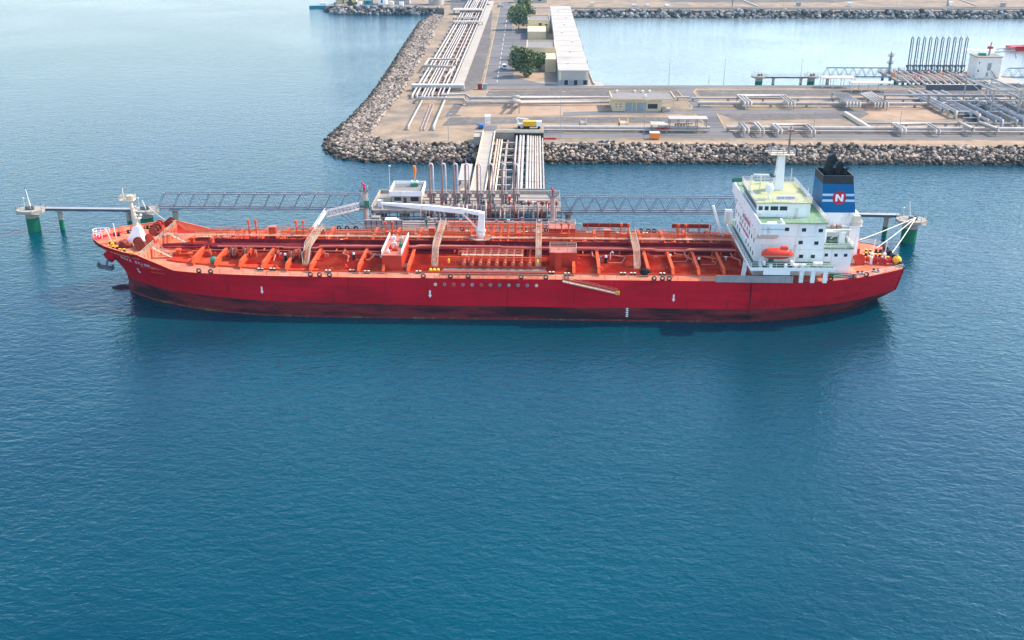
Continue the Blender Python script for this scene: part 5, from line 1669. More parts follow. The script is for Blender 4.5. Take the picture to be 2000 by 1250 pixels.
MB().rail([(-16.9, 262, 7.85), (-16.9, 344, 7.85)], .5, .03, 3, 1).build('rail', ['yellow'], tr)
mb = MB().beam((-6, 268.5, 8.4), (3.4, 268.5, 8.4), .3, .5).box(-6.1, -5.8, 268.3, 268.7, 5.7, 8.4).box(3.2, 3.5, 268.3, 268.7, 5.7, 8.4)
mb.build('pipe_portal', ['galv'], tr)
tp = [(-12.0, .34, 'walkway_pale'), (-11.2, .30, 'walkway_pale'), (-10.4, .26, 'buff'), (-5.6, .34, 'pipe_rust'), (-4.3, .42, 'pipe_white'), (-3.3, .42, 'pipe_white'), (-1.8, .40, 'pipe_white'), (-.9, .36, 'pipe_white'), (-.1, .30, 'pipe_white'), (.7, .30, 'walkway_pale'), (1.4, .28, 'pipe_white'), (2.2, .30, 'pipe_white')]
for i, (x, r, m_) in enumerate(tp):
    y0 = 251.5 + (i % 3) * .6
    kind_ = {'walkway_pale': 'pale buff', 'buff': 'sandy', 'pipe_rust': 'pinkish rusty', 'pipe_white': 'white'}[m_]
    o = MB().tube([(x, 343.6 if i > 2 else 338, 5.75 + r), (x, 256, 5.75 + r), (x, 253, 9.4 + r * .5), (x, y0, 9.4 + r * .5)], r, 10)
    e = o.build('trestle_pipe', [m_])
    tag(e, '%s pipe along the trestle, %s counted from the road deck' % (kind_, ORD[i]), 'pipe', 'pipes along the trestle')
    fl = MB()
    for y in (262, 284, 306, 328):
        fl.cyl((x, y, 5.75 + r), (x, y + .3, 5.75 + r), r + .1, n=10)
    fl.build('flange', [m_], e)
# hut beside the trestle
ht = empty('stair_shelter', (0, 0, 0), 0, 'open shelter with a sloping white roof beside the trestle road', 'shelter')
MB().add([(-20.6, 274, 9.4), (-17.4, 274, 9.4), (-17.4, 289, 10.2), (-20.6, 289, 10.2), (-20.6, 274, 9.2), (-17.4, 274, 9.2), (-17.4, 289, 10.0), (-20.6, 289, 10.0)],
         [(0, 1, 2, 3), (7, 6, 5, 4), (4, 5, 1, 0), (5, 6, 2, 1), (6, 7, 3, 2), (7, 4, 0, 3)]).build('roof', ['roof_white'], ht)
for y in (274.6, 281, 288):
    for x in (-20.3, -17.7):
        MB().box(x - .12, x + .12, y - .12, y + .12, -2, 9.3).build('post', ['steel'], ht)
MB().box(-20.4, -17.6, 274, 289, 6.0, 6.3).build('floor', ['concrete'], ht)
MB().beam((-19, 273.6, 7.2), (-19, 264, 9.0), 1.2, .2).rail([(-19.6, 273.6, 7.2), (-19.6, 264, 9.0)], 1, .05, 1.5, 2).build('stair', ['walkway_pale'], ht)

# ---- mooring ropes
def rope(name, a, b, sag, label, r=.09, m_='rope'):
    a, b = Vector(a), Vector(b)
    pts = [a.lerp(b, k / 12) - Vector((0, 0, sag * 4 * (k / 12) * (1 - k / 12))) for k in range(13)]
    return tag(MB().tube(pts, r, 6).build(name, [m_]), label, 'rope', 'mooring ropes')
dc = at(1780, 428, 6.0)
for k, (lx, ly, w_) in enumerate(((83.5, 8.9, 'farthest'), (87.6, 5.0, 'middle'), (89.6, 1.0, 'nearest'))):
    rope('mooring_rope', SM @ Vector((lx, ly, 9.5)), (dc.x + .9, dc.y - .6, 6.7), .25, 'taut pale mooring rope from the stern to the dolphin, %s of the three to us' % w_, .11)
rope('mooring_rope', SM @ Vector((33, 16.2, 9.8)), (7.0, 245, 7.2), .5, 'pale mooring rope running from the far rail to the right end of the platform')
rope('mooring_rope', SM @ Vector((-74.6, 12.4, 12)), tuple(at(284, 408, 6.0) + Vector((1, -.5, .8))), .2, 'short mooring rope from the forecastle to the dolphin behind the foremast')
# ================================================================ the terminal on land
def box_at(px0, px1, py, depth, h, z0=G):
    """footprint with its near edge at image row py on level z0"""
    a, b = at(px0, py, z0), at(px1, py, z0)
    return a.x, b.x, a.y, a.y + depth, z0, z0 + h

# ---- pipes on the causeway: each runs away from us on low sleepers
cy0, cy1 = at(850, 194, G).y, at(900, 4, G).y
cpx = [816, 823.5, 834, 839.5, 845.5, 851.5, 863.5, 870.5, 880.5]
for i, px in enumerate(cpx):
    r = (.44, .44, .34, .34, .34, .42, .3, .36, .42)[i]
    x = at(px, 168, G + 1.4).x
    y0 = cy0 + (1.5 if i % 2 else 0) + i * .4
    if i in (3, 8):
        y0 = at(840, 255, G).y
    m_ = 'pipe_white' if i != 6 else 'pipe_rust'
    o = MB().tube([(x, y0, G + .1), (x, y0 + .4, G + 1.3), (x, y0 + 3, G + 1.4), (x, cy1, G + 1.4)], r, 8)
    tag(o.build('pipeline', [m_]), '%s pipeline along the causeway, the %s counted from the seawall' % ('white' if i != 6 else 'thin rusty', ORD[i]), 'pipeline', 'pipelines along the causeway')
tx0, tx1 = at(886, 168, G).x, at(905, 168, G).x
tag(MB().box(tx0, tx1, at(890, 178, G).y, cy1, G, G + .9).build('cable_trough', ['concrete_pale']), 'broad pale covered trough beside the causeway pipes', 'trough')
sl0 = None
xa, xb = at(809, 168, G).x, at(884, 168, G).x
for k in range(26):
    y = cy0 + 6 + k * (cy1 - cy0) / 26
    if sl0 is None:
        sl0 = MB().box(xa, xb, -.4, .4, G + .05, G + .85).build('pipe_sleeper', ['concrete'], None, (0, y, 0))
        o = sl0
    else:
        o = copy_obj(sl0, None, (0, y, 0))
    tag(o, 'low concrete sleeper under the causeway pipes', 'sleeper', 'concrete sleepers under the causeway pipes')
# crossings over the causeway pipes
def over_bridge(pxa, pxb, py, w_, h, label, m_='concrete_pale', thick=.5, cols=3):
    a, b = at(pxa, py, G + h), at(pxb, py, G + h)
    o = empty('pipe_crossing', (0, 0, 0), 0, label, 'crossing', 'crossings over the causeway pipes')
    MB().box(a.x, b.x, a.y, a.y + w_, G + h - thick, G + h).build('deck', [m_], o)
    for k in range(cols):
        x = a.x + (b.x - a.x) * (k + .02) / (cols - .96)
        MB().box(x, x + .5, a.y + w_ * .3, a.y + w_ * .7, G, G + h - thick).build('pier', [m_], o)
    return o
over_bridge(803, 906, 166, 4.0, 2.6, 'dark low wall crossing the causeway pipes at their near end', 'wall_grey', 1.4)
over_bridge(884, 941, 19, 12, 3.4, 'broad white bridge over the causeway pipes, the farthest crossing', 'roof_white')
over_bridge(884, 931, 34, 4, 3.0, 'narrow grey bridge over the causeway pipes, the middle crossing', 'concrete_pale')
over_bridge(884, 942, 42, 5, 3.2, 'white bridge over the causeway pipes, nearest of the three far crossings', 'roof_white')
def loop_pipe(pts, r, label, m_='pipe_white', posts=True, group=None):
    """a raised expansion loop with its posts"""
    o = empty('expansion_loop', (0, 0, 0), 0, label, 'pipe', group)
    MB().tube(pts, r, 8).build('pipe', [m_], o)
    if posts:
        for p in pts[1:-1]:
            MB().box(p[0] - .15, p[0] + .15, p[1] - .15, p[1] + .15, G, p[2] - r * .8).build('post', ['steel'], o)
    return o
def A(px, py, h):
    return tuple(at(px, py, G + h))
loop_pipe([A(868, 152, 1.4), A(888, 131, 3.2), A(829, 128.5, 3.2), A(838, 115, 3.2), A(893, 115.5, 3.2), A(890, 127, 2.0)], .45, 'tall white expansion loop standing over the causeway pipes')
# the two pipes that turn from the causeway along the island, with the vertical loop
loop_pipe([A(808, 199, .3), A(818, 191.5, 2.2), A(905, 192, 2.2), A(911, 200.5, 1.2), A(998, 200.5, 1.2), A(999, 198, 4.6), A(1014, 198, 4.6), A(1015, 200.5, 1.2), A(1190, 199, 1.2)], .5, 'white pipe with a rusty end turning along the island, front of the pair')
loop_pipe([A(862, 185, 2.2), A(909, 184, 2.2), A(918, 191, 1.2), A(1000, 191, 1.2), A(1001, 189, 4.4), A(1012, 189, 4.4), A(1013, 191, 1.2), A(1190, 190, 1.2)], .45, 'white pipe turning from the causeway, rear of the pair', 'pipe_white')
mb = MB()
for px in (822, 828.5):
    a, b = at(px + 19, 206, G), at(px, 256, G)
    mb.beam(a + Vector((0, 0, .5)), b + Vector((0, 0, .5)), .25)
for k in range(22):
    t = k / 22
    a, b = at(841 - 19 * t, 206 + 50 * t, G), at(847.5 - 19 * t, 206 + 50 * t, G)
    mb.beam(a + Vector((0, 0, .45)), b + Vector((0, 0, .45)), .3)
tag(mb.build('cable_ladder', ['pipe_rust']), 'rusty cable ladder lying on the sand below the causeway pipes', 'cable ladder')

# ---- pipes along the island
def xpipe(py, pxa, pxb, h, r, label, m_='pipe_white', group='pipes along the island', step=14):
    r *= .82
    a, b = at(pxa, py, G + h), at(pxb, py, G + h)
    o = empty('pipeline', (0, 0, 0), 0, label, 'pipeline', group)
    y = a.y
    MB().tube([(a.x, y, G + h), (b.x, y, G + h)], r, 10).build('pipe', [m_], o)
    sp = MB()
    for k in range(int((b.x - a.x) / step) + 1):
        x = a.x + .5 + k * step
        sp.box(x, x + .5, y - r * 1.3, y + r * 1.3, G + .05, G + h - r * .6)
    s_ = sp.build('support', ['concrete'], o)
    s_['kind'] = 'stuff'
    return o
xpipe(191.5, 1350, 2080, 1.3, .55, 'white pipe in the rear yard, farther of the two long ones')
xpipe(201.0, 1362, 2080, 1.5, .8, 'thick white pipe in the rear yard, nearer of the two long ones')
xpipe(190.0, 1320, 1347, 1.3, .5, 'short white pipe stub behind the tan substation')
xpipe(248.5, 1062, 1385, 1.3, .85, 'thick white insulated pipe along the seaward road, left of the crossing')
xpipe(253.5, 1062, 1385, .9, .4, 'thin white pipe in front of the thick one, left of the crossing')
xpipe(249.5, 1418, 2080, 1.4, .85, 'thick white insulated pipe along the seaward road, right of the crossing')
xpipe(255.5, 1440, 2080, .9, .45, 'thin white pipe in front of the thick one, right of the crossing')
xpipe(240.5, 1690, 2080, 1.3, .5, 'grey pipe on the kerb behind the seaward pipes', 'pipe_grey')
xpipe(185.5, 1725, 2060, 5.2, .5, 'raised grey pipe on tall posts across the rear yard', 'pipe_grey', step=17)
GL = 'expansion loops of the island pipes'
def comb(px0, px1, py0, py1, n, h, label, r=.3):
    """several parallel pipes stepping over into the yard behind"""
    o = empty('expansion_loop', (0, 0, 0), 0, label, 'pipe', GL)
    a, b = at(px0, py0, G + h), at(px1, py0, G + h)
    yb = at(px0, py1, G + h).y
    for k in range(n):
        x = a.x + k * 1.25
        x2 = b.x - k * 1.25
        y2 = yb - k * .9
        MB().tube([(x, a.y, G + 1.2), (x, a.y + .3, G + h), (x, y2, G + h), (x2, y2, G + h), (x2, a.y + .3, G + h), (x2, a.y, G + 1.2)], r, 8).build('pipe', ['pipe_white'], o)
    for x in (a.x, b.x):
        for y in (a.y + 1, (a.y + yb) / 2, yb):
            MB().box(x - .15, x + .15, y - .15, y + .15, G, G + h - r).build('post', ['steel'], o)
    return o
comb(1455, 1552, 201, 186, 3, 2.6, 'white comb of loop pipes in the rear yard just right of the crossing road')
comb(1655, 1735, 201, 181, 5, 3.0, 'white comb of loop pipes in the rear yard near the white canopies')
comb(1455, 1492, 253, 240, 2, 2.8, 'tall white loop beside the crossing road on the seaward pipes')
comb(1520, 1592, 255, 243, 2, 2.4, 'long low white loop on the seaward pipes, second from the crossing')
comb(1762, 1836, 254, 241, 2, 2.4, 'long low white loop on the seaward pipes, next to the sloping ramp')
for k, (pxa, pxb, lb) in enumerate(((1875, 1902, 'white slanting pipe over the seaward pipes, left of the pair'), (1915, 1950, 'white slanting pipe over the seaward pipes, right of the pair'))):
    loop_pipe([A(pxb, 255, 1.0), A(pxb - 3, 252, 2.6), A(pxa, 239, 2.6), A(pxa - 2, 238, .6)], .42, lb, group=GL)
# sloping concrete ramp wall and footbridges over the seaward pipes
mb = MB()
a, b = at(1650, 225, G), at(1700, 256, G)
mb.beam(a + Vector((0, 0, .7)), b + Vector((0, 0, .7)), 1.0, 1.4)
tag(mb.build('ramp_wall', ['buff']), 'sandy concrete ramp wall slanting down to the seaward road', 'wall')
def stile(px, py, label, wd=2.0, h=2.2, m_='walkway_pale'):
    p = at(px, py, G)
    o = empty('footbridge', tuple(p), 0, label, 'footbridge', 'small footbridges over the seaward pipes')
    for (y0, z0, y1, z1) in ((-3.0, .1, -1.2, h), (-1.2, h, 3.2, h), (3.2, h, 6.0, .1)):
        MB().beam((0, y0, z0), (0, y1, z1), wd, .2).build('flight', [m_], o)
        for s in (-1, 1):
            MB().rail([(s * wd / 2, y0, z0), (s * wd / 2, y1, z1)], 1.0, .06, 1.5, 2).build('rail', ['yellow' if m_ != 'concrete' else 'concrete_pale'], o)
    return o
stile(1139, 252, 'small concrete footbridge over the seaward pipes, nearest the trestle', 2.2, m_='concrete')
stile(1218, 252, 'wide wooden footbridge over the seaward pipes near the open shelters', 3.0)
o = empty('stair_tower', tuple(at(952, 245, G)), 0, 'narrow white stair frame at the head of the trestle road', 'stair')
for s in (-.8, .8):
    MB().box(s - .1, s + .1, -.1, .1, 0, 3.2).build('post', ['offwhite'], o)
    MB().box(s - .1, s + .1, 3.0, 3.2, 0, 3.2).build('post', ['offwhite'], o)
MB().box(-1, 1, -.2, 3.3, 3.2, 3.35).build('landing', ['offwhite'], o)
mb = MB()
for k in range(8):
    mb.box(-.8, .8, -.4 - k * .4, -k * .4, 2.9 - k * .38, 3.0 - k * .38)
mb.build('flight', ['offwhite'], o)

# ---- substation
sx0, sx1, sy0, sy1 = at(1196, 217.5, G).x, at(1291, 217.5, G).x, at(1196, 217.5, G).y, at(1196, 217.5, G).y + 12.5
sb = empty('substation', (0, 0, 0), 0, 'tan flat roofed substation with grey roller doors near the crossing road', 'building')
MB().box(sx0, sx1, sy0, sy1, G, G + 4.4).build('wall', ['wall_cream'], sb)
mb = MB().box(sx0 - .6, sx1 + 5.0, sy0 - .9, sy1 + .5, G + 4.4, G + 5.0)
for (q0, q1, q2, q3) in ((sx0 - .6, sx1 + 5, sy1 + .2, sy1 + .5), (sx0 - .6, sx0 - .3, sy0 - .9, sy1 + .2), (sx1 + 4.7, sx1 + 5, sy0 - .9, sy1 + .2)):
    mb.box(q0, q1, q2, q3, G + 5.0, G + 5.5)
sr = mb.build('roof', ['wall_cream'], sb)
MB().box(sx0 - .3, sx1 + 4.7, sy0 - .6, sy1 + .2, G + 5.0, G + 5.06).build('roof_surface', ['roof_grey'], sr)
for x, y in ((sx0 + 2.4, sy1 - .6), (sx0 + 9.4, sy1 - .6), (sx0 + 12.4, sy1 - .8), (sx0 + 15.2, sy1 - .8), (sx0 + 12.6, sy0 + 2.0)):
    MB().cyl((x, y, G + 5.06), (x, y, G + 5.8), .35, n=10).cyl((x, y, G + 5.8), (x, y, G + 6.05), .55, .4, 10).build('roof_vent', ['offwhite'], sr)
for x0, x1 in ((sx0 + 4.9, sx0 + 7.4), (sx0 + 7.7, sx0 + 8.9), (sx0 + 9.3, sx0 + 11.8), (sx0 + 12.0, sx0 + 12.9)):
    MB().box(x0, x1, sy0 - .06, sy0, G + .3, G + 3.4).build('roller_door', ['door_grey'], sb)
MB().box(sx0 + 13.5, sx0 + 17.2, sy0 - .06, sy0, G + 1.1, G + 2.9).build('window', ['glass'], sb)
MB().box(sx0 + 4.6, sx0 + 17.4, sy0 - 1.2, sy0 - .1, G, G + .3).build('step', ['concrete_pale'], sb)
for x in (sx0 + 1.2, sx0 + 2.9):
    for z in (G + 1.6, G + 2.6):
        MB().box(x, x + .4, sy0 - .05, sy0, z, z + .4).build('window', ['glass'], sb)
for x in (sx1 + 4.5,):
    MB().box(x - .15, x + .15, sy0 - .6, sy0 - .3, G, G + 4.4).build('column', ['wall_cream'], sb)
tag(MB().box(sx1 + .3, sx1 + 3.4, sy0 - .8, sy0 + 3, G + .05, G + 1.2).build('plinth', ['concrete_pale']), 'white concrete block under the porch of the substation', 'plinth')

# ---- long warehouse on the lagoon quay
wx0, wx1, wy0, wy1 = at(1091, 166.5, G).x, at(1149, 166.5, G).x, at(1091, 166.5, G).y, at(1085, 31, G).y
wz = G + 6.0
wa = empty('warehouse', (0, 0, 0), 0, 'very long pale roofed warehouse along the lagoon quay', 'building')
MB().box(wx0, wx1, wy0 + .6, wy1, G, wz).build('wall', ['wall_grey'], wa)
rf_ = MB().box(wx0 - .3, wx1 + .3, wy0 + .3, wy1, wz, wz + .35).build('roof', ['roof_white'], wa)
mb = MB()
for k in range(1, 14):
    y = wy0 + (wy1 - wy0) * k / 14
    mb.box(wx0 - .3, wx1 + .3, y, y + .3, wz + .35, wz + .42)
mb.build('roof_seam', ['concrete_pale'], rf_)
for k in range(7):
    y = wy0 + 18 + k * 36
    MB().box(wx0 + 4 + (k % 3) * 2.2, wx0 + 5 + (k % 3) * 2.2, y, y + 1.6, wz + .36, wz + .9).build('roof_vent', ['offwhite'], rf_)
n_ = 11
for k in range(n_):
    x = wx0 + (wx1 - wx0) * k / n_
    MB().box(x + .06, x + (wx1 - wx0) / n_ - .06, wy0 + .42, wy0 + .6, G + 2.2, wz).build('cladding_panel', ['buff' if k in (0, 10) else 'wall_grey'], wa)
for k in range(6):
    x = wx0 + .3 + (wx1 - wx0 - .6) * k / 6
    MB().box(x + .1, x + 1.75, wy0 + .5, wy0 + .62, G + .05, G + 2.1).build('door', ['glass' if k % 2 else 'door_grey'], wa)
for k in range(4):
    y = wy0 + 50 + k * 48
    tag(MB().box(wx1 + .6, wx1 + 2.0, y, y + 3, G, G + 3.0).build('quay_box', ['concrete']), 'grey box on the quay edge beside the warehouse, %s from us' % ORD[k], 'box', 'boxes along the quay edge')
qw = MB()
q0, q1 = at(1160, 166, G), at(1106, 33, G)
for k in range(24):
    a, b = q0.lerp(q1, k / 24), q0.lerp(q1, (k + .96) / 24)
    qw.beam(a + Vector((0, 0, .4)), b + Vector((0, 0, .4)), .5, .8)
tag(qw.build('quay_parapet', ['concrete_pale']), 'low concrete parapet along the lagoon quay beside the warehouse', 'parapet')

# ---- two cream office blocks
def office(name_label, x0, x1, y0, y1, h, wins, annex=None):
    o = empty('office_building', (0, 0, 0), 0, name_label, 'building', 'cream office blocks beside the warehouse')
    MB().box(x0, x1, y0, y1, G, G + h).build('wall', ['wall_cream'], o)
    mb = MB()
    for (a, b, c, d) in ((x0 - .15, x1 + .15, y0 - .15, y0 + .15), (x0 - .15, x1 + .15, y1 - .15, y1 + .15), (x0 - .15, x0 + .15, y0 + .15, y1 - .15), (x1 - .15, x1 + .15, y0 + .15, y1 - .15)):
        mb.box(a, b, c, d, G + h, G + h + .7)
    mb.m(1).box(x0 + .15, x1 - .15, y0 + .15, y1 - .15, G + h, G + h + .05)
    mb.build('roof', ['wall_cream', 'roof_grey'], o)
    for (a, b, c, d) in wins:
        MB().box(x0 + a, x0 + b, y0 - .06, y0, G + c, G + d).build('window', ['glass'], o)
    if annex:
        a = MB().box(*annex)
        a.build('annex', ['wall_cream'], o)
    return o
oz = G + 8.0
p0, p1 = at(1029, 92, oz + .7), at(1084, 92, oz + .7)
yb_ = at(1030, 78, oz + .7).y
office('cream two storey office with a dark window beside the warehouse, nearer of the two', p0.x, wx0 - .5 if p1.x > wx0 - .5 else p1.x, p0.y, yb_, 8.0, [(7.4, 8.8, 4.4, 6.2), (9.8, 12.2, 4.8, 6.0), (2.8, 3.6, 5.6, 6.6)],
       (wx0 - 5.6, wx0 - .4, at(1075, 141, G).y, p0.y - .05, G, G + 6.0))
p0, p1 = at(1031, 38, oz), at(1073, 38, oz)
yb_ = at(1031, 28.5, oz).y
office('cream office with a lower wing beside the warehouse, farther of the two', p0.x, p1.x, p0.y, yb_, 7.3, [(6.4, 8.2, 3.6, 6.0), (10.2, 11.6, 4.6, 5.4)],
       (p0.x, p0.x + 10.5, at(1050, 77, G).y, p0.y - .05, G, G + 4.4))

# ---- trees
def leaf_crown(name, c, rx, ry, rz, n, seed, par, leaf=.55, lobes=9, zmin=-9):
    r = random.Random(seed)
    L = [(Vector((r.uniform(-.55, .55) * rx, r.uniform(-.55, .55) * ry, r.uniform(-.5, .6) * rz)), r.uniform(.38, .62)) for _ in range(lobes)]
    mb = MB()
    for k in range(n):
        b, s = r.choice(L)
        d = Vector((r.gauss(0, 1), r.gauss(0, 1), r.gauss(0, 1))).normalized() * (r.random() ** .28)
        p = b + Vector((d.x * rx * s, d.y * ry * s, d.z * rz * s))
        if p.z < zmin:
            continue
        p += Vector(c)
        u = Vector((r.gauss(0, 1), r.gauss(0, 1), r.gauss(0, 1))).normalized()
        v = u.cross(Vector((r.gauss(0, 1), r.gauss(0, 1), r.gauss(0, 1)))).normalized()
        l = leaf * r.uniform(.6, 1.4)
        mb.add([p - u * l, p + v * l * .6, p + u * l, p - v * l * .6], [(0, 1, 2, 3)])
    return mb.build(name, ['leaf'], par)
def tree(px, py, h, rx, label, seed, n=1500):
    p = at(px, py, G)
    o = empty('tree', tuple(p), 0, label, 'tree')
    tr_ = MB().tube([(0, 0, 0), (.1, .05, h * .25), (-.1, .1, h * .5)], .32, 8, .18)
    for a in range(5):
        t = a * 1.3
        tr_.tube([(0, 0, h * .3), (math.cos(t) * rx * .35, math.sin(t) * rx * .35, h * .6)], .14, 6, .05)
    tr_.build('trunk', ['bark'], o)
    leaf_crown('crown', (0, 0, h * .55), rx * 1.1, rx * 1.1, h * .5, n, seed, o, leaf=.6, lobes=11)
    return o
tree(1025, 149, 12.2, 4.9, 'large round green tree in front of the nearer cream office', 3, 4200)
tree(1054, 139, 8.2, 2.5, 'smaller green tree close to the wall of the nearer cream office', 4, 2300)
tree(1011, 137, 9.2, 3.6, 'dark green tree behind the large round one, beside the road', 5, 2300)
tree(1013, 58, 14, 6.2, 'spreading dark tree beside the farther cream office', 6, 3200)
tree(1027, 44, 15, 5.6, 'tall dark tree behind the farther cream office', 8, 2800)
pp_ = at(1006, 116, G)
pl = empty('palm_tree', tuple(pp_), 0, 'palm tree beside the causeway road left of the nearer office', 'palm')
MB().tube([(0, 0, 0), (.15, 0, 3.2), (.05, 0, 6.4)], .28, 8, .2).build('trunk', ['bark'], pl)
mb = MB()
r_ = random.Random(2)
for k in range(26):
    t, lift = k * 2.4, r_.uniform(-.2, 1.0)
    prev = Vector((0, 0, 6.4))
    for q in range(1, 6):
        s_ = q / 5
        nx = Vector((math.cos(t) * 2.9 * s_, math.sin(t) * 2.9 * s_, 6.4 + lift * 2.2 * s_ - 2.6 * s_ * s_))
        d = (nx - prev).normalized()
        sd_ = d.cross(Vector((0, 0, 1))).normalized() * .42 * (1.1 - s_ * .8)
        mb.add([prev, prev + sd_ + Vector((0, 0, -.15)), nx + sd_ * .7 + Vector((0, 0, -.15)), nx], [(0, 1, 2, 3)])
        mb.add([prev, nx, nx - sd_ * .7 + Vector((0, 0, -.15)), prev - sd_ + Vector((0, 0, -.15))], [(0, 1, 2, 3)])
        prev = nx
mb.build('crown', ['leaf'], pl)
bp_ = at(1003, 112, G)
bo = empty('bush', tuple(bp_), 0, 'low green bush at the foot of the palm tree', 'bush')
leaf_crown('foliage', (0, 0, 1.0), 2.2, 1.8, 1.3, 420, 9, bo, leaf=.4)
patch('sand', [(1000, 150), (1040, 159), (1078, 146), (1072, 140), (1030, 142)], 'sand_orange', .055)

# ---- vehicles
def car(px, py, rz, body, label, van=False, k=1.0, cat='car'):
    p = at(px, py, G)
    o = empty('van' if van else 'car', (p.x, p.y, G + .06), rz, label, cat)
    L, W, H = (4.9 * k, 1.95 * k, 2.0 * k) if van else (4.5 * k, 1.85 * k, 1.45 * k)
    mb = MB()
    prof = [(-L / 2, .35), (L / 2, .35), (L / 2, .8), (L * .34, .98), (L * .18, H), (-L * .38, H), (-L * .5, 1.05)] if not van else [(-L / 2, .35), (L / 2, .35), (L / 2, .95), (L * .36, 1.15), (L * .24, H), (-L * .47, H), (-L / 2, 1.2)]
    n = len(prof)
    vs = [(x, -W / 2 * (.86 if z > 1.1 else 1), z) for x, z in prof] + [(x, W / 2 * (.86 if z > 1.1 else 1), z) for x, z in prof]
    mb.add(vs, [tuple(range(n)), tuple(range(2 * n - 1, n - 1, -1))] + [(i, i + n, (i + 1) % n + n, (i + 1) % n) for i in range(n)])
    mb.build('body', [body], o)
    g = MB()
    z0, z1 = 1.08, H - .12
    for s in (-1, 1):
        g.box(-L * .3, L * .16, s * W * .47 - .03, s * W * .47 + .03, z0, z1)
    a, b = prof[3], prof[4]
    g.add([(a[0] + .02, -W * .4, a[1] + .08), (a[0] + .02, W * .4, a[1] + .08), (b[0] + .08, W * .38, b[1] - .05), (b[0] + .08, -W * .38, b[1] - .05)], [(0, 1, 2, 3)])
    g.box(-L * .5 - .03 if van else -L * .46, -L * .44, -W * .36, W * .36, z0, z1)
    g.build('window', ['glass'], o)
    for x in (-L * .31, L * .31):
        for s in (-1, 1):
            MB().cyl((x, s * W * .42, .33), (x, s * W * .52, .33), .33, n=12).build('wheel', ['rubber'], o)
    return o
car(985, 134, R(94), 'white', 'white van driving on the causeway road beside the trees', True)
car(941, 250, R(85), 'blue', 'blue car parked by the head of the trestle road')
car(1078, 59, R(20), 'blue', 'dark blue car standing beyond the farther cream office', k=1.1) if False else None
car(953, 12, R(0), 'steel_dark', 'dark car parked by the causeway road in the far distance')
car(977, 14, R(0), 'steel', 'grey car parked nearest the causeway road in the far distance')
car(1888, 259, R(4), 'white', 'white car parked under the slanting pipes by the seaward road')
for i, (px, py) in enumerate(((1012, 22), (1019, 20), (1240, 12), (1265, 12), (1302, 12))):
    car(px, py, R(10 * i), ('blue', 'white', 'white', 'offwhite', 'white')[i], ('blue car parked beyond the tall dark tree', 'white car parked beyond the tall dark tree', 'white car on the far shore road, left of three', 'white car on the far shore road, middle of three', 'white car on the far shore road, right of three')[i])
p = at(1034, 251, G)
o = empty('truck', (p.x, p.y, G + .06), 0, 'yellow tipper truck with a white cab near the head of the trestle', 'truck')
MB().frustum((-2.2, 2.2, -1.2, 1.2), 1.0, (-2.4, 2.4, -1.3, 1.3), 2.7).build('body', ['yellow'], o)
MB().box(2.5, 4.3, -1.15, 1.15, .6, 2.7).build('cab', ['white'], o)
MB().box(-2.4, 4.2, -.5, .5, .6, .98).build('chassis', ['steel_dark'], o)
for x in (-1.6, -.4, 3.4):
    for s in (-1, 1):
        MB().cyl((x, s * .8, .5), (x, s * 1.2, .5), .5, n=12).build('wheel', ['rubber'], o)
o = empty('loader_crane', tuple(at(1022, 250, G)), 0, 'small white mobile crane with a folded jib left of the yellow truck', 'crane')
MB().box(-2.2, 1.6, -1.1, 1.1, .6, 1.6).build('chassis', ['offwhite'], o)
MB().beam((-1.6, 0, 1.6), (-2.4, 0, 3.6), .4).beam((-2.4, 0, 3.6), (1.8, 0, 3.2), .35).build('jib', ['white'], o)
for x in (-1.5, 1.0):
    for s in (-1, 1):
        MB().cyl((x, s * .8, .5), (x, s * 1.15, .5), .5, n=12).build('wheel', ['rubber'], o)
p = at(1278, 271.5, G)
o = empty('container', (p.x, p.y, G + .1), 0, 'orange generator container with a white top on the seaward road edge', 'container')
MB().box(-1.6, 1.6, -1.1, 1.1, .25, 2.1).build('body', ['orange'], o)
MB().box(-1.65, 1.65, -1.15, 1.15, 2.1, 2.25).build('lid', ['white'], o)
MB().box(-1.4, 1.4, -.9, .9, 0, .25).build('skid', ['steel_dark'], o)
for px, m_, lb in ((937, 'winch_brown', 'brown'), (947, 'steel', 'blue grey')):
    x0, x1, y0, y1, z0, z1 = box_at(px - 4, px + 4, 175, 2, 2.2)
    mb = MB().box(x0, x1, y0, y1, z0, z1).box(x0 - .1, x1 + .1, y0 - .1, y1 + .1, z1, z1 + .12)
    tag(mb.build('guard_box', [m_]), '%s guard box at the near end of the causeway road' % lb, 'box')

# ---- open shelters on the seaward road with pumps, tanks and drums
def canopy(pxa, pxb, pyt, h, depth, n, label, top='roof_white', post='arm_brown'):
    a, b = at(pxa, pyt, G + h), at(pxb, pyt, G + h)
    o = empty('open_shelter', (0, 0, 0), 0, label, 'shelter', 'open shelters of the terminal')
    MB().add([(a.x, a.y, G + h - .3), (b.x, a.y, G + h - .3), (b.x, a.y + depth, G + h), (a.x, a.y + depth, G + h), (a.x, a.y, G + h - .5), (b.x, a.y, G + h - .5), (b.x, a.y + depth, G + h - .2), (a.x, a.y + depth, G + h - .2)],
             [(0, 1, 2, 3), (7, 6, 5, 4), (4, 5, 1, 0), (5, 6, 2, 1), (6, 7, 3, 2), (7, 4, 0, 3)]).build('roof', [top], o)
    for k in range(n):
        x = a.x + .4 + (b.x - a.x - .8) * k / (n - 1)
        for y in (a.y + .3, a.y + depth - .3):
            MB().box(x - .12, x + .12, y - .12, y + .12, G, G + h - .45).build('post', [post], o)
    return o
canopy(1272, 1306, 242, 3.6, 4.0, 3, 'smaller open shelter with a pale roof over red pumps by the seaward road')
canopy(1307, 1383, 230.5, 5.2, 4.0, 5, 'larger open shelter with a long pale roof by the seaward road')
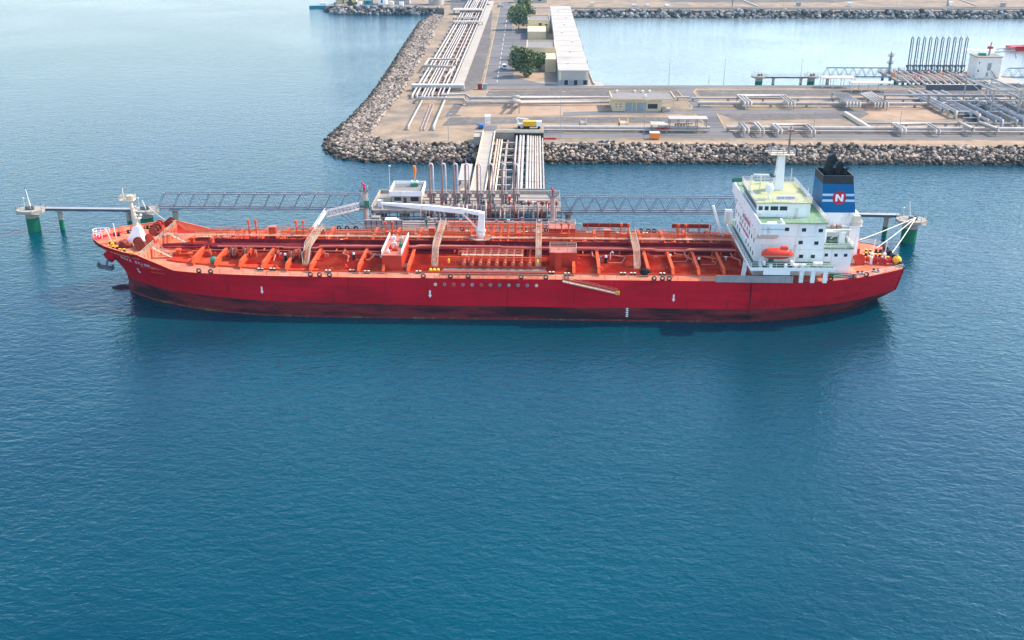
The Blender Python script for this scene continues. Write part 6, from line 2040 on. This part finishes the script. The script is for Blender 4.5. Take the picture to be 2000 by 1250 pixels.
canopy(1607, 1672, 151.5, 4.5, 5.0, 4, 'white canopy on thin posts behind the rear road, left of two', post='offwhite')
canopy(1664, 1745, 161.5, 4.0, 5.0, 5, 'white canopy on thin posts behind the rear road, right of two', post='offwhite')
for i, px in enumerate((1286, 1294, 1304)):
    p = at(px, 258, G)
    o = empty('pump', tuple(p), 0, 'red pump under the smaller open shelter, %s from the left' % ORD[i], 'pump', 'red pumps under the smaller shelter')
    MB().cyl((0, -.5, .9), (0, .5, .9), .7, n=14).build('casing', ['red'], o)
    MB().box(-.7, .7, -.7, .7, 0, .3).build('base', ['yellow'], o)
for i in range(4):
    p = at(1252 + i * 6, 258, G)
    mb = MB().cyl((p.x, p.y, G), (p.x, p.y, G + .95), .45, n=12).cyl((p.x, p.y, G + .3), (p.x, p.y, G + .4), .48, n=12).cyl((p.x, p.y, G + .65), (p.x, p.y, G + .75), .48, n=12)
    tag(mb.build('drum', ['blue']), 'blue drum in the row left of the red pumps', 'drum', 'blue drums left of the red pumps')
p = at(1330, 253, G)
o = empty('filter_skid', tuple(p), 0, 'grey filter skid with small tanks under the larger open shelter', 'machine')
MB().box(-2.8, 4.5, -.9, .9, 0, .3).build('base', ['steel_dark'], o)
for x in (-2, -1, 0, 1):
    MB().cyl((x, 0, .3), (x, 0, 1.9), .38, n=10).build('tank', ['galv'], o)
MB().cyl((-2.4, 0, 2.2), (4, 0, 2.2), .3, n=10).build('header', ['pipe_white'], o)
mb = MB()
for k in range(9):
    x = at(1167 + k * 3.8, 279, G).x
    mb.box(x, x + .6, at(1180, 279, G).y, at(1180, 279, G).y + 1.0, G, G + .3 + .25 * (k % 3))
tag(mb.build('pallet_pile', ['steel_dark']), 'dark pile of pallets and scrap on the sand above the seawall', 'pile')
mb = MB()
for k in range(6):
    a, b = at(1062 + k * 4, 271.5, G), at(1066 + k * 4, 272, G)
    mb.beam(a + Vector((0, 0, .3)), b + Vector((0, 0, .3)), .7, .45)
tag(mb.build('barrier', ['red']), 'row of red plastic barriers beside the trestle pipes', 'barrier')
o = empty('debris_cart', tuple(at(1715, 258, G)), 0, 'small dark cart with a red frame at the foot of the ramp wall', 'cart')
MB().box(-1.4, 1.4, -.7, .7, .5, .9).build('tray', ['steel_dark'], o)
MB().beam((-.8, 0, .9), (-.4, 0, 2.6), .12).beam((.6, 0, .9), (.3, 0, 2.2), .12).build('frame', ['red'], o)
for x in (-1, 1):
    MB().cyl((x, -.8, .4), (x, .8, .4), .4, n=10).build('wheel', ['rubber'], o)

# ---- lamp posts
def lamp(px, py, h, label, arm_=1.2):
    p = at(px, py, G)
    o = empty('lamp_post', tuple(p), 0, label, 'lamp post', 'lamp posts of the terminal')
    MB().cyl((0, 0, 0), (0, 0, h), .12, .07, 6).build('pole', ['galv'], o)
    MB().beam((0, 0, h), (arm_, 0, h + .15), .09).box(arm_ - .5, arm_ + .1, -.14, .14, h + .08, h + .24).build('lamp_head', ['offwhite'], o)
    return o
for i, (px, py, h, lb) in enumerate(((1306, 166, 11, 'by the lagoon edge, first right of the warehouse'), (1413, 166, 11, 'by the lagoon edge, second right of the warehouse'), (1562, 166, 11, 'by the lagoon edge, between the two canopies and the crossing'), (1384, 165, 4, 'short one by the lagoon edge'),
                                     (1094, 272, 16, 'on the seaward road right of the trestle'), (1257, 271, 13, 'on the seaward road near the orange container'), (876, 275, 9, 'on the sand left of the trestle'), (1588, 262, 9, 'on the seaward road behind the mast of the tanker'),
                                     (1755, 261, 9, 'on the seaward road right of the ramp wall'), (998, 140, 10, 'in front of the large round tree'), (1001, 95, 10, 'on the causeway road near the palm'), (980, 40, 10, 'on the causeway road in the distance'), (1062, 132, 7, 'beside the wall of the nearer office'))):
    lamp(px, py, h, 'slender lamp post ' + lb)

# ---- pipe yard at the right end of the island
yr = random.Random(21)
def ypipe(px, pya, pyb, h, r, label, m_, grp='pipes of the yard at the right'):
    a = at(px, pya, G + h)
    yb = at(px, pyb, G + h).y
    o = empty('pipeline', (0, 0, 0), 0, label, 'pipeline', grp)
    MB().tube([(a.x, a.y - .4, G + .3), (a.x, a.y, G + h), (a.x, yb, G + h)], r, 8).build('pipe', [m_], o)
    n = max(2, int((yb - a.y) / 12))
    for k in range(n):
        y = a.y + 1 + k * (yb - a.y - 2) / max(1, n - 1)
        MB().box(a.x - .15, a.x + .15, y - .15, y + .15, G, G + h - r * .7).build('post', ['steel'], o)
    return o
for i in range(7):
    ypipe(1838 + i * 15, 214 + i * 2.2, 184, 1.6 + .5 * (i % 3), .42, 'grey pipe running inland at the near end of the pipe yard, %s from the left' % ORD[i], ('pipe_grey', 'galv', 'pipe_white')[i % 3])
for i in range(9):
    ypipe(1930 + i * 14, 236 - (i % 2) * 3, 192, 1.8 + .7 * (i % 3), .38, 'grey pipe running inland by the frames at the right edge, %s from the left' % ORD[i], ('galv', 'pipe_grey', 'steel')[i % 3])
for i in range(5):
    ypipe(1808 + i * 17, 196, 178, 1.2, .55, 'pale pipe running inland behind the raised grey pipe, %s from the left' % ORD[i], 'pipe_white')
for i, (py, pxa, pxb, h, r) in enumerate(((206, 1838, 2060, 2.2, .36), (212, 1850, 1965, 1.2, .4), (218, 1862, 1975, 2.6, .36), (224, 1872, 1930, 1.2, .4), (230, 1880, 2060, 1.6, .3), (197, 1850, 2060, 4.2, .3), (188, 1830, 2060, 3.4, .28))):
    xpipe(py, pxa, pxb, h, r, 'grey cross pipe in the yard at the right, %s of seven' % ORD[i], ('galv', 'pipe_grey', 'pipe_white')[i % 3], 'cross pipes of the yard at the right', 7)
for i in range(34):
    px, py = yr.uniform(1845, 1995), yr.uniform(200, 234)
    if py > 205 + (px - 1845) * .45:
        py -= 18
    p = at(px, py, G)
    k = i % 3
    o = empty('valve_assembly', tuple(p), yr.uniform(0, 3), 'small valve assembly among the grey pipes of the yard', 'valve', 'valves of the pipe yard')
    MB().cyl((0, 0, 0), (0, 0, 1.2 + .5 * k), .3, n=8).build('stem', [('steel_dark', 'galv', 'teal')[k]], o)
    MB().cyl((0, -.5, 1.0), (0, .5, 1.0), .42, n=10).build('body', [('galv', 'steel', 'steel_dark')[k]], o)
    MB().cyl((0, 0, 1.5 + .5 * k), (0, 0, 1.6 + .5 * k), .42, n=10).build('handwheel', [('red', 'steel_dark', 'yellow')[k]], o)
for i, (px, py) in enumerate(((1902, 216), (1916, 220), (1925, 214))):
    a = at(px, py, G)
    loop_pipe([(a.x - 1.6, a.y, G + .3), (a.x - 1.6, a.y, G + 3.4), (a.x - .8, a.y, G + 4.2), (a.x + .6, a.y, G + 4.2), (a.x + 1.4, a.y, G + 3.4), (a.x + 1.4, a.y, G + .3)], .4, 'tall grey pipe arch in the middle of the yard, %s from the left' % ORD[i], 'galv', False)
def portal(px0, px1, py, h, back, label):
    a, b = at(px0, py, G), at(px1, py, G)
    o = empty('portal_frame', (0, 0, 0), 0, label, 'frame', 'tall portal frames of the pipe yard')
    for x in (a.x, b.x):
        for y in (a.y, a.y + back):
            MB().box(x - .22, x + .22, y - .22, y + .22, G, G + h).build('post', ['galv'], o)
    mb = MB()
    for y in (a.y, a.y + back):
        mb.beam((a.x, y, G + h), (b.x, y, G + h), .4, .5)
    for x in (a.x, b.x):
        mb.beam((x, a.y, G + h), (x, a.y + back, G + h), .4, .5)
        mb.beam((x, a.y, G + h * .6), (x, a.y + back, G + h), .18)
    for k in range(1, 6):
        x = a.x + (b.x - a.x) * k / 6
        mb.beam((x, a.y, G + h), (x, a.y + back, G + h), .16)
    mb.build('top_frame', ['galv'], o)
    return o
portal(1932, 1984, 233, 10.5, 26, 'tall grey portal frame over the pipe yard, left of two')
portal(1986, 2050, 234, 8.0, 30, 'tall grey portal frame at the right edge of the picture')
mb = MB()
a, b = at(1808, 176, G), at(1920, 178, G)
mb.box(a.x, b.x, a.y, a.y + .5, G, G + 2.2)
mb.m(1).box(a.x, b.x, a.y - .4, a.y + .9, G + 2.2, G + 2.4)
tag(mb.build('culvert_wall', ['steel_dark', 'concrete_pale']), 'dark opening under the rear road where the yard pipes pass', 'culvert')
patch('gravel', [(1838, 204), (E_, 204), (E_, 237), (1905, 237)], 'gravel', .032)
# ================================================================ the second jetty, in the lagoon
LG = 6.0
d_ = dolphin(1483, 148, 'mooring dolphin on a teal pile in the lagoon, the outermost one', r=3.2, post=4.6)
d_ = dolphin(1585, 148, 'mooring dolphin on a teal pile in the lagoon, beside the truss bridge', r=3.0, post=2.4)
walkway(1494, 1576, 149, 149.3, [1511, 1565], 'low walkway between the two dolphins in the lagoon')
truss(1605, 1742, 149.5, 150.0, [1617], 'grey truss footbridge to the loading platform in the lagoon')
truss(1958, 2090, 150.5, 151, [1975], 'grey truss footbridge at the right edge beyond the lagoon control house')
fx0, fx1, fy0, fy1 = at(1738, 150, LG).x, at(1972, 150, LG).x, at(1800, 163, LG).y, at(1800, 138, LG).y
lp = empty('loading_platform', (0, 0, 0), 0, 'loading platform in the lagoon below the row of ten loading arms', 'platform')
MB().box(fx0, fx0 + 38, fy0 + 6, fy1, LG - .8, LG).build('deck', ['concrete'], lp)
MB().box(fx0 + 38.02, fx1, fy0, fy1 - 6, LG - .9, LG).build('deck', ['concrete_pale'], lp)
MB().box(fx0 + 34, fx1 - 2, fy0 - .3, fy0 - .02, LG - 1.6, LG - .2).build('fascia', ['steel_dark'], lp)
pg = MB()
for x in range(int(fx0) + 1, int(fx1), 6):
    for y in (fy0 + 7, (fy0 + fy1) / 2, fy1 - 7):
        pg.cyl((x, y, -3), (x, y, LG - .9), .6, n=10)
pg.build('pile_group', ['teal'], lp)['kind'] = 'stuff'
for k in range(9):
    x = fx0 + 3 + k * 3.2
    MB().tube([(x, fy0 - 2, G + 1.4), (x, fy0 + 8, LG + .8), (x, fy1 - 3, LG + .8)], .42, 8).build('pipe', [('pipe_white', 'walkway_pale', 'pipe_rust')[k % 3]], lp)
MB().rail([(fx0, fy1, LG), (fx0 + 38, fy1, LG)], 1.2, .05, 2).build('rail', ['steel'], lp)
lr = random.Random(4)
for k in range(26):
    x, y = lr.uniform(fx0 + 1, fx0 + 36), lr.uniform(fy0 + 9, fy1 - 1)
    MB().cyl((x, y, LG), (x, y, LG + lr.uniform(.8, 2.2)), .3, n=8).ball((x, y, LG + 1.2), .5, .5, .4, 8, 6).build('valve', [lr.choice(('steel_dark', 'red', 'galv', 'orange', 'pipe_rust'))], lp)
fa = loading_arm('arm_grey', 'arm_grey', 21.5, LG)
for i in range(10):
    px = 1773 + i * 11.7
    p = zat(px, 134, fy1 - 5)
    o = fa if i == 0 else copy_tree(fa)
    o.location = (p.x, fy1 - 5, 0)
    tag(o, 'grey loading arm in the lagoon row, %s from the left' % ORD[i], 'loading arm', 'loading arms in the lagoon')
tp_ = zat(1737, 134, fy1 - 8)
monitor_tower(tp_.x, fy1 - 8, LG, 15.5, 'slim fire monitor tower left of the row of arms in the lagoon', 10.5, 'steel')
# tall control house with its gangway tower
hx0, hx1, hy0 = at(1903, 154, LG).x, at(1950, 154, LG).x, at(1903, 154, LG).y
hs = empty('control_house', (0, 0, 0), 0, 'tall pale control house right of the loading arms in the lagoon', 'building')
MB().box(hx0, hx1, hy0, hy0 + 9, LG, LG + 9.2).build('wall', ['offwhite'], hs)
MB().box(hx0 - .3, hx1 + .3, hy0 - .3, hy0 + 9.3, LG + 9.2, LG + 9.6).build('roof', ['concrete'], hs)
for (x, z, w__, h__) in ((.8, 3.0, .5, .9), (.9, 6.6, .4, .7), (4.8, 3.6, 1.6, 3.2), (4.6, 1.0, 1.0, 1.8)):
    MB().box(hx0 + x, hx0 + x + w__, hy0 - .06, hy0, LG + z, LG + z + h__).build('window', ['door_grey' if w__ > .8 else 'glass'], hs)
MB().beam((hx0 + 9.4, hy0 - .6, LG + .2), (hx0 + 6.6, hy0 - .6, LG + 3.6), .9, .18).build('stair', ['steel'], hs)
MB().box(hx0 + 2, hx0 + 4.6, hy0 + 3, hy0 + 5, LG + 9.6, LG + 10.6).build('air_conditioner', ['valve_green'], hs)
MB().cyl((hx0 + 6.3, hy0 + 4, LG + 9.6), (hx0 + 6.3, hy0 + 4, LG + 12.4), .4, n=10).m(1).box(hx0 + 5.4, hx0 + 7.2, hy0 + 3.1, hy0 + 4.9, LG + 12.4, LG + 13.4).m(0).cyl((hx0 + 6.3, hy0 + 4, LG + 13.4), (hx0 + 6.6, hy0 + 4, LG + 15.4), .3, n=8).build('monitor_post', ['steel', 'red'], hs)
g_ = empty('gangway', (0, 0, 0), 0, 'grey lattice gangway boom beside the tall lagoon control house', 'gangway')
a, b = Vector((hx1 - 1, hy0 + 6, LG + 10.4)), Vector((hx1 + 7.5, hy0 + 6, LG + 11.6))
mb = MB()
for dy in (-.5, .5):
    for dz in (0, 1.4):
        mb.beam(a + Vector((0, dy, dz)), b + Vector((0, dy, dz)), .18)
    for k in range(8):
        p, q = a.lerp(b, k / 8), a.lerp(b, (k + 1) / 8)
        mb.beam(p + Vector((0, dy, 0)), q + Vector((0, dy, 1.4)), .12)
mb.build('lattice_boom', ['galv'], g_)
MB().beam(b, b + Vector((1.2, 0, -3.6)), .35).build('drop_leg', ['steel'], g_)
MB().beam(a, b, .9, .1).build('walkway', ['galv'], g_)

# ---- tug under way at the right edge, with its wake
tp2 = at(2012, 98, 0)
tg = empty('tugboat', (tp2.x, tp2.y, 0), R(2), 'red and white tugboat at the right edge, leaving a white wake', 'boat')
prof = [(-13, 0), (-12.6, 3.2), (-6, 4.0), (6, 4.0), (12, 2.4), (14, 0), (12, -2.4), (6, -4.0), (-6, -4.0), (-12.6, -3.2)]
MB().prism(prof, -1, 2.4).m(1).prism([(x * .99, y * 1.03) for x, y in prof], 1.7, 2.1).build('hull', ['red', 'rubber'], tg)
MB().box(-3, 7, -2.6, 2.6, 2.4, 5.0).build('deckhouse', ['white'], tg)
MB().frustum((0, 5, -2, 2), 5.0, (.3, 4.7, -1.8, 1.8), 7.6).build('wheelhouse', ['white'], tg)
MB().box(-.05, 5.05, -2.05, 2.05, 6.1, 7.0).build('window', ['glass'], tg)
MB().cyl((-2, 0, 5), (-2, 0, 8.4), .7, n=10).build('funnel', ['steel_dark'], tg)
MB().cyl((2.4, 0, 7.6), (2.4, 0, 12), .12, n=6).build('mast', ['white'], tg)
wk = MB()
wr = random.Random(8)
for k in range(420):
    t = wr.random() ** 1.4
    x = tp2.x - 13 - t * 36
    y = tp2.y + wr.gauss(0, 1.4 + t * 1.6)
    s = wr.uniform(.3, 1.3) * (1.15 - t)
    wk.add([(x - s * 2, y, .08), (x, y - s * .7, .1), (x + s * 1.5, y, .09), (x, y + s * .7, .1)], [(0, 1, 2, 3)])
tag(wk.build('wake_foam', ['paint_white']), kind='stuff')

# ---- the far land at the top of the picture
tk = at(852, 9.0, G)
o = empty('storage_tank', (tk.x, tk.y, G), 0, 'white cylindrical storage tank at the top edge beyond the causeway', 'tank')
MB().cyl((0, 0, 0), (0, 0, 8.4), 5.6, n=32).build('shell', ['roof_white'], o)
MB().cyl((0, 0, 8.4), (0, 0, 9.2), 5.6, .4, 32).build('roof', ['white'], o)
mb = MB()
for k in range(14):
    t = 4.0 + k * .13
    mb.box(5.8 * math.cos(t) - .4, 5.8 * math.cos(t) + .4, 5.8 * math.sin(t) - .3, 5.8 * math.sin(t) + .3, .4 + k * .6, .5 + k * .6)
mb.build('stair', ['steel'], o)
def shed(pxa, pxb, py, depth, h, wall, roof_, label, gable=False, door=True):
    x0, x1, y0, y1, z0, z1 = box_at(pxa, pxb, py, depth, h)
    o = empty('shed', (0, 0, 0), 0, label, 'building', 'sheds on the far land')
    MB().box(x0, x1, y0, y1, z0, z1).build('wall', [wall], o)
    mb = MB()
    if gable:
        ym = (y0 + y1) / 2
        mb.add([(x0 - .3, y0 - .3, z1), (x1 + .3, y0 - .3, z1), (x1 + .3, ym, z1 + 1.6), (x0 - .3, ym, z1 + 1.6), (x1 + .3, y1 + .3, z1), (x0 - .3, y1 + .3, z1)], [(0, 1, 2, 3), (3, 2, 4, 5), (1, 4, 2), (0, 3, 5), (0, 5, 4, 1)])
    else:
        mb.box(x0 - .3, x1 + .3, y0 - .3, y1 + .3, z1, z1 + .4)
    mb.build('roof', [roof_], o)
    if door:
        MB().box(x0 + (x1 - x0) * .4, x0 + (x1 - x0) * .6, y0 - .08, y0, z0 + 1.2, z0 + min(3.2, h * .7)).build('window', ['glass'], o)
    return o
shed(656, 670, 6.5, 8, 2.4, 'wall_cream', 'roof_grey', 'low cream wall building at the tip of the far breakwater', door=False)
shed(672, 696, 7.0, 9, 5, 'wall_cream', 'roof_white', 'cream box building near the tip of the far breakwater')
shed(710, 726, 9.5, 7, 3.2, 'teal', 'galv', 'small grey green shed with a curved roof on the far breakwater', True)
shed(738, 754, 9, 9, 7.5, 'white', 'roof_white', 'tall white house on the far breakwater')
shed(768, 800, 8, 8, 3, 'wall_grey', 'roof_grey', 'low grey shed between the white house and the storage tank')
shed(880, 930, 4, 10, 4, 'wall_grey', 'roof_white', 'pale shed behind the far pipe crossings')
shed(1003, 1030, 6, 10, 4, 'wall_grey', 'roof_grey', 'grey shed behind the tall dark tree')
shed(1040, 1068, 5, 10, 5, 'wall_grey', 'roof_white', 'pale roofed shed beyond the far cream office')
for i, (px, py) in enumerate(((702, 11.5), (765, 11), (784, 11.5), (1156, 12.5), (1560, 12), (1660, 12.5), (1858, 11.5), (1960, 13))):
    x0, x1, y0, y1, z0, z1 = box_at(px - 4, px + 4, py, 2.6, 2.6)
    mb = MB().box(x0, x1, y0, y1, z0 + .3, z1).box(x0 + .2, x1 - .2, y0 + .2, y1 - .2, z0, z0 + .3).box(x0 - .05, x1 + .05, y0 - .05, y1 + .05, z1, z1 + .1)
    tag(mb.build('site_cabin', [('white', 'offwhite', 'white', 'buff', 'galv', 'offwhite', 'white', 'galv')[i]]), 'small %s site cabin on the far land, %s from the left' % (('white', 'cream', 'white', 'buff', 'grey', 'cream', 'white', 'grey')[i], ORD[i]), 'cabin', 'site cabins on the far land')
wb = at(625, 15, 0)
o = empty('workboat', (wb.x, wb.y, 0), R(8), 'teal workboat at the tip of the far breakwater', 'boat')
MB().prism([(-8, -1.6), (-8, 1.6), (5, 2.2), (9, 0), (5, -2.2)], -.5, 1.6).build('hull', ['teal'], o)
MB().box(0, 5, -1.3, 1.3, 1.6, 3.6).build('cabin', ['white'], o)
MB().cyl((2, 0, 3.6), (2, 0, 6), .1, n=6).build('mast', ['white'], o)
for i, (px, py) in enumerate(((1150, 17), (1240, 17), (1340, 17), (1530, 17), (1620, 17), (1750, 17), (1880, 17))):
    lamp(px, py, 9, 'slender lamp post on the far lagoon shore, %s from the left' % ORD[i])
for i, (px, py, h) in enumerate(((1430, 12, 7), (1850, 11, 7))):
    p = at(px, py, G)
    o = empty('conveyor', (p.x, p.y, G), 0, 'pale sloping gangway on the far lagoon shore, %s' % ('left of two' if i == 0 else 'right of two'), 'gangway', 'sloping gangways on the far lagoon shore')
    MB().beam((0, 0, h), (16, -14, 1.2), 1.8, .8).build('boom', ['concrete_pale'], o)
    MB().box(-.4, .4, -.4, .4, 0, h).build('support', ['steel'], o)
# low brush on the far breakwater
for i, (px, py) in enumerate(((684, 10.5), (698, 10), (776, 7), (786, 7))):
    p = at(px, py, G)
    o = empty('shrub', tuple(p), 0, 'low dark shrub on the far breakwater', 'shrub', 'shrubs on the far breakwater')
    leaf_crown('foliage', (0, 0, 1.4), 3.0, 2.4, 1.8, 260, 40 + i, o, leaf=.6)
